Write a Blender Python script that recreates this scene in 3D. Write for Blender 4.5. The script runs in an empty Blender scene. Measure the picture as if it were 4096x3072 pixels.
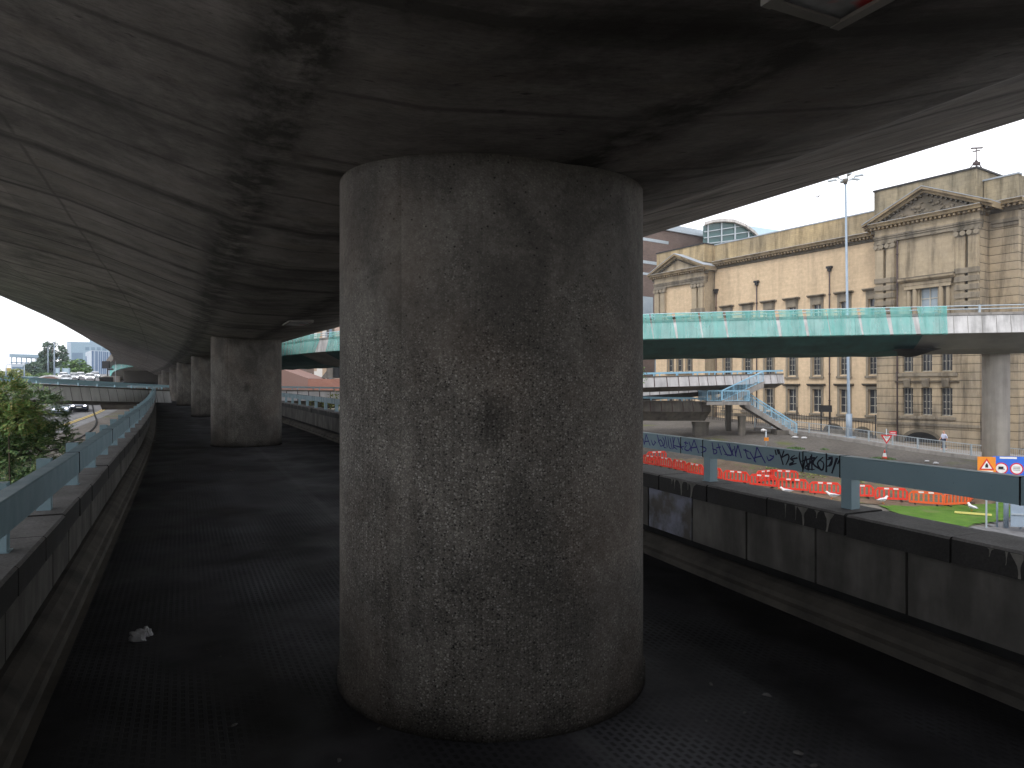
import bpy, bmesh, math, random
import numpy as np
from mathutils import Vector, Matrix, noise as mnoise
R = math.radians
random.seed(7)
scene = bpy.context.scene
COL = scene.collection

# ------------------------------------------------------------------ camera
CAMZ = 1.70
F = 700.0
VH = 386.0
cam_d = bpy.data.cameras.new('camera')
cam_d.sensor_width = 36.0
cam_d.lens = 36.0 * F / 1024.0
cam_d.shift_y = 2.0 / 1024.0
cam_d.clip_start = 0.05
cam_d.clip_end = 9000.0
cam = bpy.data.objects.new('camera', cam_d)
cam.location = (0, 0, CAMZ)
cam.rotation_euler = (R(90), 0, 0)
COL.objects.link(cam)
scene.camera = cam

# ------------------------------------------------------------------ light
SUN_EL, SUN_AZ = R(52), R(205)          # azimuth clockwise from +Y (behind, left)
w = bpy.data.worlds.new('World')
scene.world = w
w.use_nodes = True
wn = w.node_tree
wn.nodes.clear()
w_out = wn.nodes.new('ShaderNodeOutputWorld')
w_bg = wn.nodes.new('ShaderNodeBackground')
w_sky = wn.nodes.new('ShaderNodeTexSky')
w_sky.sky_type = 'NISHITA'
w_sky.sun_disc = False
w_sky.sun_elevation = SUN_EL
w_sky.sun_rotation = SUN_AZ
w_sky.dust_density = 3.0
w_sky.air_density = 1.2
w_tc = wn.nodes.new('ShaderNodeTexCoord')
w_map = wn.nodes.new('ShaderNodeMapping')
w_map.inputs['Scale'].default_value = (1.0, 1.0, 3.5)
w_ns = wn.nodes.new('ShaderNodeTexNoise')
w_ns.inputs['Scale'].default_value = 1.6
w_ns.inputs['Detail'].default_value = 5.0
w_cr = wn.nodes.new('ShaderNodeValToRGB')
w_cr.color_ramp.elements[0].position = 0.30
w_cr.color_ramp.elements[0].color = (12.6, 12.9, 14.0, 1)
w_cr.color_ramp.elements[1].position = 0.62
w_cr.color_ramp.elements[1].color = (14.6, 14.7, 15.2, 1)
w_mix = wn.nodes.new('ShaderNodeMixRGB')
w_mix.inputs['Fac'].default_value = 0.86
wn.links.new(w_tc.outputs['Generated'], w_map.inputs['Vector'])
wn.links.new(w_map.outputs[0], w_ns.inputs['Vector'])
wn.links.new(w_ns.outputs['Fac'], w_cr.inputs[0])
wn.links.new(w_sky.outputs[0], w_mix.inputs['Color1'])
wn.links.new(w_cr.outputs[0], w_mix.inputs['Color2'])
wn.links.new(w_mix.outputs[0], w_bg.inputs['Color'])
w_bg.inputs['Strength'].default_value = 0.10
wn.links.new(w_bg.outputs[0], w_out.inputs[0])

sun_d = bpy.data.lights.new('sun', 'SUN')
sun_d.energy = 1.0
sun_d.angle = R(14)
sun_d.color = (1.0, 0.96, 0.90)
sun = bpy.data.objects.new('sun', sun_d)
sd = Vector((math.sin(SUN_AZ) * math.cos(SUN_EL), math.cos(SUN_AZ) * math.cos(SUN_EL), math.sin(SUN_EL)))
sun.rotation_euler = sd.to_track_quat('Z', 'Y').to_euler()
sun.location = (0, 0, 60)
COL.objects.link(sun)

scene.view_settings.view_transform = 'Standard'
scene.view_settings.look = 'None'
scene.view_settings.gamma = 1.0
scene.view_settings.exposure = 0.5
scene.view_settings.use_curve_mapping = False
try:
    scene.cycles.max_bounces = 10
    scene.cycles.diffuse_bounces = 6
    scene.cycles.transparent_max_bounces = 12
except Exception:
    pass

# ------------------------------------------------------------------ node helpers
class NT:
    def __init__(s, name, rough=0.85, spec=0.3):
        s.m = bpy.data.materials.new(name)
        s.m.use_nodes = True
        s.t = s.m.node_tree
        s.t.nodes.clear()
        s.o = s.t.nodes.new('ShaderNodeOutputMaterial')
        s.b = s.t.nodes.new('ShaderNodeBsdfPrincipled')
        s.t.links.new(s.b.outputs[0], s.o.inputs[0])
        s.b.inputs['Roughness'].default_value = rough
        s.b.inputs['Specular IOR Level'].default_value = spec
        s.tc = s.t.nodes.new('ShaderNodeTexCoord')
        s.obj = s.tc.outputs['Object']
        s.uv = s.tc.outputs['UV']
    def L(s, a, b): s.t.links.new(a, b)
    def put(s, sock, v):
        if hasattr(v, 'is_linked'): s.L(v, sock)
        else: sock.default_value = v
    def map(s, v, sc=(1, 1, 1), loc=(0, 0, 0), rot=(0, 0, 0)):
        n = s.t.nodes.new('ShaderNodeMapping')
        s.L(v, n.inputs['Vector'])
        n.inputs['Scale'].default_value = sc
        n.inputs['Location'].default_value = loc
        n.inputs['Rotation'].default_value = rot
        return n.outputs[0]
    def noise(s, v, scale=5, detail=4, rough=0.55, dist=0.0, col=False):
        n = s.t.nodes.new('ShaderNodeTexNoise')
        s.L(v, n.inputs['Vector'])
        n.inputs['Scale'].default_value = scale
        n.inputs['Detail'].default_value = detail
        n.inputs['Roughness'].default_value = rough
        n.inputs['Distortion'].default_value = dist
        return n.outputs['Color'] if col else n.outputs['Fac']
    def voro(s, v, scale=5, feat='F1', out='Distance', rand=1.0):
        n = s.t.nodes.new('ShaderNodeTexVoronoi')
        n.feature = feat
        s.L(v, n.inputs['Vector'])
        n.inputs['Scale'].default_value = scale
        n.inputs['Randomness'].default_value = rand
        return n.outputs[out]
    def ramp(s, v, pts, interp='LINEAR'):
        n = s.t.nodes.new('ShaderNodeValToRGB')
        n.color_ramp.interpolation = interp
        e = n.color_ramp.elements
        while len(e) < len(pts): e.new(0.5)
        for i, (p, c) in enumerate(pts):
            e[i].position = p
            if isinstance(c, (int, float)): c = (c, c, c)
            e[i].color = (c[0], c[1], c[2], 1)
        s.L(v, n.inputs[0])
        return n.outputs[0]
    def mix(s, f, a, b, mode='MIX'):
        n = s.t.nodes.new('ShaderNodeMixRGB')
        n.blend_type = mode
        for k, v in (('Fac', f), ('Color1', a), ('Color2', b)):
            if isinstance(v, tuple) and len(v) == 3: v = v + (1,)
            s.put(n.inputs[k], v)
        return n.outputs[0]
    def math(s, op, a, b=0.0, c=None, clamp=False):
        n = s.t.nodes.new('ShaderNodeMath')
        n.operation = op
        n.use_clamp = clamp
        s.put(n.inputs[0], a)
        s.put(n.inputs[1], b)
        if c is not None: s.put(n.inputs[2], c)
        return n.outputs[0]
    def sep(s, v):
        n = s.t.nodes.new('ShaderNodeSeparateXYZ')
        s.L(v, n.inputs[0])
        return n.outputs
    def bump(s, h, strength=0.3, dist=0.01):
        n = s.t.nodes.new('ShaderNodeBump')
        n.inputs['Strength'].default_value = strength
        n.inputs['Distance'].default_value = dist
        s.L(h, n.inputs['Height'])
        s.L(n.outputs[0], s.b.inputs['Normal'])
    def col(s, c):
        if isinstance(c, tuple) and len(c) == 3: c = c + (1,)
        s.put(s.b.inputs['Base Color'], c)
    def brick(s, v, c1, c2, cm, scale=1.0, w=0.5, h=0.25, mortar=0.01, off=0.5):
        n = s.t.nodes.new('ShaderNodeTexBrick')
        s.L(v, n.inputs['Vector'])
        n.offset = off
        for k, x in (('Color1', c1), ('Color2', c2), ('Mortar', cm)):
            n.inputs[k].default_value = tuple(x) + (1,)
        n.inputs['Scale'].default_value = scale
        n.inputs['Mortar Size'].default_value = mortar
        n.inputs['Mortar Smooth'].default_value = 0.3
        n.inputs['Brick Width'].default_value = w
        n.inputs['Row Height'].default_value = h
        return n.outputs

def mat(name, c1, c2=None, scale=3.0, rough=0.8, spec=0.3, bump=0.0, bscale=None, metal=0.0, streak=0.0, detail=5):
    n = NT(name, rough, spec)
    n.b.inputs['Metallic'].default_value = metal
    if c2 is None:
        c2 = tuple(x * 0.82 for x in c1)
    f = n.noise(n.obj, scale, detail, 0.6)
    c = n.ramp(f, [(0.3, c1), (0.7, c2)])
    if streak:
        v = n.map(n.obj, (scale * 3, scale * 3, scale * 0.25))
        g = n.noise(v, 1.0, 4)
        g = n.ramp(g, [(0.45, 1.0), (0.75, 1.0 - streak)])
        c = n.mix(1.0, c, g, 'MULTIPLY')
    n.col(c)
    if bump:
        n.bump(n.noise(n.obj, bscale or scale * 8, 4), bump, 0.01)
    return n.m

M = {}
# exposed aggregate column concrete
def aggregate_mat():
    n = NT('aggregate_concrete', 0.85, 0.25)
    z = n.sep(n.obj)[2]
    warp = n.mix(0.012, n.obj, n.noise(n.obj, 14, 3, col=True), 'ADD')
    def chips(scale, lo, hi, cols):
        k = n.sep(n.voro(warp, scale, out='Color'))[0]
        d = n.voro(warp, scale, out='Distance')
        return n.ramp(d, [(lo, 1.0), (hi, 0.0)]), n.ramp(k, cols), d
    paste = n.ramp(n.noise(n.obj, 26, 6, 0.7), [(0.3, (0.085, 0.078, 0.069)), (0.7, (0.165, 0.152, 0.136))])
    e1_, c1_, dist = chips(78, 0.36, 0.52, [(0.0, (0.022, 0.020, 0.019)), (0.20, (0.078, 0.070, 0.061)), (0.5, (0.15, 0.137, 0.118)), (0.80, (0.23, 0.212, 0.185)), (1.0, (0.34, 0.325, 0.30))])
    e2_, c2_, _d = chips(150, 0.34, 0.54, [(0.0, (0.035, 0.031, 0.028)), (0.35, (0.108, 0.099, 0.086)), (0.75, (0.195, 0.182, 0.16)), (1.0, (0.33, 0.315, 0.29))])
    c = n.mix(e2_, paste, c2_)
    c = n.mix(e1_, c, c1_)
    # smooth cement-rich zones (near the head and in soft patches)
    zz = n.math('ADD', z, n.math('MULTIPLY', n.noise(n.obj, 2.2, 4), 1.2))
    top = n.ramp(n.math('DIVIDE', zz, 4.0), [(0.66, 0.0), (0.80, 0.75)])
    patch = n.ramp(n.noise(n.map(n.obj, (1, 1, 0.45)), 1.4, 3), [(0.52, 0.0), (0.66, 0.45)])
    sm = n.mix(1.0, top, patch, 'LIGHTEN')
    c = n.mix(sm, c, paste)
    # pits
    pit = n.voro(n.obj, 19, out='Distance')
    pk = n.ramp(pit, [(0.07, 0.22), (0.13, 1.0)])
    c = n.mix(1.0, c, pk, 'MULTIPLY')
    # grime patches and warm stain
    g = n.ramp(n.noise(n.map(n.obj, (1.0, 1.0, 0.7)), 2.6, 6, 0.6, 0.4), [(0.38, 0.55), (0.62, 1.0)])
    c = n.mix(1.0, c, g, 'MULTIPLY')
    st = n.ramp(n.noise(n.map(n.obj, (1, 1, 0.8), (3, 1, 2)), 1.1, 3), [(0.5, 0.0), (0.7, 0.14)])
    c = n.mix(st, c, (0.20, 0.13, 0.09))
    vd = n.t.nodes.new('ShaderNodeVectorMath'); vd.operation = 'DISTANCE'
    n.L(n.map(n.mix(0.10, n.obj, n.noise(n.obj, 9, 4, col=True), 'ADD'), (1, 1, .62)), vd.inputs[0]); vd.inputs[1].default_value = (.83, .50, 1.15)
    c = n.mix(1.0, c, n.ramp(vd.outputs['Value'], [(0.03, 0.50), (0.13, 1.0)]), 'MULTIPLY')
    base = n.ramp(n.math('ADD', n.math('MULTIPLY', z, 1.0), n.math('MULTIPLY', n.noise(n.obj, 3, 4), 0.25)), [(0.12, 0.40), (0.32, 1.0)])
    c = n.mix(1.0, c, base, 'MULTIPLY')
    n.col(c)
    h = n.mix(0.5, dist, n.noise(n.obj, 90, 3))
    n.bump(h, 0.5, 0.006)
    return n.m
M['agg'] = aggregate_mat()

# board marked soffit; uv = (metres along, metres across from the centre)
def soffit_mat():
    n = NT('board_marked_soffit', 0.85, 0.25)
    u0, v, _ = n.sep(n.uv)
    # the shuttering was laid about 25 degrees off square to the road
    u = n.math('ADD', u0, n.math('MULTIPLY', v, 0.476))
    cq = n.t.nodes.new('ShaderNodeCombineXYZ'); n.L(u, cq.inputs[0]); n.L(v, cq.inputs[1])
    n.uv = cq.outputs[0]
    wob = n.math('MULTIPLY', n.math('SUBTRACT', n.noise(n.uv, 1.3, 4), 0.5), 0.16)
    wob2 = n.math('MULTIPLY', wob, 0.30)
    un = n.math('ADD', u, wob2)
    vn = n.math('ADD', v, wob2)
    base = n.noise(n.uv, 1.5, 9, 0.68)
    c = n.ramp(base, [(0.30, (0.108, 0.100, 0.095)), (0.5, (0.182, 0.167, 0.160)), (0.70, (0.262, 0.241, 0.231))])
    boards = n.noise(n.map(n.uv, (6.5, 1.7, 1)), 1.0, 8, 0.72)
    c = n.mix(0.75, c, n.ramp(boards, [(0.30, 0.70), (0.52, 1.0), (0.72, 1.14)]), 'MULTIPLY')
    fine = n.noise(n.map(n.uv, (60.0, 16.0, 1)), 1.0, 5, 0.8)
    c = n.mix(0.7, c, n.ramp(fine, [(0.32, 0.55), (0.55, 1.12)]), 'MULTIPLY')
    # every shuttering panel took the concrete a little differently
    cb = n.t.nodes.new('ShaderNodeCombineXYZ')
    n.L(n.math('FLOOR', n.math('DIVIDE', n.math('ADD', un, 0.37), 1.75)), cb.inputs[0]); n.L(n.math('FLOOR', n.math('DIVIDE', n.math('ADD', vn, 1.32), 2.1)), cb.inputs[1])
    wn_ = n.t.nodes.new('ShaderNodeTexWhiteNoise'); n.L(cb.outputs[0], wn_.inputs['Vector'])
    c = n.mix(1.0, c, n.ramp(wn_.outputs['Value'], [(0.0, 0.78), (1.0, 1.14)]), 'MULTIPLY')
    br = n.ramp(n.noise(n.map(n.uv, (1.4, 0.7, 1)), 1.0, 7, 0.7), [(0.52, 0.0), (0.68, 0.5)])
    c = n.mix(br, c, (0.16, 0.132, 0.108))
    dkn = n.noise(n.map(n.uv, (0.75, 0.6, 1), (7, 3, 0)), 1.0, 10, 0.72, 0.3)
    c = n.mix(1.0, c, n.ramp(dkn, [(0.38, 0.46), (0.50, 1.0)]), 'MULTIPLY')
    spots = n.ramp(n.noise(n.map(n.uv, (20.0, 7.0, 1)), 1.0, 3, 0.6), [(0.66, 1.0), (0.72, 0.40)])
    c = n.mix(1.0, c, spots, 'MULTIPLY')
    rag = n.ramp(n.noise(n.uv, 3.2, 8, 0.7), [(0.40, 0.15), (0.56, 1.0)])
    # cross joints (every 1.83 m) and long joints
    def line(x, period, off, wd, soft):
        a = n.math('FRACT', n.math('DIVIDE', n.math('ADD', x, off + 1000 * period), period))
        a = n.math('ABSOLUTE', n.math('SUBTRACT', a, 0.5))
        a = n.math('MULTIPLY', a, period)
        return n.ramp(a, [(wd, 1.0), (wd + soft, 0.0)])
    brk = n.ramp(n.noise(n.uv, 0.7, 4), [(0.36, 0.35), (0.54, 1.0)])
    l1 = n.mix(1.0, line(un, 3.5, 2.03, 0.028, 0.05), brk, 'MULTIPLY')
    l2 = line(un, 3.5, 0.37, 0.030, 0.16)
    l3 = n.mix(0.15, line(un, 3.5, 0.37, 0.034, 0.03), (0, 0, 0))
    l4 = n.mix(0.45, line(un, 0.875, 0.05, 0.010, 0.022), (0, 0, 0))
    def at(x, p, wd, soft):
        a = n.math('ABSOLUTE', n.math('SUBTRACT', x, p))
        return n.ramp(a, [(wd, 1.0), (wd + soft, 0.0)])
    jt = n.mix(1.0, l1, n.mix(1.0, l2, n.ramp(n.noise(n.uv, 3.2, 8, 0.7), [(0.38, 0.45), (0.56, 1.0)]), 'MULTIPLY'), 'LIGHTEN')
    jt = n.mix(1.0, jt, l3, 'LIGHTEN'); jt = n.mix(1.0, jt, l4, 'LIGHTEN')
    for p, wd, sf in ((-1.32, 0.10, 0.16), (-2.85, 0.006, 0.02), (2.65, 0.006, 0.02), (0.1, 0.08, 0.16), (-5.2, 0.006, 0.02), (5.3, 0.006, 0.02), (-7.3, 0.006, 0.02), (7.4, 0.006, 0.02)):
        q_ = at(vn, p, wd, sf)
        if wd < .02: q_ = n.mix(0.45, q_, (0, 0, 0))
        if wd > .02: q_ = n.mix(1.0, q_, rag, 'MULTIPLY')
        jt = n.mix(1.0, jt, q_, 'LIGHTEN')
    c = n.mix(n.math('MULTIPLY', jt, 0.93), c, (0.022, 0.020, 0.018))
    n.col(c)
    n.bump(n.mix(0.5, fine, n.math('SUBTRACT', 1.0, jt)), 0.35, 0.015)
    return n.m
M['soffit'] = soffit_mat()

def pavers_mat():
    # dark studded non-slip surfacing in patches; uv = (metres along, across)
    n = NT('studded_walkway_surface', 0.62, 0.35)
    bk = n.brick(n.map(n.uv, (1, 1, 1)), (0.022, 0.022, 0.024), (0.030, 0.030, 0.033), (0.075, 0.076, 0.086), 1.0, 0.060, 0.042, 0.012, 0.5)
    wear = n.ramp(n.noise(n.map(n.uv, (0.55, 1.1, 1)), 1.0, 5, 0.55), [(0.42, 0.0), (0.56, 1.0)])
    plain = n.ramp(n.noise(n.uv, 3.0, 5), [(0.3, (0.038, 0.037, 0.041)), (0.7, (0.085, 0.083, 0.092))])
    c = n.mix(wear, plain, bk[0])
    g = n.ramp(n.noise(n.map(n.uv, (0.8, 0.6, 1), (4, 9, 0)), 1.0, 6), [(0.38, 0.40), (0.62, 1.45)])
    c = n.mix(1.0, c, g, 'MULTIPLY')
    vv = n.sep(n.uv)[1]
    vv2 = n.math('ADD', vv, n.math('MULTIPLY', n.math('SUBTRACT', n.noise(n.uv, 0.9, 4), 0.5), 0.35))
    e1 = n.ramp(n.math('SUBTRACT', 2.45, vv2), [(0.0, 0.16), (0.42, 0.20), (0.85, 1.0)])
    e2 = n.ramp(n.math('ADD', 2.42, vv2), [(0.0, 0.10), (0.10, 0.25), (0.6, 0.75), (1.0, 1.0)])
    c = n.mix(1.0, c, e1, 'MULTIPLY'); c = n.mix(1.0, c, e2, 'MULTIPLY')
    cj = n.ramp(n.math('ABSOLUTE', n.math('SUBTRACT', vv, 0.05)), [(0.03, 0.55), (0.07, 0.0)])
    c = n.mix(n.mix(1.0, cj, n.ramp(n.noise(n.uv, 1.4, 4), [(0.35, 0.2), (0.6, 1.0)]), 'MULTIPLY'), c, (0.13, 0.13, 0.135))
    fl = n.ramp(n.voro(n.uv, 7.0), [(0.02, 1.0), (0.035, 0.0)])
    c = n.mix(n.math('MULTIPLY', fl, 0.6), c, (0.10, 0.10, 0.10))
    n.col(c)
    rr = n.ramp(n.noise(n.uv, 1.2, 4), [(0.35, 0.45), (0.65, 0.75)])
    n.L(rr, n.b.inputs['Roughness'])
    h = n.mix(wear, (0.5, 0.5, 0.5), bk[1])
    n.bump(n.mix(0.25, h, n.noise(n.uv, 60, 3)), 0.5, 0.004)
    return n.m
M['pavers'] = pavers_mat()
M['gutter'] = mat('gutter_asphalt', (0.010, 0.010, 0.010), (0.018, 0.017, 0.016), 4, 0.9, 0.15, 0.3)

def wallpanel_mat():
    n = NT('parapet_panel_concrete', 0.85, 0.25)
    c = n.ramp(n.noise(n.obj, 2.4, 6, 0.6), [(0.3, (0.08, 0.076, 0.069)), (0.7, (0.15, 0.142, 0.129))])
    g = n.ramp(n.noise(n.map(n.obj, (5, 5, 1.2)), 1.0, 4), [(0.4, 0.6), (0.65, 1.0)])
    c = n.mix(1.0, c, g, 'MULTIPLY')
    n.col(c)
    n.bump(n.noise(n.obj, 40, 4), 0.25, 0.004)
    return n.m
M['panel'] = wallpanel_mat()
M['repaint'] = mat('pale_overpaint_patch', (0.20, 0.21, 0.25), (0.11, 0.115, 0.13), 6, 0.8, 0.3)
def coping_mat():
    n = NT('coping_concrete', 0.8, 0.3)
    z = n.sep(n.obj)[2]
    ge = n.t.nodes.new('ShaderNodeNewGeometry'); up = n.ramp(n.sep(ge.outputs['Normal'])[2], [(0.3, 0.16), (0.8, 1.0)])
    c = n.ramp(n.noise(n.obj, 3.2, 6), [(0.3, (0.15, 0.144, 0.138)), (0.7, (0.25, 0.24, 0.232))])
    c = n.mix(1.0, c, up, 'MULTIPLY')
    nn = n.noise(n.obj, 70, 2)
    c = n.mix(0.5, c, n.ramp(nn, [(0.35, 0.55), (0.7, 1.3)]), 'MULTIPLY')
    n.col(c)
    n.bump(n.noise(n.obj, 50, 4), 0.3, 0.004)
    return n.m
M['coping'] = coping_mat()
M['lime'] = mat('lime_runs', (0.22, 0.21, 0.19), (0.12, 0.115, 0.105), 9, 0.9, 0.2)
M['kerb'] = mat('kerb_concrete', (0.11, 0.10, 0.085), (0.045, 0.042, 0.038), 2.5, 0.9, 0.2, 0.4)
M['dark'] = mat('joint_shadow_bitumen', (0.012, 0.012, 0.012), (0.02, 0.02, 0.02), 5, 0.9, 0.1)  # near-black; shade of joints and openings put into colour, also plain dark parts

def paint_mat(name, c, c2):
    n = NT(name, 0.42, 0.5)
    k = n.ramp(n.noise(n.obj, 2.5, 6), [(0.3, c), (0.7, c2)])
    sp = n.ramp(n.noise(n.obj, 60, 2), [(0.70, 1.0), (0.76, 0.6)])
    k = n.mix(1.0, k, sp, 'MULTIPLY')
    n.col(k)
    n.L(n.ramp(n.noise(n.obj, 6, 4), [(0.3, 0.35), (0.7, 0.6)]), n.b.inputs['Roughness'])
    return n.m
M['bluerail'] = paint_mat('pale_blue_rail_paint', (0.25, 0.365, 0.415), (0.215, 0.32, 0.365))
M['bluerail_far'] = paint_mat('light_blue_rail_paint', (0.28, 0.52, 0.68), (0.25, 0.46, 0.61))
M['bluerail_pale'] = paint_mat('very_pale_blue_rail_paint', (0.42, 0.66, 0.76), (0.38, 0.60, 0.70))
M['ink'] = mat('dark_blue_spray_paint', (0.035, 0.030, 0.20), (0.05, 0.04, 0.26), 6, 0.6, 0.3)
M['inkblack'] = mat('black_spray_paint', (0.010, 0.012, 0.03), None, 6, 0.6, 0.3)

# concretes for the far bridges
M['conc'] = mat('weathered_concrete', (0.34, 0.32, 0.30), (0.22, 0.21, 0.195), 0.9, 0.85, 0.25, 0.2, 12, streak=0.35)
M['pier'] = mat('pale_pier_concrete', (0.50, 0.46, 0.42), (0.38, 0.35, 0.32), 0.8, 0.8, 0.25, 0.1, 12, streak=0.3)
M['conc_pale'] = mat('pale_parapet_concrete', (0.62, 0.61, 0.61), (0.42, 0.415, 0.41), 1.1, 0.8, 0.25, 0, streak=0.45)
M['conc_panel'] = mat('grey_parapet_panels', (0.56, 0.55, 0.55), (0.42, 0.41, 0.42), 0.7, 0.8, 0.25, 0, streak=0.35)
M['conc_bridge'] = mat('pale_bridge_panels', (0.74, 0.72, 0.70), (0.60, 0.585, 0.57), 0.7, 0.8, 0.25, 0, streak=0.25)
M['conc_dark'] = mat('dirty_concrete', (0.17, 0.155, 0.13), (0.10, 0.09, 0.08), 0.8, 0.9, 0.2, 0.2, 8, streak=0.4)
M['conc_soffit2'] = mat('grey_soffit_concrete', (0.20, 0.19, 0.17), (0.12, 0.115, 0.105), 0.5, 0.9, 0.2)
M['soot'] = mat('sooty_wall_concrete', (0.045, 0.042, 0.038), (0.03, 0.028, 0.025), 0.8, 0.9, 0.1)  # even, very dark concrete for the retaining wall
M['joint'] = mat('rusty_joint', (0.10, 0.06, 0.055), (0.06, 0.04, 0.04), 4, 0.9, 0.1)

def net_mat():
    n = NT('green_debris_net', 0.75, 0.2)
    c = n.ramp(n.noise(n.map(n.obj, (1.5, 1.5, 0.4)), 1.0, 5), [(0.35, (0.13, 0.50, 0.46)), (0.65, (0.20, 0.64, 0.59))])
    n.col(c)
    tr = n.t.nodes.new('ShaderNodeBsdfTransparent')
    mx = n.t.nodes.new('ShaderNodeMixShader')
    f = n.ramp(n.noise(n.map(n.obj, (2.2, 2.2, 0.3)), 1.0, 4), [(0.3, 0.36), (0.7, 0.54)])
    n.L(f, mx.inputs[0])
    n.L(tr.outputs[0], mx.inputs[1])
    n.L(n.b.outputs[0], mx.inputs[2])
    n.L(mx.outputs[0], n.o.inputs[0])
    return n.m
M['net'] = net_mat()
M['netdark'] = mat('green_net_underside', (0.035, 0.095, 0.09), (0.022, 0.05, 0.05), 1.0, 0.85, 0.15)  # darker copy of the netting, underside shade put into the colour

M['steel'] = mat('galvanised_steel', (0.42, 0.48, 0.52), (0.34, 0.39, 0.43), 4, 0.45, 0.5, metal=0.3)
M['mast'] = mat('pale_blue_grey_mast_paint', (0.27, 0.34, 0.42), (0.23, 0.29, 0.36), 2, 0.45, 0.5)
M['blackmetal'] = mat('black_painted_iron', (0.015, 0.015, 0.017), (0.03, 0.028, 0.028), 5, 0.6, 0.4)
M['brownmetal'] = mat('brown_painted_pipe', (0.09, 0.065, 0.065), (0.06, 0.045, 0.045), 5, 0.6, 0.3)
M['glass'] = mat('dark_window_glass', (0.035, 0.042, 0.055), (0.06, 0.065, 0.08), 0.6, 0.12, 0.6)
M['glass_pale'] = mat('pale_blinded_glass', (0.30, 0.36, 0.40), (0.22, 0.28, 0.33), 0.8, 0.2, 0.6)
M['glass_teal'] = mat('teal_tinted_glass', (0.025, 0.07, 0.08), (0.05, 0.13, 0.12), 0.25, 0.12, 0.6)
M['sky_glass'] = mat('sky_blue_glazing', (0.50, 0.66, 0.76), (0.44, 0.60, 0.70), 0.4, 0.3, 0.5)
M['white'] = mat('white_paint', (0.78, 0.78, 0.77), (0.68, 0.68, 0.66), 5, 0.6, 0.3)
M['cream'] = mat('cream_window_paint', (0.52, 0.50, 0.43), (0.42, 0.40, 0.34), 5, 0.6, 0.3)
M['red'] = mat('red_plastic', (0.78, 0.045, 0.025), (0.66, 0.04, 0.02), 3, 0.45, 0.4)
M['orange'] = mat('orange_plastic', (0.80, 0.13, 0.03), (0.70, 0.10, 0.02), 3, 0.45, 0.4)
M['rubber'] = mat('black_rubber', (0.02, 0.02, 0.02), None, 5, 0.8, 0.2)
M['lead'] = mat('lead_roofing', (0.36, 0.40, 0.44), (0.28, 0.31, 0.35), 2, 0.6, 0.3)

def stone_mat(name, warm, cool, dirt=0.5, w=0.9, h=0.36, mortar=0.012, mcol=0.45, band=False):
    n = NT(name, 0.9, 0.2)
    v = n.uv
    bk = n.brick(v, warm, tuple(a * 0.93 for a in warm), tuple(a * mcol for a in warm), 1.0, w, h, mortar, 0.5)
    c = bk[0]
    pat = n.ramp(n.noise(n.uv, 0.16, 5, 0.6), [(0.38, 0.0), (0.66, 0.8)])
    c = n.mix(n.math('MULTIPLY', pat, dirt), c, cool)
    st = n.ramp(n.noise(n.map(n.uv, (0.9, 0.10, 1)), 1.0, 6, 0.65), [(0.46, 1.0), (0.68, 1.0 - 0.82 * dirt)])
    c = n.mix(1.0, c, st, 'MULTIPLY')
    fb = n.ramp(n.noise(n.uv, 2.5, 4), [(0.3, 0.88), (0.7, 1.06)])
    c = n.mix(1.0, c, fb, 'MULTIPLY')
    if band:
        y = n.sep(n.uv)[1]
        a = n.math('FRACT', n.math('DIVIDE', n.math('ADD', y, 100.0), 0.78))
        k = n.ramp(a, [(0.0, 0.30), (0.07, 0.30), (0.11, 1.0)])
        c = n.mix(1.0, c, k, 'MULTIPLY')
    n.col(c)
    return n.m
WARM = (0.65, 0.50, 0.335)
M['ashlar'] = stone_mat('warm_ashlar', WARM, (0.40, 0.31, 0.19), 0.25, 0.9, 0.30, 0.008, 0.80)
M['attic'] = stone_mat('attic_rubble_stone', (0.50, 0.385, 0.22), (0.22, 0.19, 0.14), 0.8, 0.5, 0.22, 0.012, 0.7)
M['attic_g'] = stone_mat('attic_grey_stone', (0.36, 0.30, 0.20), (0.15, 0.14, 0.11), 0.9, 0.8, 0.36, 0.014, 0.7)
M['rust_stone'] = stone_mat('rusticated_stone', (0.42, 0.335, 0.225), (0.18, 0.165, 0.14), 0.8, 1.6, 0.78, 0.012, 0.6, band=True)
M['grey_stone'] = stone_mat('soot_grey_stone', (0.30, 0.255, 0.19), (0.10, 0.092, 0.08), 0.9, 1.2, 0.6, 0.010, 0.6)
M['pav_stone'] = stone_mat('pavilion_stone', (0.43, 0.35, 0.24), (0.24, 0.21, 0.165), 0.7, 1.2, 0.5, 0.008, 0.75)
M['cornice'] = stone_mat('cornice_stone', (0.34, 0.26, 0.155), (0.14, 0.12, 0.10), 0.7, 2.0, 3.0, 0.004, 0.8)
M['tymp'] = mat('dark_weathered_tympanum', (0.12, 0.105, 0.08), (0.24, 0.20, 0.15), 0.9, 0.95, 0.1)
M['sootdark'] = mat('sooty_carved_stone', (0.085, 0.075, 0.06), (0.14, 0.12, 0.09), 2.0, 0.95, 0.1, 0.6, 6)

def brick_mat(name, a, b, m):
    n = NT(name, 0.9, 0.15)
    bk = n.brick(n.uv, a, b, m, 1.0, 0.45, 0.15, 0.012)
    g = n.ramp(n.noise(n.uv, 0.3, 5), [(0.3, 0.85), (0.7, 1.12)])
    n.col(n.mix(1.0, bk[0], g, 'MULTIPLY'))
    return n.m
M['darkbrick'] = brick_mat('purple_brown_brick', (0.135, 0.10, 0.088), (0.17, 0.125, 0.105), (0.15, 0.12, 0.105))
M['redbrick'] = brick_mat('red_brick', (0.26, 0.12, 0.09), (0.30, 0.15, 0.11), (0.22, 0.14, 0.12))

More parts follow.
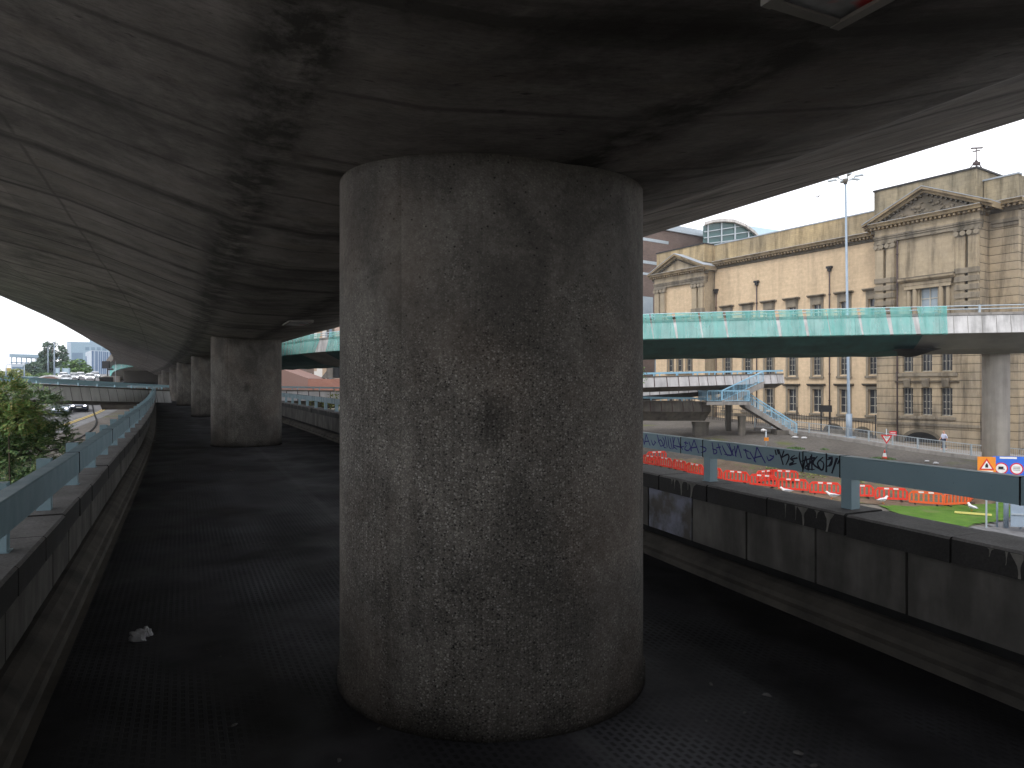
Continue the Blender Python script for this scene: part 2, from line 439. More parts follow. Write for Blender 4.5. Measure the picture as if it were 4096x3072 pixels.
def ground_mat(name, cols, scale, dets=None, bump=0.3):
    n = NT(name, 0.95, 0.15)
    c = n.ramp(n.noise(n.obj, scale, 8, 0.65), cols)
    g = n.ramp(n.noise(n.obj, scale * 12, 3), [(0.3, 0.75), (0.7, 1.2)])
    c = n.mix(1.0, c, g, 'MULTIPLY')
    if dets:
        col, sc, lo, hi = dets
        k = n.ramp(n.noise(n.obj, sc, 4), [(lo, 0.0), (hi, 1.0)])
        c = n.mix(k, c, col)
    n.col(c)
    if bump: n.bump(n.noise(n.obj, scale * 10, 4), bump, 0.05)
    return n.m
M['ground'] = ground_mat('rough_ground', [(0.35, (0.13, 0.12, 0.10)), (0.6, (0.17, 0.155, 0.135))], 0.15, ((0.09, 0.11, 0.05), 0.4, 0.6, 0.7))
M['grass'] = ground_mat('mown_grass', [(0.3, (0.06, 0.14, 0.018)), (0.7, (0.115, 0.22, 0.032))], 0.9, ((0.14, 0.17, 0.06), 0.8, 0.56, 0.70), 0.5)
M['soil'] = ground_mat('bare_soil', [(0.3, (0.13, 0.095, 0.065)), (0.7, (0.22, 0.165, 0.12))], 0.7, ((0.14, 0.15, 0.06), 1.3, 0.56, 0.64), 0.6)
M['paving'] = ground_mat('grey_brown_paving', [(0.3, (0.082, 0.074, 0.066)), (0.7, (0.13, 0.118, 0.105))], 0.35, ((0.10, 0.11, 0.045), 0.22, 0.58, 0.70))
M['asphalt'] = ground_mat('road_asphalt', [(0.3, (0.14, 0.14, 0.145)), (0.7, (0.19, 0.19, 0.195))], 0.25, None, 0.1)
M['pavement'] = ground_mat('pale_footway', [(0.3, (0.22, 0.20, 0.18)), (0.7, (0.29, 0.265, 0.24))], 0.4, None, 0.1)
M['yellow'] = mat('yellow_line_paint', (0.62, 0.46, 0.14), (0.5, 0.38, 0.14), 3, 0.8, 0.2)
M['linewhite'] = mat('white_line_paint', (0.65, 0.65, 0.63), (0.5, 0.5, 0.5), 3, 0.8, 0.2)

def leaf_mat(name, a, b, c):
    n = NT(name, 0.55, 0.3)
    oi = n.t.nodes.new('ShaderNodeNewGeometry')
    k = n.ramp(oi.outputs['Random Per Island'], [(0.0, a), (0.55, b), (1.0, c)])
    n.col(k)
    try:
        n.b.inputs['Subsurface Weight'].default_value = 0.0
    except Exception:
        pass
    return n.m
M['leaf_near'] = leaf_mat('rowan_leaves', (0.06, 0.13, 0.06), (0.12, 0.22, 0.08), (0.34, 0.38, 0.18))
M['leaf_red'] = leaf_mat('reddening_leaves', (0.09, 0.18, 0.055), (0.16, 0.26, 0.075), (0.36, 0.28, 0.11))
M['leaf_dark'] = leaf_mat('dark_far_leaves', (0.045, 0.085, 0.06), (0.07, 0.125, 0.08), (0.11, 0.17, 0.10))
M['leaf_mid'] = leaf_mat('mid_green_leaves', (0.06, 0.12, 0.045), (0.09, 0.17, 0.05), (0.15, 0.25, 0.07))
M['leaf_yel'] = leaf_mat('yellow_green_leaves', (0.10, 0.15, 0.03), (0.19, 0.24, 0.05), (0.36, 0.36, 0.14))
M['bark'] = mat('bark', (0.10, 0.08, 0.06), (0.06, 0.05, 0.04), 5, 0.95, 0.1)

# ------------------------------------------------------------------ mesh builder
class MB:
    def __init__(s):
        s.v = []; s.f = []; s.mi = []; s.uv = []; s.sm = []
    def face(s, pts, mi=0, uv=None, smooth=False):
        b = len(s.v)
        s.v.extend([tuple(p) for p in pts])
        s.f.append(tuple(range(b, b + len(pts))))
        s.mi.append(mi); s.sm.append(smooth)
        s.uv.append(uv)
    def box8(s, c, mi=0):
        # c: 8 corners, bottom loop 0..3, top loop 4..7
        for q in ((0, 3, 2, 1), (4, 5, 6, 7), (0, 1, 5, 4), (1, 2, 6, 5), (2, 3, 7, 6), (3, 0, 4, 7)):
            s.face([c[i] for i in q], mi)
    def box(s, x0, x1, y0, y1, z0, z1, mi=0):
        s.box8([(x0, y0, z0), (x1, y0, z0), (x1, y1, z0), (x0, y1, z0), (x0, y0, z1), (x1, y0, z1), (x1, y1, z1), (x0, y1, z1)], mi)
    def obox(s, c, ax, ay, hx, hy, z0, z1, mi=0):
        c = Vector(c); ax = Vector(ax).normalized(); ay = Vector(ay).normalized()
        q = [c - ax * hx - ay * hy, c + ax * hx - ay * hy, c + ax * hx + ay * hy, c - ax * hx + ay * hy]
        s.box8([(p.x, p.y, z0) for p in q] + [(p.x, p.y, z1) for p in q], mi)
    def bar(s, p0, p1, wd, ht, mi=0, up=(0, 0, 1)):
        p0 = Vector(p0); p1 = Vector(p1)
        d = (p1 - p0).normalized(); up = Vector(up)
        if abs(d.dot(up)) > 0.98: up = Vector((1, 0, 0))
        sd_ = d.cross(up).normalized(); u = sd_.cross(d).normalized()
        a = sd_ * wd / 2; b = u * ht / 2
        s.box8([p0 - a - b, p0 + a - b, p1 + a - b, p1 - a - b, p0 - a + b, p0 + a + b, p1 + a + b, p1 - a + b], mi)
    def tube(s, pts, rs, n=8, mi=0, caps=True, smooth=True):
        pts = [Vector(p) for p in pts]
        if not isinstance(rs, (list, tuple)): rs = [rs] * len(pts)
        rings = []
        ref = None
        for i, p in enumerate(pts):
            d = (pts[min(i + 1, len(pts) - 1)] - pts[max(i - 1, 0)])
            if d.length < 1e-9: d = Vector((0, 0, 1))
            d.normalize()
            if ref is None:
                ref = Vector((0, 0, 1)) if abs(d.z) < 0.9 else Vector((1, 0, 0))
            a = (ref - d * ref.dot(d)).normalized()
            ref = a
            b = d.cross(a)
            rings.append([p + (a * math.cos(2 * math.pi * k / n) + b * math.sin(2 * math.pi * k / n)) * rs[i] for k in range(n)])
        s.loft(rings, mi, caps, smooth)
    def loft(s, rings, mi=0, caps=True, smooth=True, closed=True):
        b = len(s.v)
        n = len(rings[0])
        for r in rings: s.v.extend([tuple(p) for p in r])
        for i in range(len(rings) - 1):
            for k in range(n if closed else n - 1):
                k2 = (k + 1) % n
                s.f.append((b + i * n + k, b + i * n + k2, b + (i + 1) * n + k2, b + (i + 1) * n + k))
                s.mi.append(mi); s.uv.append(None); s.sm.append(smooth)
        if caps and closed:
            s.f.append(tuple(b + k for k in reversed(range(n)))); s.mi.append(mi); s.uv.append(None); s.sm.append(False)
            o = b + (len(rings) - 1) * n
            s.f.append(tuple(o + k for k in range(n))); s.mi.append(mi); s.uv.append(None); s.sm.append(False)
    def mesh(s, name, mats):
        me = bpy.data.meshes.new(name)
        me.from_pydata([tuple(map(float, p)) for p in s.v], [], s.f)
        for m in mats: me.materials.append(m)
        me.polygons.foreach_set('material_index', s.mi)
        me.polygons.foreach_set('use_smooth', s.sm)
        if any(u is not None for u in s.uv):
            lay = me.uv_layers.new(name='UVMap')
            for p, u in zip(me.polygons, s.uv):
                if u is None: continue
                for li, q in zip(p.loop_indices, u): lay.data[li].uv = q
        me.update()
        return me
    def build(s, name, mats, parent=None):
        if not isinstance(mats, (list, tuple)): mats = [mats]
        o = bpy.data.objects.new(name, s.mesh(name, mats))
        COL.objects.link(o)
        if parent is not None: o.parent = parent
        return o

def tag(o, label=None, cat=None, group=None, kind=None):
    if label: o['label'] = label
    if cat: o['category'] = cat
    if group: o['group'] = group
    if kind: o['kind'] = kind
    return o
def empty(name, loc=(0, 0, 0), rz=0.0, label=None, cat=None, group=None):
    o = bpy.data.objects.new(name, None)
    o.location = loc; o.rotation_euler = (0, 0, rz)
    o.empty_display_size = 0.3
    COL.objects.link(o)
    return tag(o, label, cat, group)
def copy_tree(o, parent=None):
    c = o.copy(); COL.objects.link(c)
    if parent is not None: c.parent = parent
    for ch in o.children: copy_tree(ch, c)
    return c
def fix_normals(o):
    bm = bmesh.new(); bm.from_mesh(o.data)
    bmesh.ops.recalc_face_normals(bm, faces=bm.faces)
    bm.to_mesh(o.data); bm.free()

# ------------------------------------------------------------------ terrain
CP = [(-45,72,-1.9),(-53,90,-0.85),(-50.6,82,-1.4),(-39,65,-2.5),(-65,112,1.1),(-87,150,3.2),(-94,156,3.4),(-110,200,5.0),(-150,300,7.0),
      (-26,36,-3.4),(-38,45,-3.0),(-20,25,-4.2),(-10,10,-5),(0,30,-5),(0,0,-5.3),(20,45,-5.7),(11.4,61,-5.3),(14.4,54,-5.3),(17.5,50,-5.5),(21,47.8,-5.8),
      (26,46,-6.1),(28.8,45,-6.25),(35,51,-5.6),(28,71,-2.95),(30.3,68,-3.3),(32.6,64,-3.6),(37,60,-4.3),(38.9,58,-4.5),(41,56,-4.6),(39.5,64,-4.15),
      (42.6,69,-4.5),(33,83.8,-3.2),(19,100,-1.8),(12,75,-3.3),(20,66,-3.4),(22,60,-4.2),(50,55,-5.0),(0,80,-3.4),(10,110,-1.2),(-20,90,-2.0),(-30,70,-2.6),
      (30,200,2),(100,100,-4),(60,20,-6.4),(30,30,-6.2),(0,-50,-5.8),(100,-50,-7),(-80,20,-3.5),(-80,-60,-5),(-160,120,2.5),(160,250,2),(-60,200,5),(0,300,5),(-250,400,9),(27,40,-6.05),(33,36,-6.2),(24,55,-4.9)]
CPa = np.array(CP, float)
_D = np.sqrt(((CPa[:, None, :2] - CPa[None, :, :2]) ** 2).sum(2))
_A = np.zeros((len(CP) + 3, len(CP) + 3))
_A[:len(CP), :len(CP)] = _D + np.eye(len(CP)) * -0.8
_A[:len(CP), len(CP)] = 1; _A[len(CP), :len(CP)] = 1
_A[:len(CP), len(CP) + 1:] = CPa[:, :2]; _A[len(CP) + 1:, :len(CP)] = CPa[:, :2].T
_W = np.linalg.solve(_A, np.concatenate([CPa[:, 2], [0, 0, 0]]))
def raw_g(X, Y):
    X = np.clip(X, -260, 200); Y = np.clip(Y, -80, 420)
    d = np.sqrt((X[..., None] - CPa[:, 0]) ** 2 + (Y[..., None] - CPa[:, 1]) ** 2)
    z = d @ _W[:len(CP)] + _W[len(CP)] + X * _W[len(CP) + 1] + Y * _W[len(CP) + 2]
    return np.clip(z, -8, 12)
gx = np.concatenate([[-6000, -2500, -1000, -500, -320], np.arange(-220, 141, 2.0), [200, 320, 500, 1000, 2500, 6000]])
gy = np.concatenate([[-6000, -2500, -1000, -400, -200], np.arange(-100, 301, 2.0), [360, 500, 900, 2500, 6000]])
GX, GY = np.meshgrid(gx, gy)
GZ = raw_g(GX, GY)
def gz(x, y):
    i = int(np.clip(np.searchsorted(gx, x) - 1, 0, len(gx) - 2)); j = int(np.clip(np.searchsorted(gy, y) - 1, 0, len(gy) - 2))
    a = (x - gx[i]) / (gx[i + 1] - gx[i]); b = (y - gy[j]) / (gy[j + 1] - gy[j])
    # triangle split matches the mesh (diagonal from (0,0) to (1,1))
    z00, z10, z01, z11 = GZ[j, i], GZ[j, i + 1], GZ[j + 1, i], GZ[j + 1, i + 1]
    if a >= b: return float(z00 + a * (z10 - z00) + b * (z11 - z10))
    return float(z00 + b * (z01 - z00) + a * (z11 - z01))
mb = MB()
ny, nx = GX.shape
mb.v = [(float(GX[j, i]), float(GY[j, i]), float(GZ[j, i])) for j in range(ny) for i in range(nx)]
for j in range(ny - 1):
    for i in range(nx - 1):
        a = j * nx + i
        mb.f.append((a, a + 1, a + nx + 1)); mb.f.append((a, a + nx + 1, a + nx))
n_ = len(mb.f); mb.mi = [0] * n_; mb.sm = [True] * n_; mb.uv = [None] * n_
tag(mb.build('ground', M['ground']), kind='structure')

def inside(p, poly):
    c = False; n = len(poly)
    for i in range(n):
        x1, y1 = poly[i]; x2, y2 = poly[(i + 1) % n]
        if (y1 > p[1]) != (y2 > p[1]) and p[0] < (x2 - x1) * (p[1] - y1) / (y2 - y1) + x1: c = not c
    return c
def drape(name, poly, material, lift, cell=0.6, jit=0.0, kind='structure'):
    xs = [p[0] for p in poly]; ys = [p[1] for p in poly]
    mb = MB(); idx = {}
    nx_ = int((max(xs) - min(xs)) / cell) + 2; ny_ = int((max(ys) - min(ys)) / cell) + 2
    def vid(i, j):
        if (i, j) not in idx:
            x = min(xs) + i * cell; y = min(ys) + j * cell
            idx[(i, j)] = len(mb.v); mb.v.append((x, y, gz(x, y) + lift))
        return idx[(i, j)]
    for i in range(nx_):
        for j in range(ny_):
            c = (min(xs) + (i + .5) * cell, min(ys) + (j + .5) * cell)
            if jit: c2 = (c[0] + jit * mnoise.noise(Vector((c[0] * .5, c[1] * .5, 0))), c[1] + jit * mnoise.noise(Vector((c[0] * .5, c[1] * .5, 9))))
            else: c2 = c
            if inside(c2, poly):
                mb.f.append((vid(i, j), vid(i + 1, j), vid(i + 1, j + 1), vid(i, j + 1)))
                mb.mi.append(0); mb.sm.append(True); mb.uv.append(None)
    return tag(mb.build(name, material), kind=kind)

def resample(pts, step):
    """Catmull-Rom through pts, resampled evenly about every `step`."""
    pts = [np.array(p, float) for p in pts]
    P = [2 * pts[0] - pts[1]] + pts + [2 * pts[-1] - pts[-2]]
    out = []
    for i in range(1, len(P) - 2):
        a, b, c, d = P[i - 1:i + 3]
        n = max(4, int(np.linalg.norm(c - b) / step * 4))
        for k in range(n):
            t = k / n
            out.append(0.5 * (2 * b + (c - a) * t + (2 * a - 5 * b + 4 * c - d) * t * t + (3 * b - a - 3 * c + d) * t ** 3))
    out.append(pts[-1])
    out = np.array(out)
    L = np.concatenate([[0], np.cumsum(np.linalg.norm(np.diff(out, axis=0), axis=1))])
    m = max(2, int(round(L[-1] / step)) + 1)
    q = np.linspace(0, L[-1], m)
    return [np.array([np.interp(x, L, out[:, j]) for j in range(out.shape[1])]) for x in q]
def frames(path):
    """list of (point, right-hand normal, arc length)"""
    out = []; s = 0.0
    for i, p in enumerate(path):
        a = path[max(0, i - 1)]; b = path[min(len(path) - 1, i + 1)]
        d = (b - a)[:2]; d = d / (np.linalg.norm(d) + 1e-9)
        if i: s += float(np.linalg.norm((path[i] - path[i - 1])[:2]))
        out.append((np.array(p), np.array([d[1], -d[0]]), s, d))
    return out
def strip(name, path, half, material, lift, step=1.5, off=0.0, kind='structure', dash=None):
    fr = frames(resample(path, step)); mb = MB()
    for i in range(len(fr) - 1):
        if dash and (int(fr[i][2] / dash[0]) % dash[1]): continue
        q = []
        for k, sg in ((i, -1), (i, 1), (i + 1, 1), (i + 1, -1)):
            x = fr[k][0][0] + fr[k][1][0] * (off + sg * half); y = fr[k][0][1] + fr[k][1][1] * (off + sg * half)
            q.append((x, y, gz(x, y) + lift))
        mb.face(q)
    return tag(mb.build(name, material), kind=kind)
def at(u, v, Y):
    """world point seen at picture pixel (1024 wide) at depth Y - used only to take measurements"""
    return Vector(((u - 512) / F * Y, Y, CAMZ - (v - VH) / F * Y))

# ------------------------------------------------------------------ main walkway axis
AX = [(22.7, -44), (13.3, -24), (3.76, -4), (-.12, 4.25), (-7.2, 19.2), (-14.6, 34), (-22, 48.5), (-29.6, 63), (-37.2, 77), (-45, 91), (-54, 107), (-66, 127), (-80, 150)]
axis = frames(resample([(a, b, 0) for a, b in AX], 0.76))
s0 = min(range(len(axis)), key=lambda i: abs(axis[i][0][1] - 4.25))
S_OFF = axis[s0][2]
axis = [(p, n, s - S_OFF, d) for p, n, s, d in axis]
def rise(Y): return 0.0 if Y < 6 else min((Y - 6) * 0.0088, 0.52)
def srise(Y): return 0.0 if Y < 4 else min((Y - 4) * 0.0088, 0.40)
def lerp_t(x, tab):
    if x <= tab[0][0]: return tab[0][1]
    for (a, b), (c, d) in zip(tab, tab[1:]):
        if x <= c: return b + (d - b) * (x - a) / (c - a)
    return tab[-1][1]
LOFF = [(20, 8.9), (30, 8.7), (44, 8.1), (65, 7.4), (85, 6.3), (110, 6.0)]
ROFF = [(20, 8.9), (44, 8.8), (60, 8.4), (110, 7.5)]
PROF = [(-1.0, 3.70), (-.79, 3.16), (-.56, 2.50), (-.40, 2.10), (-.31, 1.84), (-.22, 1.50), (-.15, 1.25), (-.09, 1.14), (0, 1.09),
        (.09, 1.14), (.15, 1.25), (.22, 1.50), (.31, 1.84), (.40, 2.10), (.56, 2.50), (.79, 3.16), (1.0, 3.70)]

fly = empty('flyover', (0, 0, 0), 0, 'wide dark concrete road flyover overhead with a stained board marked underside', 'flyover')
mb = MB()
rings = []
for p, n, s, d in axis:
    Y = p[1]; row = []
    for f, z in PROF:
        hw = lerp_t(Y, LOFF if f < 0 else ROFF)
        o = f * hw
        row.append((p[0] + n[0] * o, p[1] + n[1] * o, CAMZ + z + srise(Y), s, o))
    rings.append(row)
for a, b in zip(rings, rings[1:]):
    for k in range(len(PROF) - 1):
        q = [a[k], a[k + 1], b[k + 1], b[k]]
        mb.face([x[:3] for x in q], 0, [(x[3], x[4]) for x in q], True)
sof = mb.build('soffit', M['soffit'], fly)
me = sof.data
bm = bmesh.new(); bm.from_mesh(me); bmesh.ops.remove_doubles(bm, verts=bm.verts, dist=1e-4); bm.to_mesh(me); bm.free()
mb = MB(); top = []
for (p, n, s, d), r in zip(axis, rings):
    L_, R_ = r[0], r[-1]
    nv = Vector((n[0], n[1], 0))
    l = Vector(L_[:3]); rr = Vector(R_[:3])
    top.append([l, l - nv * 0.02 + Vector((0, 0, .38)), l + nv * .0 + Vector((0, 0, 1.35)), l + nv * .25 + Vector((0, 0, 1.35)), l + nv * .3 + Vector((0, 0, .5)),
                rr - nv * .3 + Vector((0, 0, .5)), rr - nv * .25 + Vector((0, 0, 1.35)), rr + Vector((0, 0, 1.35)), rr + nv * .02 + Vector((0, 0, .38)), rr])
mb.loft(top, 0, False, False, closed=False)
mb.face([v for v in top[0]] + [r[:3] for r in reversed(rings[0])], 0)
mb.build('road_deck', M['conc_dark'], fly)

# columns carrying it
def column_mesh(r, h):
    mb = MB(); ang = []
    for k in range(6):
        a0 = R(60 * k)
        for q in (-0.22, 0.0, 0.22): ang.append((a0 + R(q), (0.0025 if k == 0 else 0.001) if q == 0.0 else 0.0))
        for j in range(1, 16): ang.append((a0 + R(60 * j / 16), 0.0))
    zs = [0, .10, .103, .8, 1.6, 2.4, h]
    rings = []
    for i, z in enumerate(zs):
        e = 0.014 if i < 2 else 0.0
        rings.append([((r + e - dp) * math.cos(a), (r + e - dp) * math.sin(a), z) for a, dp in ang])
    mb.loft(rings, 0, True, True)
    return mb.mesh('shaft', [M['agg']])
COLS = [(-.12, 4.25), (-7.2, 19.0), (-14.6, 34), (-22.1, 48.2), (-29.6, 62.5), (-37.6, 77), (-45.5, 92)]
clab = ['large round exposed aggregate column in the foreground middle of the walkway', 'second round concrete column, standing whole just left of the large front one',
        'third round column, partly hidden behind the second one', 'fourth round column, a slim strip left of the third', 'fifth round column beyond the blue rail at the walkway end',
        'sixth round column in the shade beyond the walkway end', 'farthest round column deep in the shade under the flyover']
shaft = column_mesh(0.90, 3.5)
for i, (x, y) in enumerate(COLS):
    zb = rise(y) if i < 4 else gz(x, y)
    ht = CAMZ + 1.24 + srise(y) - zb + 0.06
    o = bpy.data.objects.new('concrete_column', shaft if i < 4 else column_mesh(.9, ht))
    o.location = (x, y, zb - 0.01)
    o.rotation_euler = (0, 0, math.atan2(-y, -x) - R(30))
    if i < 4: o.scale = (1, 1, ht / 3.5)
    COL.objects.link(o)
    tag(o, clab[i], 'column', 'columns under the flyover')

# light fittings on the soffit
def soffit_z(o_, Y):
    hw = lerp_t(Y, ROFF if o_ > 0 else LOFF); f = o_ / hw
    return CAMZ + lerp_t(f, PROF) + srise(Y)
def ceiling_light(c, d, wdt, ln, lab, zoff=0.0):
    d = Vector((d[0], d[1], 0)); n = Vector((d.y, -d.x, 0))
    e = empty('ceiling_light', (0, 0, 0), 0, lab, 'light fitting', 'light fittings under the flyover')
    z = c[2]; c2 = Vector((c[0], c[1], 0)); t = 0.035
    mb = MB()
    for sg in (-1, 1):
        mb.obox(c2 + n * sg * (wdt / 2 - t / 2), d, n, ln / 2, t / 2, z - .045, z + .10)
        mb.obox(c2 + d * sg * (ln / 2 - t / 2), n, d, wdt / 2 - t - .001, t / 2, z - .042, z + .10)
    mb.build('frame', M['conc'], e)
    mb = MB(); mb.obox(c2, d, n, ln / 2 - t, wdt / 2 - t, z - .034, z + .05)
    n2 = NT('grimy_diffuser', 0.4, 0.4)
    k = n2.ramp(n2.noise(n2.obj, 3.0, 4), [(0.35, (0.08, 0.08, 0.09)), (0.6, (0.40, 0.41, 0.42))])
    rd = n2.ramp(n2.noise(n2.map(n2.obj, (1, 1, 1), (1.7, .4, 0)), 3.2, 3), [(0.56, 0.0), (0.62, 1.0)])
    n2.col(n2.mix(rd, k, (0.50, 0.02, 0.02)))
    mb.build('diffuser', n2.m, e)
    return e
dax = axis[s0][3]
ceiling_light((1.04, 1.60, soffit_z(0.3, 2) - .0), dax, 0.31, 0.95, 'grey framed light fitting on the soffit at the top edge of the picture')
ceiling_light((-3.95, 12.9, soffit_z(0.2, 13)), dax, 0.42, 0.95, 'small red smeared light fitting on the soffit before the second column')

# ------------------------------------------------------------------ walkway deck
Y_END = 59.0
wk = [f for f in axis if f[0][1] < Y_END and f[0][1] > -14]
RT = [(-5, 2.35), (0, 2.35), (3, 2.45), (5, 2.62), (7.8, 2.84), (14, 2.75), (20, 2.5), (33, 2.5), (60, 2.5)]
LT = [(-5, -2.45), (60, -2.45)]
def roff(Y): return lerp_t(Y + 1.15, RT)
def loff(Y): return -2.45
def P3(f, o, z): return (f[0][0] + f[1][0] * o, f[0][1] + f[1][1] * o, z)
mb = MB()
for a, b in zip(wk, wk[1:]):
    def row(f):
        Y = f[0][1]; zr = rise(Y); r_ = roff(Y); l_ = loff(Y)
        return [(l_ + .10, zr), (l_ + .42, zr), (r_ - .72, zr), (r_ - .2, zr)], [(r_ - .2, zr), (r_ + .22, zr - .02), (r_ + .2, zr - .75), (r_ - .5, zr - 1.0), (l_ + .5, zr - 1.0), (l_ - .2, zr - .75), (l_ - .22, zr - .02), (l_ + .10, zr)]
    (ta, ba), (tb, bb) = row(a), row(b)
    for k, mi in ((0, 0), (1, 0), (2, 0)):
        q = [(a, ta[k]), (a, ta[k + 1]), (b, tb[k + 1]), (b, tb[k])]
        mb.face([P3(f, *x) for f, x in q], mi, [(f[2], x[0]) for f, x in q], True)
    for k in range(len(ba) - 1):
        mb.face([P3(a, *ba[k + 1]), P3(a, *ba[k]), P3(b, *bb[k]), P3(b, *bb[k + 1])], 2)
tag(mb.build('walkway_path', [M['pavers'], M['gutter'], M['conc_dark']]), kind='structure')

# end cross walkway (T junction), its far edge closes the view along the walkway
def sweep_section(fr, sec, mb, mi=0, caps=True, smooth=False):
    """sec(frame) -> list of (offset, z); closed section"""
    rings = [[P3(f, o, z) for o, z in sec(f)] for f in fr]
    mb.loft(rings, mi, caps, smooth)

def parapet(fr, off, side, name, label, z_of, seed=0, repaint=None, runs=True):
    """Inner face towards the walkway centre. side=+1 right, -1 left. off(Y)= rail line offset"""
    rnd = random.Random(seed)
    e = empty(name, (0, 0, 0), 0, label, 'wall')
    sg = side
    # wall panels with open joints every frame step
    mb = MB(); mj = MB()
    for i in range(len(fr) - 1):
        a, b = fr[i], fr[i + 1]
        def q(f, t, w0, w1, z0, z1):
            pass
        g = 0.011 / 0.76
        A = []; 
        for (f0, f1, t) in ((a, b, g), (a, b, 1 - g)):
            p = f0[0] * (1 - t) + f1[0] * t; n = f0[1] * (1 - t) + f1[1] * t; z = z_of(p[1])
            A.append((p, n, z, off(p[1])))
        c = []
        dz = rnd.uniform(-.003, .003)
        for (o_, z_) in ((-.10 + dz, .24), (.11, .24), (.11, .70), (-.10 + dz, .70)):
            for (p, n, z, of) in A:
                oo = of + sg * o_
                c.append((p[0] + n[0] * oo, p[1] + n[1] * oo, z + z_))
        # order: bottom inner a,b ; bottom outer a,b ; top outer a,b ; top inner a,b
        mi = 1 if repaint and i in repaint else 0
        mb.box8([c[0], c[1], c[3], c[2], c[6], c[7], c[5], c[4]], mi)
    w_ = mb.build('wall_panel', [M['panel'], M['panel_patch'] if 'panel_patch' in M else M['panel']], e)
    fix_normals(w_)
    # dark backing inside the joints
    sweep_section(fr, lambda f: [(off(f[0][1]) + sg * a_, z_of(f[0][1]) + b_) for a_, b_ in ((-.05, .155), (.085, .155), (.085, .685), (-.05, .685))], mj)
    fix_normals(mj.build('joint_backing', M['dark'], e))
    # stepped skirting kerb
    mk = MB()
    sweep_section(fr, lambda f: [(off(f[0][1]) + sg * a_, z_of(f[0][1]) + b_) for a_, b_ in
                  ((.09, -.03), (.09, .165), (-.09, .165), (-.135, .150), (-.20, .105), (-.205, .070), (-.245, .055), (-.25, -.03))], mk)
    fix_normals(mk.build('skirting_kerb', M['kerb'], e))
    # coping stones with joints
    mc = MB()
    for i in range(len(fr) - 1):
        a, b = fr[i], fr[i + 1]
        g = 0.009 / 0.76; A = []
        j0, j1 = rnd.uniform(-.004, .004), rnd.uniform(-.005, .005)
        for t in (g + .5, 1 - g + .5):
            if i + 2 < len(fr) and t > 1: f0, f1, tt = b, fr[i + 2], t - 1
            else: f0, f1, tt = a, b, min(t, 1)
            p = f0[0] * (1 - tt) + f1[0] * tt; n = f0[1] * (1 - tt) + f1[1] * tt
            A.append((p, n, z_of(p[1]) + j0, off(p[1]) + sg * j1))
        if np.linalg.norm(A[0][0] - A[1][0]) < .3: continue
        c = []
        for (o_, z_) in ((-.225, .675), (.165, .675), (.165, .815), (.155, .825), (-.210, .825), (-.225, .812)):
            c.append([Vector((p[0] + n[0] * (of + sg * o_), p[1] + n[1] * (of + sg * o_), z + z_)) for (p, n, z, of) in A])
        mc.loft([[x[0] for x in c], [x[1] for x in c]], 0, True, False)
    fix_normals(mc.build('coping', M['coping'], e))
    return e

def panel_patch():
    n = NT('panel_with_pale_overpaint', 0.85, 0.25)
    c = n.ramp(n.noise(n.obj, 2.4, 6, 0.6), [(0.3, (0.07, 0.066, 0.06)), (0.7, (0.13, 0.12, 0.11))])
    k = n.ramp(n.noise(n.map(n.obj, (1, 1, 1), (2.1, .3, .4)), 3.2, 5), [(0.40, 0.0), (0.55, 0.85)])
    n.col(n.mix(k, c, (0.23, 0.24, 0.30)))
    return n.m
M['panel_patch'] = panel_patch()
near = [f for f in wk if f[0][1] > -8]
ri = [min(range(len(near)), key=lambda i: abs(near[i][0][1] + near[i][1][1] * 2.6 - 6.45))]
pr = parapet(near, roff, 1, 'parapet_wall', 'dark concrete parapet wall with thick coping stones on the right of the walkway, one panel overpainted pale grey', rise, 3, repaint=ri)
pl = parapet(near, lambda Y: loff(Y) - .20, -1, 'parapet_wall', 'dark concrete parapet wall along the left of the walkway beside the tree', rise, 5)

# lime runs down the coping under the posts
def guard_rail(fr, off, side, label, z_of, board_o, posts, inner_board, mat_, zt=1.20, bh=0.155, name='guard_rail', post_z=0.815, post_w=.085, post_top=None):
    e = empty(name, (0, 0, 0), 0, label, 'guard rail')
    mb = MB()
    step = 4
    idx = list(range(0, len(fr), 1))
    k = [fr[i] for i in idx]
    sec = lambda f: [(off(f[0][1]) + side * a_, z_of(f[0][1]) + b_) for a_, b_ in
                     ((board_o - .03, zt - bh), (board_o + .06, zt - bh), (board_o + .06, zt - .006), (board_o + .054, zt), (board_o - .024, zt), (board_o - .03, zt - .006))]
    sweep_section(k, sec, mb)
    fix_normals(mb.build('rail_board', mat_, e))
    for Yp, f in posts:
        p = f[0] + np.array([f[1][0], f[1][1], 0]) * (off(f[0][1]))
        z = z_of(f[0][1])
        m2 = MB()
        pt = post_top if post_top is not None else zt - bh + .001
        c = Vector((0, 0, 0))
        m2.obox(c, (f[3][0], f[3][1], 0), (f[1][0], f[1][1], 0), post_w / 2, post_w / 2, post_z + .012, pt)
        m2.obox(c, (f[3][0], f[3][1], 0), (f[1][0], f[1][1], 0), post_w / 2 + .012, post_w / 2 + .012, post_z - .005, post_z + .012)
        o = m2.build('post', mat_, e)
        o.location = (p[0], p[1], z)
    return e
def post_frames(fr, y0, y1, spacing, start):
    out = []; nxt = start
    while nxt < fr[0][2]: nxt += spacing
    for a, b in zip(fr, fr[1:]):
        while a[2] <= nxt < b[2]:
            t = (nxt - a[2]) / (b[2] - a[2])
            f = (a[0] * (1 - t) + b[0] * t, a[1] * (1 - t) + b[1] * t, nxt, a[3])
            if y0 < f[0][1] < y1: out.append((f[0][1], f))
            nxt += spacing
    return out
def s_at(fr, x, y): return min(fr, key=lambda f: (f[0][0] - x) ** 2 + (f[0][1] - y) ** 2)[2]
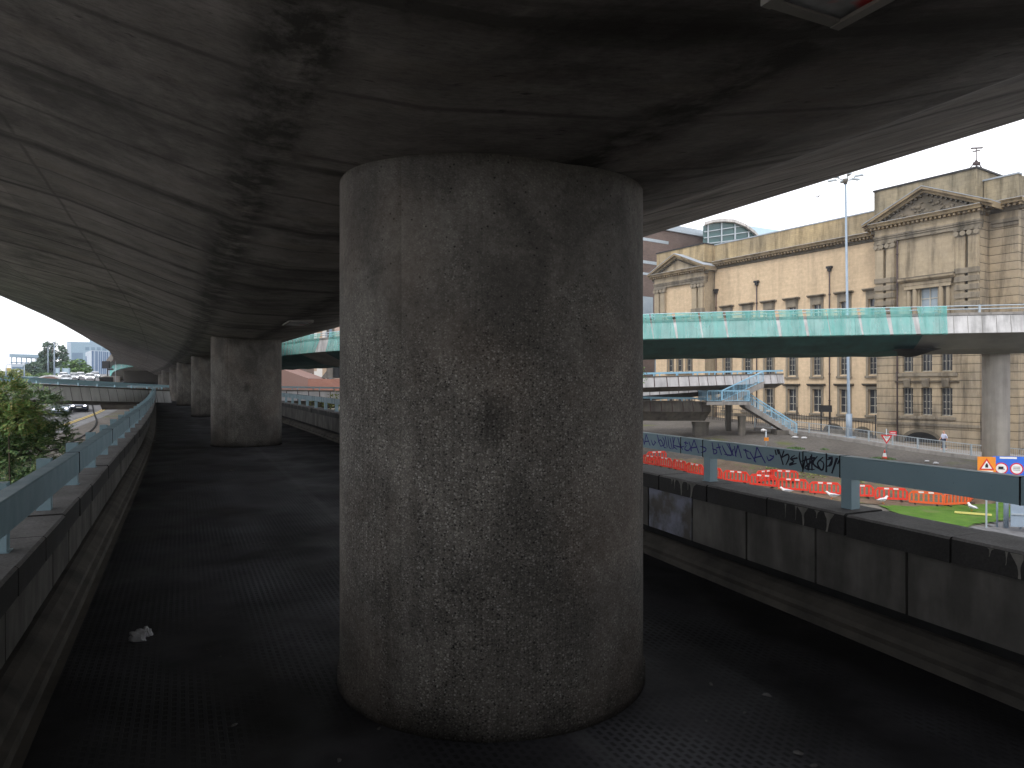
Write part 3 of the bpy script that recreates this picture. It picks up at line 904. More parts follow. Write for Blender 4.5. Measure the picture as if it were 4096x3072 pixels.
# right: posts at (2.44,5.0) and (1.9,6.5)
def s_of(x, y):
    i = min(range(len(near) - 1), key=lambda k: np.hypot(near[k][0][0] - x, near[k][0][1] - y))
    f = near[i]; return f[2] + (x - f[0][0]) * f[3][0] + (y - f[0][1]) * f[3][1]
sR = s_of(2.44, 5.0); spR = s_of(1.90, 6.5) - sR
sL = s_of(-2.68, 3.71); spL = s_of(-3.28, 4.93) - sL
pR = post_frames(near, -9, 58.5, spR, sR - spR * 9)
pL = post_frames(near, -9, 58.5, spL, sL - spL * 9)
gR = guard_rail(near, lambda Y: roff(Y) - .02, 1, 'pale blue steel guard rail on the right parapet, tagged with dark blue graffiti', rise, -.02, pR, True, M['bluerail'])
gL = guard_rail(near, lambda Y: loff(Y) - .13, -1, 'pale blue steel guard rail running along the left parapet past the tree', rise, -.145, pL, True, M['bluerail'], post_top=1.19)

# lime runs and graffiti on the right parapet / rail
def face_point(fr, offf, u, v):
    k = (u - 512) / F
    for a, b in zip(fr, fr[1:]):
        xa = a[0][0] + a[1][0] * offf(a[0][1]); ya = a[0][1] + a[1][1] * offf(a[0][1])
        xb = b[0][0] + b[1][0] * offf(b[0][1]); yb = b[0][1] + b[1][1] * offf(b[0][1])
        fa = xa - k * ya; fb = xb - k * yb
        if fa * fb <= 0 and ya > .5 and fa != fb:
            t = fa / (fa - fb)
            x = xa + t * (xb - xa); y = ya + t * (yb - ya)
            return Vector((x, y, CAMZ - (v - VH) / F * y)), Vector((a[1][0], a[1][1], 0))
    return None, None
RAILF = lambda Y: roff(Y) - .02 - .02 - .030 - .0025
def r5(x, y): return ((2550 + x / 2.765) / 4, (1600 + y / 2.765) / 4)
def r6(x, y): return ((3296 + x / 2.765) / 4, (1600 + y / 2.765) / 4)
def ribbon(mb, pts, wd):
    P = []
    for u, v in pts:
        p, n = face_point(near, RAILF, u, v)
        if p is None: return
        P.append((p, n))
    # smooth
    if len(P) > 2:
        pp = resample([tuple(p[0]) for p in P], .02); n = P[0][1]
        P = [(Vector(q), n) for q in pp]
    t_ = Vector((near[20][3][0], near[20][3][1], 0))
    rings = []
    for i, (p, n) in enumerate(P):
        a = P[max(0, i - 1)][0]; b = P[min(len(P) - 1, i + 1)][0]
        d = (b - a).normalized(); sdv = d.cross(n).normalized() * wd * (0.35 + 0.65 * math.sin(math.pi * (i + .6) / (len(P) + .2))) * .6
        rings.append((p, sdv, n))
    for (p, s1, n), (q, s2, n2) in zip(rings, rings[1:]):
        mb.face([p - s1, p + s1, q + s2, q - s2])
def rail_joints(fr, offf, side, parent, ss):
    for s_ in ss:
        for a, b in zip(fr, fr[1:]):
            if a[2] <= s_ < b[2]:
                t = (s_ - a[2]) / (b[2] - a[2]); p = a[0] * (1 - t) + b[0] * t; n = a[1]; o = offf(p[1]); z = rise(p[1])
                m2 = MB(); m2.obox((0, 0, 0), (a[3][0], a[3][1], 0), (n[0], n[1], 0), .004, .049, 1.20 - .157, 1.202)
                q = m2.build('rail_joint', M['dark'], parent); q.location = (p[0] + n[0] * o, p[1] + n[1] * o, z)
rail_joints(near, lambda Y: roff(Y) - .02 + (-.02 + .015), 1, gR, [f[2] + d_ for Yp, f in pR for d_ in (.05, .40) if Yp > 0][:60])
rail_joints(near, lambda Y: loff(Y) - .13 - (-.145 + .015), -1, gL, [f[2] + .3 for Yp, f in pL[::2] if Yp > 0][:40])
TAG_B = [[(60,420),(75,490)],[(95,380),(75,495)],[(95,380),(140,505)],[(80,460),(125,455)],[(150,440),(175,500),(200,460)],[(185,450),(205,480)],
 [(218,382),(240,470),(262,520)],[(225,470),(255,440),(285,500),(250,510)],[(275,410),(300,460),(290,520),(320,530)],[(305,400),(330,525)],[(335,405),(350,520),(375,540)],[(360,420),(385,545)],[(390,410),(400,540)],[(415,410),(395,500),(440,550)],[(445,415),(480,545)],[(400,500),(470,520),(520,510)],[(455,470),(500,550)],[(515,470),(560,480)],[(535,455),(530,500)],[(545,500),(520,540),(560,560),(590,520)],[(570,460),(600,570)],[(625,440),(585,560)],[(625,440),(680,590)],[(600,530),(660,520)],[(690,510),(750,530),(755,560),(700,585)],
 [(825,470),(845,600)],[(825,540),(880,560),(860,600),(840,580)],[(890,480),(930,610)],[(870,530),(920,520)],[(935,500),(960,560),(1000,620)],[(985,480),(1030,560),(1040,610),(960,600)],[(1010,480),(1060,620)],[(1040,600),(1060,540)],[(1070,510),(1090,630)],[(1110,500),(1080,620)],[(1110,500),(1150,640)],[(1170,550),(1230,570)],[(1195,540),(1200,590)],[(1205,590),(1215,640),(1260,650)],[(1240,570),(1310,690)],[(1320,520),(1290,680)],[(1320,520),(1415,700)],[(1290,640),(1370,620)],[(1430,620),(1450,670),(1500,640),(1505,610)],[(1460,610),(1510,630)]]
TAG_K = [[(1522,550),(1535,610)],[(1545,545),(1560,600)],[(1560,545),(1612,718)],[(1620,560),(1592,640)],[(1592,640),(1660,600),(1675,640),(1640,720)],[(1740,610),(1690,650),(1730,680),(1670,720),(1760,700)],[(1700,655),(1770,640)],[(1795,575),(1790,640),(1830,770)],[(1830,770),(1860,620)],[(1860,620),(1890,780)],[(1890,780),(1915,620)],[(1925,600),(1930,780)],[(1800,680),(1970,640),(1850,750),(1960,770)],[(1990,620),(1940,700),(2030,775)],[(2055,630),(1990,700),(2040,780),(2060,700),(2010,660)],[(2092,600),(2085,800)],[(2100,660),(2150,650),(2140,720),(2100,730)],[(2200,640),(2150,810)]]
TAG_K6 = [[(25,590),(28,800)],[(45,640),(95,635),(60,720),(30,735)],[(150,640),(85,812)],[(175,650),(150,710)]]
mb = MB()
for s_ in TAG_B: ribbon(mb, [r5(*p) for p in s_], .011)
mb.build('graffiti_tag', M['ink'], gR)
mb = MB()
for s_ in TAG_K: ribbon(mb, [r5(*p) for p in s_], .013)
for s_ in TAG_K6: ribbon(mb, [r6(*p) for p in s_], .012)
mb.build('graffiti_tag', M['inkblack'], gR)
# drips of lime on the coping face under the posts
rnd = random.Random(11); mb = MB()
def drip(f, lean, wd, ln):
    o = roff(f[0][1]) - .225 - .0022 - .005
    t = Vector((f[3][0], f[3][1], 0)); n = Vector((f[1][0], f[1][1], 0)); p = Vector((f[0][0], f[0][1], 0)) + n * o
    z0 = rise(f[0][1]) + .812
    k = 7; L_ = []; R_ = []
    for i in range(k):
        a = i / (k - 1)
        w_ = wd * ((1 - a) ** 4.0 * .9 + .20 * (1 - .3 * a)) * rnd.uniform(.75, 1.2)
        c = p + t * (lean * a) - n * (.004 if a > .92 else 0)
        zz = z0 - ln * a
        L_.append((c - t * w_ + Vector((0, 0, zz)))); R_.append((c + t * w_ + Vector((0, 0, zz))))
    for i in range(k - 1): mb.face([L_[i], R_[i], R_[i + 1], L_[i + 1]])
for Yp, f in pR:
    if Yp < 0: continue
    drip(f, .02, .05, .135)
    f2 = min(near, key=lambda g: abs(g[2] - (f[2] + .42)))
    if rnd.random() < .8: drip(f2, -.01, .045, .13)
    f3 = min(near, key=lambda g: abs(g[2] - (f[2] + .2)))
    for q in (-.12, .08, .15):
        f3 = min(near, key=lambda g: abs(g[2] - f[2])); f3 = (f3[0] + np.array([f3[3][0], f3[3][1], 0]) * (q + rnd.uniform(-.03, .03)), f3[1], f3[2], f3[3])
        drip(f3, rnd.uniform(-.01, .01), rnd.uniform(.008, .02), rnd.uniform(.04, .12))
mb.build('lime_stain', M['lime'], pr)

# ------------------------------------------------------------------ far cross walkway and its branches (small in the picture)
def bridge(name, label, pts, wdt, par_h=.85, rails=(-1, 1), rail_mat='bluerail_far', panel='conc_panel', soffit='conc_dark', step=1.0, depth=.9, posts=True, lean=.18, cat='footbridge', deckname='deck', railz=.35, coping=True):
    """pts: (x,y,ztop_of_deck)"""
    path = resample(pts, step); fr = frames(path)
    e = empty(name, (0, 0, 0), 0, label, cat)
    h = wdt / 2
    mb = MB()
    rings = [[P3(f, o, f[0][2] + z) for o, z in ((-h, 0), (h, 0), (h + .2, -.18), (h * .45, -depth), (-h * .45, -depth), (-h - .2, -.18))] for f in fr]
    mb.loft(rings, 0, True, False)
    fix_normals(mb.build(deckname, M[soffit], e))
    for sg in (-1, 1):
        mb = MB(); mj = MB()
        for i in range(len(fr) - 1):
            a, b = fr[i], fr[i + 1]
            c = []
            A = []
            for t in (.04, .96):
                p = a[0] * (1 - t) + b[0] * t; n = a[1] * (1 - t) + b[1] * t
                A.append((p, n))
            for o_, z_ in ((h + .02 + lean, -.16), (h + .14 + lean, -.16), (h + .14, par_h - .1), (h + .02, par_h - .1)):
                for p, n in A: c.append((p[0] + n[0] * sg * o_, p[1] + n[1] * sg * o_, p[2] + z_))
            mb.box8([c[0], c[1], c[3], c[2], c[6], c[7], c[5], c[4]])
        fix_normals(mb.build('parapet_panel', M[panel], e))
        rings = [[P3(f, sg * o, f[0][2] + z) for o, z in ((h + .04 + lean, -.15), (h + .115 + lean, -.15), (h + .115, par_h - .12), (h + .04, par_h - .12))] for f in fr]
        mj.loft(rings, 0, True, False); fix_normals(mj.build('joint_backing', M['joint'], e))
        if coping:
            mc = MB()
            rings = [[P3(f, sg * o, f[0][2] + z) for o, z in ((h - .10, par_h - .1), (h + .18, par_h - .1), (h + .18, par_h), (h - .10, par_h))] for f in fr]
            mc.loft(rings, 0, True, False); fix_normals(mc.build('coping', M['conc_dark'], e))
    for sg in rails:
        mb = MB(); o0 = h + .05
        rings = [[P3(f, sg * (o0 + o), f[0][2] + par_h + z) for o, z in ((-.04, railz - .16), (.04, railz - .16), (.04, railz), (-.04, railz))] for f in fr]
        mb.loft(rings, 0, True, False); fix_normals(mb.build('rail_board', M[rail_mat], e))
        if posts:
            k = max(1, int(1.6 / step + .5))
            for f in fr[::k][:45]:
                m2 = MB(); m2.obox((0, 0, 0), (f[3][0], f[3][1], 0), (f[1][0], f[1][1], 0), .045, .045, par_h - .02, par_h + railz - .15)
                o = m2.build('post', M[rail_mat], e); o.location = P3(f, sg * o0, f[0][2])
    return e, fr

# cross walkway at the far end: left branch towards the camera's left, right branch behind the columns
bridge('footbridge', 'pale panelled footbridge with light blue rail crossing over the road at the left', [(-31.8, 22, 1.72), (-30.9, 30, 1.48), (-29.9, 38, 1.15), (-28.7, 46, .86), (-27.6, 53, .60)], 3.4, par_h=.80, step=.80, depth=.36, panel='conc_bridge', rail_mat='bluerail_pale')
bridge('footbridge', 'far shaded walkway across the end of the covered walkway', [(-36.2, 62.2, .52), (-30.0, 64.2, .52), (-24, 67, .50), (-17.5, 70, .40)], 3.6, step=1.0, depth=.9, rail_mat='bluerail')
# footbridge in the middle distance to the right, ending at the stairs
fb_pts = [(-15.8, 73.5, .75), (-8, 71.5, .95), (2, 68.5, 1.35), (11.7, 66, 1.72), (19.5, 68.8, 1.95), (27.0, 73.2, 2.15)]
fb, fbf = bridge('footbridge', 'upper concrete footbridge with light blue rail ending above the blue staircase', fb_pts, 3.0, step=1.05, depth=.62)
bridge('footbridge', 'middle sloping ramp with pale panels joining the upper footbridge from below', [(4, 71.5, .2), (12, 72.0, .80), (19, 73.0, 1.30), (24.0, 75.2, 1.85)], 2.4, step=1.0, depth=.7, rails=(), posts=False)
bridge('footbridge', 'lowest dirty concrete ramp meeting the stair landing', [(2, 70, -.5), (10, 68.6, -.52), (15, 68.9, -.60), (19.0, 70.2, -.65)], 2.6, step=1.0, depth=1.1, panel='conc_dark', rail_mat='bluerail_far')

# piers beneath them
def pier(x, y, wx, wy, z0, z1, label, mat_='conc_dark', rot=0, taper=.12, name='bridge_pier'):
    mb = MB()
    c = [(-wx, -wy), (wx, -wy), (wx, wy), (-wx, wy)]
    n = 16
    rings = []
    for z, s_ in ((z0, 1.0), (z0 + (z1 - z0) * .7, 1.0), (z1, 1.0 + taper)):
        ring = []
        for k in range(n):
            a = 2 * math.pi * k / n
            cx, cy = math.cos(a), math.sin(a)
            e_ = .35
            px = math.copysign(abs(cx) ** e_, cx) * wx * s_; py = math.copysign(abs(cy) ** e_, cy) * wy * s_
            ring.append((px, py, z - z0))
        rings.append(ring)
    mb.loft(rings, 0, True, False)
    o = mb.build(name, M[mat_]); o.location = (x, y, z0); o.rotation_euler = (0, 0, rot)
    return tag(o, label, 'pier')
pier(18.9, 70.2, .75, .5, gz(18.9, 70.2) - .1, -1.9, 'squat dirty pier under the lowest ramp, left of the stairs')
pier(22.6, 73.2, .28, .28, gz(22.6, 73.2) - .1, .95, 'slim tall square pier behind the stair landing')
pier(22.6, 68.9, .32, .32, gz(22.6, 68.9) - .1, -1.25, 'slim grey pier directly under the stair landing')
pier(-31.4, 26, .45, .45, gz(-31.4, 26) - .1, .6, 'pier under the left footbridge')

# staircase
st = empty('staircase', (0, 0, 0), 0, 'concrete staircase with light blue railings rising from the paving to the footbridge end', 'staircase')
def stair_flight(a, b, wdt, nst):
    a = Vector(a); b = Vector(b); d = Vector((b.x - a.x, b.y - a.y, 0)); L_ = d.length; d.normalize(); n = Vector((d.y, -d.x, 0))
    mb = MB(); pa = []
    for i in range(nst):
        p = a + d * (L_ * i / nst); z0 = a.z + (b.z - a.z) * i / nst; z1 = a.z + (b.z - a.z) * (i + 1) / nst
        pa.append((p, z0)); pa.append((p, z1))
    pa.append((b, b.z))
    low = [(b, b.z - .55), (a + d * .0, a.z - .38)]
    prof = pa + low
    for sg in (1, -1): mb.face([Vector((p.x, p.y, z)) + n * sg * wdt / 2 for p, z in (prof if sg == 1 else list(reversed(prof)))])
    for i in range(len(prof)):
        (p, z), (q, z2) = prof[i], prof[(i + 1) % len(prof)]
        P_ = Vector((p.x, p.y, z)); Q_ = Vector((q.x, q.y, z2))
        mb.face([P_ + n * wdt / 2, P_ - n * wdt / 2, Q_ - n * wdt / 2, Q_ + n * wdt / 2])
    fix_normals(mb.build('stair_flight', M['conc'], st))
    for sg in (1, -1):
        m2 = MB(); o = n * sg * (wdt / 2 - .05)
        up = Vector((0, 0, 1.05)); lo = Vector((0, 0, .12))
        m2.bar(a + o + up, b + o + up, .09, .10); m2.bar(a + o + lo, b + o + lo, .05, .05)
        k = max(2, int((b - a).length / .16))
        for i in range(k + 1):
            q = a.lerp(b, i / k) + o
            th = .075 if i % 9 == 0 else .03
            m2.bar(q + lo, q + up, th, th)
        m2.build('stair_railing', M['bluerail_far'], st)
def railing(pts, parent, h=1.05, mat_='bluerail_far', gap=.16, post=9, name='stair_railing'):
    m2 = MB()
    for a, b in zip(pts, pts[1:]):
        a = Vector(a); b = Vector(b); up = Vector((0, 0, h)); lo = Vector((0, 0, .1))
        m2.bar(a + up, b + up, .09, .10); m2.bar(a + lo, b + lo, .045, .045)
        k = max(2, int((b - a).length / gap))
        for i in range(k + 1):
            q = a.lerp(b, i / k); th = .075 if i % post == 0 else .03
            m2.bar(q + lo, q + up, th, th)
    return m2.build(name, M[mat_], parent)
LZ = .18     # landing level
foot = Vector((28.0, 69.6, gz(28.0, 69.6) + .02))
stair_flight((19.9, 68.0, LZ), (24.4, 69.3, 2.1), 1.7, 13)   # upper flight rises to the bridge
mid = Vector((26.0, 69.5, -2.0))
stair_flight(foot, (22.9, 69.7, LZ), 1.7, 17)
mb = MB(); mb.box(18.7, 22.9, 67.2, 70.6, LZ - .3, LZ - .002)
mb.build('landing', M['conc'], st)
railing([(18.8, 70.5, LZ), (18.8, 67.3, LZ), (22.8, 67.3, LZ), (22.8, 68.8, LZ)], st)
railing([(18.8, 70.5, LZ), (22.8, 70.5, LZ)], st)
mb = MB(); mb.box(26.0, 27.2, 68.75, 70.35, gz(26.6, 69.5) - .3, -2.65)
mb.build('stair_base', M['conc_dark'], st)

# ------------------------------------------------------------------ second flyover with green netting
f2pts = [(58, 41.5, 5.25), (45, 43.5, 5.25), (33, 46.4, 5.25), (21, 49.0, 5.22), (9.5, 52.0, 5.18), (-2.5, 57.2, 5.12), (-13, 65, 5.08), (-22.0, 75.5, 5.05), (-38, 91, 5.0), (-54, 108, 4.9), (-68, 128, 4.6), (-80, 148, 4.1), (-93, 170, 3.8)]
path2 = resample(f2pts, 1.6); fr2 = frames(path2)   # runs right to left: right-hand normal points away (north)?
# normals: travelling left/away, the right-hand normal points to the far side; near side is negative offset
fly2 = empty('flyover', (0, 0, 0), 0, 'second concrete flyover crossing the view with pale parapets partly wrapped in green debris netting', 'flyover')
HW = 4.0
mb = MB()
rings = [[P3(f, o, f[0][2] + z) for o, z in ((-HW - .1, -.25), (-HW + .0, -.32), (-2.0, -1.15), (-.8, -1.38), (.8, -1.38), (2.0, -1.15), (HW - .1, -.32), (HW, -.25), (HW, .0), (-HW, .0))] for f in fr2]
mb.loft(rings, 0, True, False); fix_normals(mb.build('soffit', M['conc_soffit2'], fly2))
for sg in (-1, 1):
    mb = MB()
    rings = [[P3(f, sg * o, f[0][2] + z) for o, z in ((HW - .12, .002), (HW + .16, -.27), (HW + .03, .80), (HW + .0, .84), (HW - .16, .84))] for f in fr2]
    mb.loft(rings, 0, True, False)
    for f in frames(resample(f2pts, .8))[:130]:
        a = Vector(P3(f, sg * (HW + .168), f[0][2] - .27)); b = Vector(P3(f, sg * (HW + .038), f[0][2] + .80)); t = Vector((f[3][0], f[3][1], 0)) * .012
        n = Vector((f[1][0], f[1][1], 0)) * sg * .004
        mb.face([a - t + n, a + t + n, b + t + n, b - t + n], 1)
    mb.build('parapet_panel', [M['conc_pale'], M['conc_soffit2']], fly2)
    mb = MB()
    mb.loft([[P3(f, sg * o, f[0][2] + z) for o, z in ((HW - .20, .842), (HW + .07, .842), (HW + .07, 1.0), (HW - .20, 1.0))] for f in fr2], 0, True, False)
    fix_normals(mb.build('coping', M['conc'], fly2))
    mb = MB()
    for zz in (1.22, 1.42): mb.tube([P3(f, sg * HW, f[0][2] + zz) for f in fr2], .035, 6)
    mb.build('rail_pipe', M['steel'], fly2)
    for f in fr2[::2]:
        m2 = MB(); m2.obox((0, 0, 0), (f[3][0], f[3][1], 0), (f[1][0], f[1][1], 0), .05, .07, 1.0, 1.47)
        o = m2.build('post', M['steel'], fly2); o.location = P3(f, sg * HW, f[0][2])
# pier at the right
px, py = 32.9, 47.6
mb = MB(); n = 32; g0 = gz(px, py) - .2; rings = []
for z, s_ in ((g0, 1.0), (2.6, 1.0), (3.6, 1.0), (3.95, 1.0)):
    rings.append([(.80 * s_ * math.cos(2 * math.pi * k / n), .80 * s_ * math.sin(2 * math.pi * k / n), z - g0) for k in range(n)])
mb.loft(rings, 0, True, True)
o = mb.build('concrete_column', M['pier']); o.location = (px, py, g0); tag(o, 'slim round pale column holding the netted flyover at the right edge', 'column')
# netting: sheets over the parapet and under the soffit, with slanting gaps
def net_sheet(s_a, s_b, slant0, slant1, label, parent):
    """sheet between arc lengths s_a and s_b; slant shifts the lower edge"""
    mb = MB(); rn = random.Random(int(s_a * 10))
    cols = max(3, int((s_b - s_a) / .5))
    zs = [(1.46, -.02), (1.40, .08), (1.0, .10), (.80, .07), (.3, .13), (-.27, .18), (-.34, .10)]
    def pt(s, o, z):
        for a, b in zip(fr2, fr2[1:]):
            if a[2] <= s <= b[2]:
                t = (s - a[2]) / (b[2] - a[2]); p = a[0] * (1 - t) + b[0] * t; n = a[1] * (1 - t) + b[1] * t
                return (p[0] - n[0] * o, p[1] - n[1] * o, p[2] + z)
        return P3(fr2[-1], -o, fr2[-1][0][2] + z)
    grid = []
    ph = rn.uniform(0, 6)
    for i in range(cols + 1):
        a = i / cols; row = []
        for j, (z, o) in enumerate(zs):
            fz = (1.46 - z) / 1.8
            s = s_a + slant0 * fz + (s_b + slant1 * fz - s_a - slant0 * fz) * a
            sag = -.02 * abs(math.sin(s * 1.3 + ph)) if j == 0 else 0
            row.append(pt(s, HW + o + .012 + .02 * math.sin(s * 5 + j), z + sag))
        grid.append(row)
    for i in range(cols):
        for j in range(len(zs) - 1):
            mb.face([grid[i][j], grid[i + 1][j], grid[i + 1][j + 1], grid[i][j + 1]], 0, None, True)
    o = mb.build('debris_net', M['net'], parent)
    return o
def s2_at(u):
    """arc length on the near parapet seen at picture column u"""
    k = (u - 512) / F; best = None
    for a, b in zip(fr2, fr2[1:]):
        xa, ya, _ = P3(a, -HW, 0); xb, yb, _ = P3(b, -HW, 0)
        fa = xa - k * ya; fb = xb - k * yb
        if fa * fb <= 0: return a[2] + (b[2] - a[2]) * fa / (fa - fb + 1e-12)
    return 0
net = empty('debris_netting', (0, 0, 0), 0, 'green debris netting wrapped in sheets over the parapet of the crossing flyover', 'netting')
def rr(n, x): return ((2550 if n == 3 else 3296) + x / 2.765) / 4
NB = [(rr(4, 1355), 0), (rr(4, 1010), .9), (rr(4, 712), .7), (rr(4, 385), .45), (rr(4, 62), .7), (rr(3, 2130), .9), (rr(3, 1850), .6), (rr(3, 1548), .6), (rr(3, 965), .45), (rr(3, 685), .35), (rr(3, 408), .5), (rr(3, 145), .3), (560, .3), (480, .4), (400, .3), (358, .3)]
for (ua, wa), (ub, wb) in zip(NB, NB[1:]):
    sa, sb = s2_at(ua), s2_at(ub)
    net_sheet(sa + wa * .33, sb - wb * .05, -.30 if wa else 0, -.22, '', net)
net_sheet(s2_at(340.8) - 2, s2_at(330.5), 0, .5, '', net)
net_sheet(s2_at(322), s2_at(282) + 6, .9, 0, '', net)
net_sheet(s2_at(282) + 6.2, fr2[-1][2] - 6, 0, 0, '', net)
# underside netting: slack skin below the soffit
mb = MB(); s_lim = s2_at(rr(4, 1290)); s_gap0 = s2_at(322)
grid = []
for f in fr2:
    if f[2] < s_lim or f[0][1] > 88: continue
    row = []
    for o, z in ((-HW - .05, -.36), (-3.0, -.86), (-1.9, -1.28), (0, -1.52), (1.9, -1.28), (HW + .05, -.36)):
        row.append(P3(f, o, f[0][2] + z - .04 * math.sin(f[2] * 1.7 + o)))
    grid.append((f[2], row))
for (s1, a), (s2, b) in zip(grid, grid[1:]):
    if s_gap0 - 1.0 < s1 < s_gap0 + 3.0: continue
    for j in range(5): mb.face([a[j], a[j + 1], b[j + 1], b[j]], 0, None, True)
mb.build('underside_net', M['netdark'], net)
# the slack bulge of netting at its right end
mb = MB(); fb_ = min(fr2, key=lambda f: abs(f[2] - s2_at(936)))
rings = []
for i in range(9):
    a = i / 8; cx = -1.2 + 2.6 * a
    dep = .05 + .50 * math.sin(math.pi * min(1, a * 1.0)) ** 1.5 * (0.55 + .55 * a)
    ring = []
    for k in range(10):
        th = math.pi * k / 9
        ring.append(Vector(P3(fb_, -1.2 + 1.9 * math.cos(th), fb_[0][2] - 1.15 - dep * math.sin(th))) + Vector((fb_[3][0], fb_[3][1], 0)) * (-cx))
    rings.append(ring)
mb.loft(rings, 0, False, True, closed=False)
mb.build('net_bulge', M['dark'], net)  # netting coloured near-black, its shade put into the colour

# abutment and retaining walls where the second flyover meets the ground
ab = tag(pier(-64.6, 113, 1.3, 1.2, gz(-64.6, 113) - .3, 3.3, 'concrete abutment block with a dark opening where the netted flyover comes down', 'conc', .5, .0, 'abutment'), None, 'abutment')
mb = MB(); mb.box(-1.7, 0.2, -1.32, -1.25, .3, 2.3); mb.build('opening', M['dark'], ab)
rw = empty('retaining_wall', (0, 0, 0), 0, 'long dark banded retaining wall in the shade beneath the two flyovers', 'wall')
A_, B_ = Vector((-56.5, 102, 0)), Vector((-38, 98, 0))
for (z0, z1, m_, pr_) in ((-3.0, .6, 'soot', 0), (.6, 1.9, 'conc_dark', .06), (1.9, 2.3, 'dark', .0), (2.3, 3.9, 'soot', .10)):
    mb = MB(); n = (B_ - A_).cross(Vector((0, 0, 1))).normalized()
    mb.box8([*(tuple(p + q + Vector((0, 0, z0))) for p, q in ((A_, n * pr_), (B_, n * pr_), (B_, n * -.5), (A_, n * -.5))), *(tuple(p + q + Vector((0, 0, z1))) for p, q in ((A_, n * pr_), (B_, n * pr_), (B_, n * -.5), (A_, n * -.5)))])
    fix_normals(mb.build('wall_band', M[m_], rw))
for k in range(14):
    p = A_.lerp(B_, (k + .5) / 14); mb = MB(); mb.obox(p + n * .09, (B_ - A_), n, .06, .05, .6, 1.9); mb.build('rib', M['soot'], rw)

# ------------------------------------------------------------------ museum (local axes: x along the facade to the left, y out of the wall, z up)
TA = Vector((-.547, .837, 0))
museum = empty('museum_building', (42.6, 69, 0), math.atan2(.837, -.547), 'long classical sandstone museum with pediments, banded corner pilasters and rows of tall barred windows', 'building')
class FB(MB):
    def fbox(s, t0, t1, p0, p1, z0, z1, mi=0):
        if t0 > t1: t0, t1 = t1, t0
        c = [(t0, p0, z0), (t1, p0, z0), (t1, p1, z0), (t0, p1, z0), (t0, p0, z1), (t1, p0, z1), (t1, p1, z1), (t0, p1, z1)]
        for q in ((0, 3, 2, 1), (4, 5, 6, 7), (0, 1, 5, 4), (1, 2, 6, 5), (2, 3, 7, 6), (3, 0, 4, 7)):
            P = [c[i] for i in q]
            if q in ((0, 1, 5, 4), (2, 3, 7, 6)): uv = [(a[0], a[2]) for a in P]
            elif q in ((1, 2, 6, 5), (3, 0, 4, 7)): uv = [(a[1] + 3.3, a[2]) for a in P]
            else: uv = [(a[0], a[1]) for a in P]
            s.face(P, mi, uv)
    def prof(s, t0, t1, pr, mi=0):
        """pr closed profile of (p,z) extruded along t"""
        n = len(pr)
        for i in range(n):
            (p0, z0), (p1, z1) = pr[i], pr[(i + 1) % n]
            s.face([(t0, p0, z0), (t1, p0, z0), (t1, p1, z1), (t0, p1, z1)], mi, [(t0, z0 + p0), (t1, z0 + p0), (t1, z1 + p1), (t0, z1 + p1)])
        s.face([(t0, p, z) for p, z in reversed(pr)], mi, [(p, z) for p, z in reversed(pr)])
        s.face([(t1, p, z) for p, z in pr], mi, [(p, z) for p, z in pr])
def holed_wall(fb, t0, t1, z0, z1, p, holes, depth, mi=0):
    ts = sorted({t0, t1, *[h[0] for h in holes], *[h[1] for h in holes]}); ts = [t for t in ts if t0 <= t <= t1]
    zs = sorted({z0, z1, *[h[2] for h in holes], *[h[3] for h in holes]}); zs = [z for z in zs if z0 <= z <= z1]
    for a, b in zip(ts, ts[1:]):
        for c, d in zip(zs, zs[1:]):
            tm, zm = (a + b) / 2, (c + d) / 2
            if any(h[0] < tm < h[1] and h[2] < zm < h[3] for h in holes): continue
            fb.face([(a, p, c), (b, p, c), (b, p, d), (a, p, d)], mi, [(a, c), (b, c), (b, d), (a, d)])
    for h in holes:
        a, b, c, d = h; q = p - depth
        for P in ([(a, p, c), (a, q, c), (a, q, d), (a, p, d)], [(b, p, c), (b, q, c), (b, q, d), (b, p, d)], [(a, p, c), (b, p, c), (b, q, c), (a, q, c)], [(a, p, d), (b, p, d), (b, q, d), (a, q, d)]):
            fb.face(P, mi, [(x[0] + x[1], x[2]) for x in P])
WT = [26.55, 23.4, 20.2, 17.0, 13.75, 10.4, 7.1]
holes = []
for t in WT:
    w2 = .56
    holes += [(t - w2, t + w2, -1.30, 1.35), (t - w2, t + w2, 2.92, 6.7), (t - w2, t + w2, 7.6, 11.08)]
fb_ = FB(); holed_wall(fb_, 5.7, 28.6, -6.0, 17.4, 0.0, holes, .38)
fb_.build('wall', M['ashlar'], museum)
# body behind (roof and back)
fb_ = FB(); fb_.fbox(-6.3, 37.6, -24, -.5, -7, 17.3); fb_.build('rear_block', M['ashlar'], museum)
# plinth band and basement wall
fb_ = FB(); fb_.fbox(5.8, 28.6, 0.0, .10, -2.15, -1.78); fb_.fbox(5.8, 28.6, 0.0, .16, -6, -3.6); fb_.build('plinth', M['grey_stone'], museum)
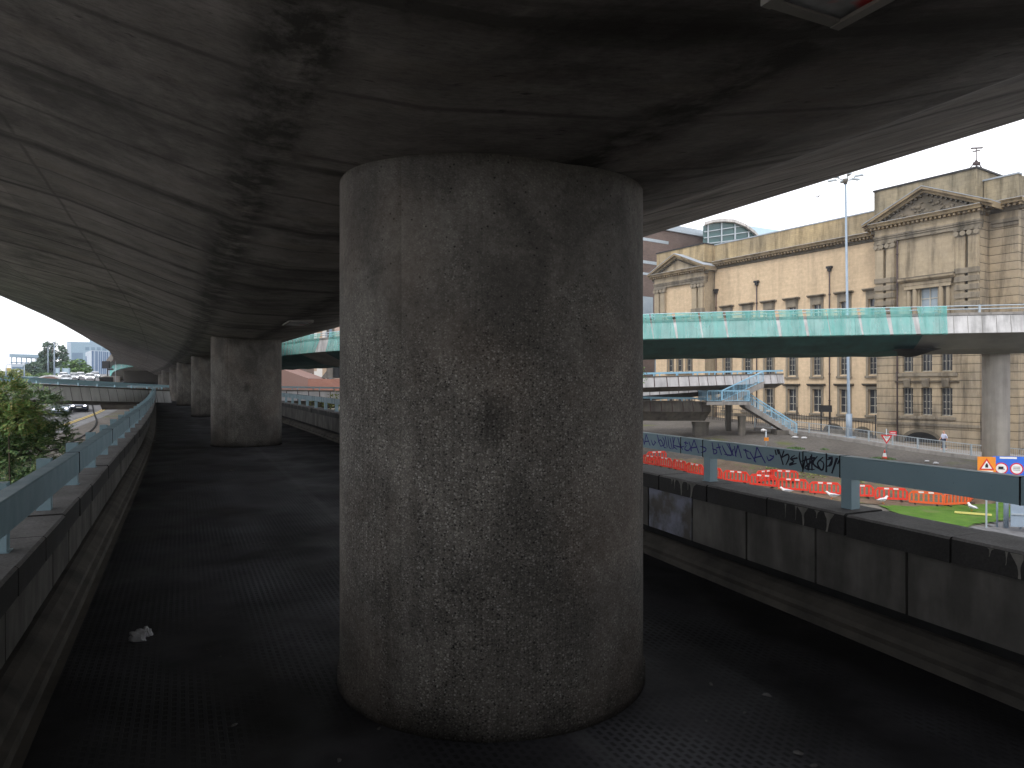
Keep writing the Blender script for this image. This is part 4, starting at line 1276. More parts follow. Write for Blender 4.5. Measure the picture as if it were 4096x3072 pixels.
# attic parapets
fb_ = FB()
fb_.fbox(6.6, 28.9, -.9, -.35, 18.2, 20.45); fb_.build('attic_parapet', M['attic'], museum)
fb_ = FB(); fb_.fbox(-6.2, -3.4, -.9, -.30, 18.4, 21.1)
fb_.fbox(-6.2, -5.7, -8, -.9, 18.4, 21.1)
fb_.build('attic_parapet', M['attic_g'], museum)
fb_ = FB(); fb_.fbox(6.5, 29.0, -1.0, -.28, 20.45, 20.58); fb_.fbox(-6.3, -3.3, -1.0, -.22, 21.1, 21.24); fb_.build('attic_coping', M['lead'], museum)
fb_ = FB(); fb_.fbox(-3.3, 6.5, -4.5, .95, 18.3, 22.15); fb_.build('attic_block', M['attic_g'], museum)
fb_ = FB(); fb_.fbox(29.6, 38.4, -3.5, .95, 18.3, 20.65); fb_.build('attic_block', M['attic'], museum)
fb_ = FB(); fb_.fbox(-3.42, 6.6, -4.6, 1.05, 22.15, 22.32); fb_.build('attic_block_coping', M['blackmetal'], museum)
fb_ = FB(); fb_.fbox(29.5, 38.5, -3.6, 1.05, 20.65, 20.8); fb_.build('attic_block_coping', M['blackmetal'], museum)
# cornices
def cornice(t0, t1, p, zt, name='cornice'):
    f = FB(); f.prof(t0, t1, [(p - .3, zt - .62), (p + .14, zt - .62), (p + .18, zt - .42), (p + .62, zt - .36), (p + .66, zt - .20), (p + .80, zt - .04), (p + .80, zt), (p - .3, zt)])
    fix_normals(f.build(name, M['cornice'], museum))
    f = FB(); f.prof(t0 + .02, t1 - .02, [(p - .3, zt + .002), (p + .78, zt + .002), (p + .76, zt + .035), (p - .3, zt + .20)]); fix_normals(f.build('lead_flashing', M['lead'], museum))
    f = FB(); k = int((t1 - t0) / .42)
    for i in range(k):
        a = t0 + (t1 - t0) * (i + .25) / k
        f.fbox(a, a + .20, p + .12, p + .52, zt - .60, zt - .40)
    f.build('dentil_course', M['cornice'], museum)
    f = FB(); f.prof(t0 + .03, t1 - .03, [(p - .3, zt - .95), (p + .10, zt - .95), (p + .13, zt - .63), (p - .3, zt - .63)]); fix_normals(f.build('soot_band', M['sootdark'], museum))  # darker band course directly below the cornice
cornice(6.0, 28.5, .0, 18.1)
cornice(-6.9, -4.1, .0, 18.75)
cornice(-4.3, 6.3, 1.85, 18.45)
cornice(28.3, 38.3, 1.85, 17.45)
def pediment(t0, t1, p, z0, za):
    tm = (t0 + t1) / 2
    f = FB()
    th = .55
    for a, b in ((t0, tm), (tm, t1)):
        za0, zb0 = (z0, za) if b == tm else (za, z0)
        for (pa, pb, zoff0, zoff1, mi) in ((p - 2.2, p + .80, -th * .45, 0.0, 0), (p - 2.2, p + .45, -th, -th * .46, 0), (p - 2.2, p + .84, .002, .07, 1)):
            c = [(a, pa, za0 + zoff0), (b, pa, zb0 + zoff0), (b, pb, zb0 + zoff0), (a, pb, za0 + zoff0), (a, pa, za0 + zoff1), (b, pa, zb0 + zoff1), (b, pb, zb0 + zoff1), (a, pb, za0 + zoff1)]
            for q in ((0, 3, 2, 1), (4, 5, 6, 7), (0, 1, 5, 4), (1, 2, 6, 5), (2, 3, 7, 6), (3, 0, 4, 7)):
                f.face([c[i] for i in q], mi, [(c[i][0], c[i][2] + c[i][1]) for i in q])
    fix_normals(f.build('raking_cornice', [M['cornice'], M['lead']], museum))
    f = FB()
    f.face([(t0 + .8, p + .05, z0 - .5), (t1 - .8, p + .05, z0 - .5), (tm, p + .05, za - .4)], 0, [(t0, z0), (t1, z0), (tm, za)])
    f.build('tympanum', M['pav_stone'] if t0 > 0 else M['tymp'], museum)
    f = FB()
    k = 13
    for (a, b) in ((t0, tm), (t1, tm)):
        for i in range(k):
            x = a + (b - a) * (i + 1.2) / (k + 1); z = z0 + (za - z0) * (i + 1.2) / (k + 1) - th
            f.fbox(x - .09, x + .09, p + .06, p + .40, z - .22, z - .02)
    f.build('pediment_dentils', M['sootdark'], museum)
pediment(-5.2, 6.9, 1.85, 18.50, 21.2)
pediment(28.2, 38.6, 1.85, 17.5, 19.75)
# carved relief in the big tympanum
rn = random.Random(4); f = FB()
for i in range(46):
    t = rn.uniform(-1.9, 3.6); hmax = 2.0 * (1 - abs(t - .85) / 4.6)
    z = 18.35 + rn.uniform(.05, max(.1, hmax - .35)); s_ = rn.uniform(.12, .34)
    f.loft([[(t + s_ * math.cos(a) * k, 1.9 + d, z + s_ * .7 * math.sin(a) * k) for a in [2 * math.pi * j / 6 for j in range(6)]] for k, d in ((1, 0), (.85, .10), (.4, .18))], 0, True, True)
f.build('carved_relief', M['tymp'], museum)
# pavilion walls
RW = [(2.07, 3.11), (.27, 1.30), (-1.58, -.52)]
hr = [(a, b, -1.17, 1.53) for a, b in RW] + [(a, b, 3.12, 6.1) for a, b in RW] + [(-.25, 1.45, 7.9, 11.45)]
f = FB(); holed_wall(f, -3.95, 5.75, -6.5, 7.2, 1.8, [h for h in hr if h[3] < 7], .45); fix_normals(f.build('rusticated_wall', M['rust_stone'], museum))
f = FB(); holed_wall(f, -3.95, 5.75, 7.2, 16.6, 1.8, [h for h in hr if h[3] > 7], .45); fix_normals(f.build('pavilion_wall', M['pav_stone'], museum))
f = FB(); f.fbox(-3.95, 5.75, -1.0, 1.30, -6.5, 17.6); f.build('pavilion_core', M['rust_stone'], museum)
f = FB()
for tt in (-3.952,): f.face([(tt, 1.8, -6.5), (tt, 0, -6.5), (tt, 0, 16.6), (tt, 1.8, 16.6)], 0, [(1.8, -6.5), (0, -6.5), (0, 16.6), (1.8, 16.6)])
f.face([(5.752, 0, -6.5), (5.752, 1.8, -6.5), (5.752, 1.8, 16.6), (5.752, 0, 16.6)], 0, [(0, -6.5), (1.8, -6.5), (1.8, 16.6), (0, 16.6)])
f.build('pavilion_return', M['rust_stone'], museum)
f = FB(); f.fbox(-6.35, -3.97, -9, .0, -6.5, 18.0); f.build('end_wing_wall', M['rust_stone'], museum)
hl = [(34.29, 35.4, 3.67, 6.2), (32.68, 33.62, 3.67, 6.2), (30.98, 31.97, 3.67, 6.2), (34.29, 35.4, -1.3, .96), (32.68, 33.62, -1.3, .96), (30.98, 31.97, -1.3, .96)]
f = FB(); holed_wall(f, 28.75, 37.7, -4, 16, 1.8, hl, .4); fix_normals(f.build('left_pavilion_wall', M['ashlar'], museum))
f = FB(); f.fbox(28.75, 37.7, -1, 1.35, -4, 17.0)
f.face([(28.748, 1.8, -4), (28.748, 0, -4), (28.748, 0, 16), (28.748, 1.8, 16)], 0, [(1.8, -4), (0, -4), (0, 16), (1.8, 16)])
f.build('left_pavilion_core', M['pav_stone'], museum)
# entablature: architrave and frieze
for t0, t1, zz in ((-4.0, 5.85, 18.45), (28.7, 37.8, 17.45)):
    dz = zz - 18.45
    f = FB(); f.fbox(t0, t1, 1.3, 1.98, 17.15 + dz, 17.85 + dz); f.build('frieze', M['pav_stone'], museum)
    f = FB(); f.fbox(t0 - .02, t1 + .02, 1.3, 2.06, 16.45 + dz, 16.75 + dz); f.fbox(t0 - .05, t1 + .05, 1.3, 2.12, 16.78 + dz, 16.95 + dz); f.fbox(t0 - .08, t1 + .08, 1.3, 2.18, 16.97 + dz, 17.14 + dz); f.build('architrave', M['grey_stone'], museum)
f = FB(); f.fbox(-6.4, -4.2, 0, .10, 16.45, 16.75); f.fbox(-6.44, -4.2, 0, .18, 16.8, 17.1); f.build('wing_string_course', M['grey_stone'], museum)

def pilaster(t0, t1, p, ztop, zb=6.8, zbase=6.4, mat_='pav_stone', name='pilaster'):
    """paired shafts banded with blocks in the lower part, scrolled capital on top"""
    q = empty(name, (0, 0, 0)); q.parent = museum
    w_ = t1 - t0; s_ = w_ * .40
    f = FB()
    for a in (t0 + .06, t1 - .06 - s_): f.fbox(a, a + s_, p - .3, p + .36, zbase, ztop - .72)
    f.build('shaft', M[mat_], q)
    f = FB(); z = zb
    while z < ztop - 3.6:
        f.fbox(t0, t1, p - .3, p + .50, z, z + .50); z += .78
    f.build('band_blocks', M['grey_stone'], q)
    f = FB(); f.fbox(t0 + .1, t1 - .1, p - .2, p + .03, zb, ztop - .7); f.build('shadow_recess', M['sootdark'], q)  # dark panel puts shade into the groove between the shafts
    f = FB(); zc = ztop - .72
    f.fbox(t0 - .06, t1 + .06, p - .3, p + .50, ztop - .20, ztop)
    for a in (t0 + .02, t1 - .02 - s_):
        for c_ in (a + .10, a + s_ - .10):
            f.loft([[(c_ + .24 * math.cos(2 * math.pi * k / 12), pp, zc + .28 + .24 * math.sin(2 * math.pi * k / 12)) for k in range(12)] for pp in (p + .30, p + .50)], 0, True, False)
        f.fbox(a, a + s_, p - .3, p + .42, zc, zc + .50)
    fix_normals(f.build('capital', M['grey_stone'], q))
    return q
pilaster(3.75, 5.75, 1.8, 16.45); pilaster(-3.95, -1.95, 1.8, 16.45)
pilaster(28.75, 30.75, 1.8, 15.45); pilaster(35.6, 37.7, 1.8, 15.45)

# windows: one of each kind, then copies
def make_window(w2, h, hood, sill, hood_h=.85, bars=(2, 5), pane='glass', surround=.26, iron=True):
    q = empty('window', (0, 0, 0)); q.parent = museum
    f = FB(); f.fbox(-w2, w2, -.36, -.33, 0, h); f.build('pane', M[pane], q)
    f = FB(); nb, nr = bars
    for i in range(nb + 1):
        x = -w2 + 2 * w2 * i / nb; f.fbox(x - .045, x + .045, -.33, -.27, 0, h)
    for j in range(nr + 1):
        z = h * j / nr; f.fbox(-w2, w2, -.328, -.272, z - .04, z + .04)
    f.fbox(-w2, w2, -.326, -.20, -.0, .10)
    f.build('frame', M['cream'], q)
    if surround:
        f = FB(); s_ = surround
        f.fbox(-w2 - s_, -w2, -.02, .09, -.12, h + s_); f.fbox(w2, w2 + s_, -.02, .09, -.12, h + s_); f.fbox(-w2, w2, -.02, .088, h, h + s_)
        f.build('surround', M['grey_stone'], q)
    if sill:
        f = FB(); f.fbox(-w2 - .34, w2 + .34, -.02, .20, -.36, -.122); f.build('sill', M['grey_stone'], q)
    if hood:
        f = FB(); z = h + hood_h - .25; k = surround + .02
        if hood_h > .5: f.fbox(-w2 - k, w2 + k, -.02, .07, h + surround + .002, z - .002)
        f.prof(-w2 - k - .26, w2 + k + .26, [(-.02, z), (.14, z), (.42, z + .14), (.44, z + .25), (-.02, z + .25)])
        fix_normals(f.build('hood', M['sootdark'] if hood == 2 else M['grey_stone'], q))
    if iron:
        f = FB()
        for i in range(1, 4 * nb):
            if i % 4: x = -w2 + 2 * w2 * i / (4 * nb); f.fbox(x - .012, x + .012, -.14, -.115, .05, h - .05)
        f.build('iron_bars', M['blackmetal'], q)
    return q
def put_window(proto, first, t, p, z):
    q = proto if first else copy_tree(proto, museum)
    q.location = (t, p, z); return q
wA = make_window(.56, 2.65, 2, True, .62, (2, 3)); wB = make_window(.56, 3.78, 0, True, 0, (3, 6)); wC = make_window(.56, 3.48, 1, False, 1.10, (2, 4), iron=False)
for i, t in enumerate(WT):
    put_window(wA, i == 0, t, 0, -1.30); put_window(wB, i == 0, t, 0, 2.92); put_window(wC, i == 0, t, 0, 7.6)
wD = make_window(.52, 2.70, 0, True, 0, (3, 4), surround=0); wE = make_window(.52, 2.98, 0, True, 0, (3, 3), surround=0)
for i, (a, b) in enumerate(RW):
    put_window(wD, i == 0, (a + b) / 2, 1.72, -1.17); put_window(wE, i == 0, (a + b) / 2, 1.72, 3.12)
wF = make_window(.5, 2.26, 0, True, 0, (2, 3), surround=.14); wG = make_window(.5, 2.53, 0, True, 0, (2, 3), surround=.14)
for i, (a, b) in enumerate(((34.29, 35.4), (32.68, 33.62), (30.98, 31.97))):
    put_window(wF, i == 0, (a + b) / 2, 1.8, -1.3); put_window(wG, i == 0, (a + b) / 2, 1.8, 3.67)
# big pavilion window with flanking columns and hood
q = empty('window', (0, 0, 0)); q.parent = museum
f = FB(); f.fbox(-.25, 1.45, 1.38, 1.42, 7.9, 11.45); f.build('pane', M['glass_pale'], q)
f = FB()
for x in (-.25, .60, 1.45): f.fbox(x - .05, x + .05, 1.42, 1.5, 7.9, 11.45)
for z in (7.95, 9.0, 10.3, 11.42): f.fbox(-.25, 1.45, 1.422, 1.49, z - .05, z + .05)
f.build('frame', M['cream'], q)
f = MB()
for t in (-.62, 1.82): f.tube([(t, 1.95, 7.2), (t, 1.95, 8.6), (t, 1.95, 11.3)], [.24, .24, .20], 12)
for t in (-1.25, 2.45): f.tube([(t, 1.85, 7.2), (t, 1.85, 11.3)], [.22, .20], 12)
f.build('window_column', M['pav_stone'], q)
f = FB(); f.fbox(-1.02, -.82, 1.79, 1.83, 7.2, 11.3); f.fbox(2.02, 2.22, 1.79, 1.83, 7.2, 11.3); f.build('side_recess', M['sootdark'], q)  # flat dark strips paint the shade of recesses between the columns
f = FB(); f.fbox(-1.6, 2.8, 1.78, 2.15, 11.3, 11.65); f.fbox(-1.66, 2.86, 1.78, 2.20, 11.66, 11.95); f.prof(-2.0, 3.2, [(1.78, 12.0), (2.2, 12.0), (2.55, 12.2), (2.58, 12.38), (1.78, 12.38)]); fix_normals(f.build('hood', M['pav_stone'], q))
f = FB(); f.prof(-2.05, 3.25, [(1.78, 12.382), (2.60, 12.382), (2.56, 12.46), (1.78, 12.6)]); fix_normals(f.build('hood_capping', M['sootdark'], q))
f = FB(); f.prof(31.3, 35.1, [(1.78, 11.0), (2.1, 11.0), (2.3, 11.15), (2.3, 11.3), (1.78, 11.3)]); fix_normals(f.build('left_pavilion_hood', M['grey_stone'], museum))
# keystones, string course over low pavilion windows
f = FB()
for a, b in RW:
    m_ = (a + b) / 2; f.prof(m_ - .30, m_ + .30, [(1.78, 1.6), (2.0, 1.6), (2.22, 2.3), (2.22, 2.45), (1.78, 2.45)])
fix_normals(f.build('keystones', M['grey_stone'], museum))
f = FB(); f.prof(-2.2, 3.8, [(1.78, 2.05), (1.95, 2.05), (2.05, 2.2), (1.78, 2.2)]); f.fbox(-2.1, 3.75, 1.78, 1.98, 2.66, 2.95); fix_normals(f.build('string_course', M['grey_stone'], museum))
f = FB(); f.fbox(-3.98, 5.78, 1.78, 1.92, -2.2, -1.95); f.build('plinth_band', M['grey_stone'], museum)
# flat dark faces paint the shade of basement arches on the wall
def lunette(t, w2, zb, h, p):
    f = FB(); k = 14
    pts = [(t - w2 * math.cos(math.pi * i / k), p, zb + h * math.sin(math.pi * i / k)) for i in range(k + 1)]
    f.face(pts, 0); f.build('basement_arch', M['dark'], museum)
    f = FB()
    for i in range(k):
        a0, a1 = math.pi * i / k, math.pi * (i + 1) / k
        o = [(t - (w2 + e) * math.cos(a), zb + (h + e) * math.sin(a)) for a, e in ((a0, 0), (a1, 0), (a1, .32), (a0, .32))]
        f.face([(x, p + .05, z) for x, z in o])
    f.build('arch_ring', M['sootdark'], museum)
lunette(1.25, 1.65, -3.85, 1.0, 1.83); lunette(11.6, .95, -3.55, .75, .18); lunette(8.2, .8, -3.7, .7, .18)
# rainwater pipes with hoppers
for t, zt, p in ((21.9, 14.7, .02), (12.1, 15.1, .02), (28.3, 14.4, .02), (3.55, 17.0, 1.82)):
    q = empty('drainpipe', (0, 0, 0)); q.parent = museum
    f = MB(); f.tube([(t, p + .14, -4.5), (t, p + .14, zt - .4)], .075, 8)
    for z in range(-3, int(zt), 3): f.tube([(t, p + .14, z), (t, p + .14, z + .12)], .125, 8)
    f.build('pipe', M['brownmetal'], q)
    if zt < 16:
        f = FB(); f.fbox(t - .32, t + .32, p, p + .36, zt - .12, zt + .12); f.fbox(t - .18, t + .18, p, p + .30, zt - .45, zt - .122); f.build('hopper', M['blackmetal'], q)
# aerial on the attic
an = empty('roof_aerial', tuple(museum.location + TA * -3.0 + Vector((-.837, -.547, 0)) * .3 + Vector((0, 0, 22.32))), 0, 'small metal aerial bracket standing on the museum attic corner', 'aerial')
f = MB(); f.tube([(0, 0, 0), (0, 0, 1.9)], .05, 6); f.bar((-.5, 0, 1.9), (.6, 0, 1.95), .12, .12); f.bar((-.3, .1, 1.6), (.3, -.1, 1.7), .08, .10); f.bar((-.6, 0, 0), (0, 0, .8), .07, .07); f.bar((.55, 0, 0), (0, 0, .8), .07, .07); f.bar((-.25, 0, .45), (.3, 0, .45), .3, .28)
f.build('mast', M['brownmetal'], an)
# weeds on the parapet
# iron area fence in front of the museum
fe = empty('iron_fence', (0, 0, 0), 0, 'black iron railing fence on a low wall in front of the museum basement', 'fence')
NRM = Vector((-.837, -.547, 0))
def fpt(t, p): return Vector((42.6, 69, 0)) + TA * t + NRM * p
m1 = MB(); m2 = MB(); m3 = MB()
for a, b, pp in ((5.2, 30.0, 3.0),):
    k = int((b - a) / .30)
    for i in range(k + 1):
        q_ = fpt(a + (b - a) * i / k, pp); g = gz(q_.x, q_.y)
        big = i % 10 == 0
        m1.bar(q_ + Vector((0, 0, -3.9 + .0)) * 0 + Vector((0, 0, g)), q_ + Vector((0, 0, g + (2.5 if big else 1.75))), .09 if big else .035, .09 if big else .035)
    for h_ in (.35, 1.6):
        for i in range(20):
            p_, q_ = fpt(a + (b - a) * i / 20, pp), fpt(a + (b - a) * (i + 1) / 20, pp)
            m2.bar(p_ + Vector((0, 0, gz(p_.x, p_.y) + h_)), q_ + Vector((0, 0, gz(q_.x, q_.y) + h_)), .05, .06)
m1.build('bars', M['blackmetal'], fe); m2.build('rails', M['blackmetal'], fe)
aw = empty('area_wall', (0, 0, 0), 0, 'low dark stone wall with coping in front of the museum end pavilion', 'wall')
m1 = MB(); m2 = MB()
for i in range(12):
    p_, q_ = fpt(5.4 + i * .35, 3.9), fpt(5.4 + (i + 1) * .35, 3.9)
    z = gz(p_.x, p_.y)
    m1.bar(p_ + Vector((0, 0, z + .1)), q_ + Vector((0, 0, z + .1)), .35, .6); m2.bar(p_ + Vector((0, 0, z + .47)), q_ + Vector((0, 0, z + .47)), .45, .14)
m1.build('stonework', M['sootdark'], aw); m2.build('coping', M['grey_stone'], aw)

# ------------------------------------------------------------------ buildings behind
def block(name, pts, z0, z1, material, parent=None, roof=None):
    """vertical prism on a footprint; uv in metres"""
    mb = MB(); n = len(pts); s = 0
    for i in range(n):
        a, b = pts[i], pts[(i + 1) % n]; l = math.hypot(b[0] - a[0], b[1] - a[1])
        mb.face([(a[0], a[1], z0), (b[0], b[1], z0), (b[0], b[1], z1), (a[0], a[1], z1)], 0, [(s, z0), (s + l, z0), (s + l, z1), (s, z1)]); s += l
    mb.face([(p[0], p[1], z1) for p in pts], 1 if roof else 0, [(p[0], p[1]) for p in pts])
    o = mb.build(name, [material] + ([roof] if roof else []), parent); fix_normals(o); return o
def facade_items(parent, A, B, items, name, material, proud=.04, th=.08):
    """items: (s0,s1,z0,z1) rectangles on the wall from A to B (metres along)"""
    A = Vector((A[0], A[1], 0)); B = Vector((B[0], B[1], 0)); d = (B - A).normalized(); n = Vector((d.y, -d.x, 0))
    if n.dot(-A) < 0: n = -n
    for s0_, s1_, z0, z1 in items:
        mb = MB(); a = A + d * s0_ + n * proud; b = A + d * s1_ + n * proud
        c = [a - n * th, b - n * th, b, a]
        mb.box8([(p.x, p.y, z0) for p in c] + [(p.x, p.y, z1) for p in c]); fix_normals(mb.build(name, material, parent))
ext = empty('brick_extension', (0, 0, 0), 0, 'tall plain purple brown brick building behind the left end of the museum', 'building')
block('brick_wall', [(34.6, 125), (7.3, 106.5), (-2, 122), (25, 142)], -4, 28.2, M['darkbrick'], ext, M['lead'])
facade_items(ext, (34.6, 125), (7.3, 106.5), [(0, 33, 28.21, 29.3)], 'fascia', M['steel'], .3, .6)
facade_items(ext, (34.6, 125), (7.3, 106.5), [(9.5, 32, 25.9, 26.4), (9.5, 32, 22.1, 22.6), (9.5, 32, 20.2, 20.6)], 'metal_band', M['steel'])
facade_items(ext, (34.6, 125), (7.3, 106.5), [(9.5, 12.8, 13.0, 16.6), (13.2, 16.4, 13.0, 16.6), (9.5, 12.8, 1.0, 8.2)], 'window', M['glass_pale'])
# glazed atrium with arched roof
atr = empty('glass_atrium', (0, 0, 0), 0, 'glazed barrel roofed atrium rising behind the museum parapet', 'building')
arc = [(703, 226), (712, 223.3), (722, 222.4), (733, 223.2), (744, 227.5), (754, 235), (763, 246), (770, 262)]
Ya = 116.0
low = [(770, 290), (703, 290)]
front = [at(u, v, Ya) for u, v in arc + low]
mb = MB(); mb.face(front); mb.build('glass_wall', M['glass_teal'], atr)
mb = MB(); mb.face([p + Vector((4, 14, 0)) for p in reversed(front)]); mb.build('rear_glass_wall', M['glass_teal'], atr)
mb = MB()
for a, b in zip([at(u, v, Ya) for u, v in arc], [at(u, v, Ya) for u, v in arc][1:]):
    e = Vector((4, 14, 0)); up = Vector((0, 0, .45)); f0 = Vector((0, -.8, 0))
    mb.box8([a + f0, b + f0, b + e, a + e, a + f0 + up, b + f0 + up, b + e + up, a + e + up])
fix_normals(mb.build('arched_roof', M['conc_pale'], atr))
mb = MB()
for i in range(5):
    u = 708 + i * 13.5; vt = np.interp(u, [a[0] for a in arc], [a[1] for a in arc])
    mb.bar(at(u, vt, Ya - .15), at(u, 290, Ya - .15), .22, .22)
for v0 in (229, 235, 241, 247, 253, 259):
    u0 = 704; mb.bar(at(u0, v0 + 3, Ya - .2), at(768, v0 - 6 + 3, Ya - .2) if v0 > 246 else at(np.interp(v0 + 1, [222.4, 227.5, 235, 246, 262], [722, 744, 754, 763, 770]), v0 - 4, Ya - .2), .12, .14)
mb.build('mullions', M['steel'], atr)
rf = empty('glazed_roof', (0, 0, 0), 0, 'pale blue glass roof just showing beyond the atrium', 'roof')
a, b = at(736, 224, 132), at(790, 232, 132); mb = MB()
mb.box8([a + Vector((0, 0, -6)), b + Vector((0, 0, -6)), b + Vector((2, 12, -6)), a + Vector((2, 12, -6)), a, b, b + Vector((2, 12, 1)), a + Vector((2, 12, 1))]); fix_normals(mb.build('glazing', M['sky_glass'] if 'sky_glass' in M else M['glass_pale'], rf))

# ------------------------------------------------------------------ far buildings at the left
def wall_pts(u0, u1, Y0, Y1): return (at(u0, 0, Y0).x, Y0), (at(u1, 0, Y1).x, Y1)
M['farwhite'] = mat('far_white_cladding', (0.48, 0.55, 0.62), (0.40, 0.47, 0.55), 0.05, 0.6, 0.3)  # far cladding paled and blued, distance haze put into the colour
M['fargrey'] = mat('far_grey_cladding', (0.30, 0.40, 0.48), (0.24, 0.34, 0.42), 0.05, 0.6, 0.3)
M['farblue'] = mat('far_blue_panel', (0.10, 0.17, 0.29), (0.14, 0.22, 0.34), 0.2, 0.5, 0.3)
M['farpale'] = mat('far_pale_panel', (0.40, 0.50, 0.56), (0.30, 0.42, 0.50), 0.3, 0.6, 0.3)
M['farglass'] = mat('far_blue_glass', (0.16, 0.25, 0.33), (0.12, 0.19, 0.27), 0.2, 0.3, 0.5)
# striped block
b1 = empty('office_building', (0, 0, 0), 0, 'office block with dark blue and pale vertical striped cladding and a blank white end', 'building')
A, B = wall_pts(91.5, 114, 205, 214); C = (at(73.5, 0, 214).x, 214)
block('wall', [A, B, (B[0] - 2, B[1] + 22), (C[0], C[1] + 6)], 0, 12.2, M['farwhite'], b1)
rn = random.Random(2); its = []; L_ = math.hypot(B[0] - A[0], B[1] - A[1]); x = .1
while x < L_ - .3:
    w_ = rn.uniform(.25, .75); its.append((x, min(x + w_, L_), 1.0, 12.0)); x += w_ + rn.uniform(.15, .5)
facade_items(b1, A, B, its[:40], 'dark_stripe', M['farblue'])
its2 = [(3.3 + .95 * k, 3.7 + .95 * k, 6.5, 11.2) for k in range(4)]
facade_items(b1, A, (C[0], C[1] + 6), [(1.2 + k * 1.0, 1.6 + k * 1.0, 5.5, 11.2) for k in range(0)], 'slit_window', M['farglass'])
facade_items(b1, (C[0], C[1] + 6), A, its2 and [(.8 + .95 * k, 1.2 + .95 * k, 5.5, 11.0) for k in range(4)], 'slit_window', M['farblue'])
# tall pale block behind
b2 = empty('office_building', (0, 0, 0), 0, 'taller pale grey office block with ribbon windows behind the striped one', 'building')
A, B = wall_pts(67, 122, 262, 268)
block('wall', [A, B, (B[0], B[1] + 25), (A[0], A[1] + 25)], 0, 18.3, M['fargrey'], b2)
facade_items(b2, A, B, [(.15, 1.3, 4, 18.0)], 'white_corner', M['farwhite'])
facade_items(b2, A, B, [(1.6, 5.2, 4, 14.2)], 'glass_corner', M['farglass'])
facade_items(b2, A, B, [(6 + 1.9 * k, 7.3 + 1.9 * k, 15.2, 16.4) for k in range(7)] + [(6 + 1.9 * k, 7.3 + 1.9 * k, 11.6, 12.9) for k in range(7)], 'window', M['farglass'])
block('plant_room', [(A[0] + 6, A[1] + 4), (A[0] + 9, A[1] + 4), (A[0] + 9, A[1] + 9), (A[0] + 6, A[1] + 9)], 18.3, 19.2, M['fargrey'], b2)
# open deck car park / offices
b3 = empty('car_park_building', (0, 0, 0), 0, 'pale building with an open framed top storey under a flat roof at the far left', 'building')
A, B = wall_pts(11, 40, 240, 246)
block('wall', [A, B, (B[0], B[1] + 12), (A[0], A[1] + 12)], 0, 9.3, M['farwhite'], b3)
block('roof_slab', [(A[0] - .3, A[1] - .4), (B[0], B[1] - .4), (B[0], B[1] + 12), (A[0] - .3, A[1] + 12)], 11.6, 12.7, M['fargrey'], b3)
mb = MB()
block('mid_slab', [(A[0] - .1, A[1] - .2), (B[0], B[1] - .2), (B[0], B[1] + 12), (A[0] - .1, A[1] + 12)], 9.6, 9.9, M['farglass'], b3)
for k in range(7):
    x = A[0] + (B[0] - A[0]) * k / 6; y = A[1] + (B[1] - A[1]) * k / 6
    mb = MB(); mb.box(x - .12, x + .12, y + .2, y + .5, 9.3, 11.6); mb.build('pillar', M['fargrey'], b3)
facade_items(b3, A, B, [(.3, 9.6, 7.6, 8.3), (.3, 9.6, 5.6, 6.3)], 'ribbon_window', M['farglass'])
facade_items(b3, A, B, [(2.3, 3.1, 6.6, 7.5), (3.6, 4.6, 6.6, 7.5)], 'bright_window', M['white'])
A2, B2 = wall_pts(5.4, 11, 243, 244)
block('low_wing', [A2, B2, (B2[0], B2[1] + 10), (A2[0], A2[1] + 10)], 0, 7.0, M['farwhite'], b3)
block('yellow_parapet', [(A2[0], A2[1] - .1), (B2[0], B2[1] - .1), (B2[0], B2[1] + 10), (A2[0], A2[1] + 10)], 7.0, 8.0, M['yellow'], b3)

# buildings seen between the two nearest columns
b4 = empty('stone_clad_building', (0, 0, 0), 0, 'building clad in white and beige stone squares seen between the first two columns', 'building')
A, B = wall_pts(314, 326.5, 140, 140)
def patch_mat():
    n = NT('white_beige_stone_squares', 0.8, 0.3)
    v = n.voro(n.map(n.uv, (.9, .75, 1)), 1.0, out='Color', rand=0.0)
    k = n.ramp(n.sep(v)[0], [(0.0, (0.62, 0.60, 0.57)), (0.74, (0.62, 0.60, 0.57)), (0.75, (0.42, 0.31, 0.22)), (1.0, (0.45, 0.36, 0.26))], 'CONSTANT')
    n.col(k); return n.m
M['patch'] = patch_mat()
block('tower_wall', [A, B, (B[0], 150), (A[0], 150)], -3, 16, M['patch'], b4)
A, B = wall_pts(326.5, 334.5, 139, 139)
block('brown_bay', [A, B, (B[0], 150), (A[0], 150)], -3, 16, M['conc_dark'], b4)
facade_items(b4, A, B, [(.55, 1.05, -2, 15)], 'window_strip', M['farglass'])
A, B = wall_pts(334.5, 352, 138, 138)
M['beige'] = mat('pinkish_beige_render', (0.44, 0.33, 0.27), (0.38, 0.28, 0.23), 0.4, 0.9, 0.2)
block('beige_wall', [A, B, (B[0], 150), (A[0], 150)], -3, 17, M['beige'], b4)
facade_items(b4, A, B, [(0, 3.4, z, z + .12) for z in (5.2, 7.0, 8.8, 10.6)], 'string_line', M['conc_dark'])
A, B = wall_pts(276, 314, 142, 142)
b5 = empty('brick_building', (0, 0, 0), 0, 'dull purple brick building left of the stone clad one, between the first two columns', 'building')
block('wall', [A, B, (B[0], 155), (A[0], 155)], -3, 15, M['darkbrick'], b5)
facade_items(b5, A, B, [(5.3, 7.2, 1.6, 4.3)], 'pale_panel', M['farpale'])
b6 = empty('low_brick_building', (0, 0, 0), 0, 'low red brick building with a sloping roofline seen over the footbridge', 'building')
A, B = at(276, 371, 118), at(308, 379, 118); mb = MB()
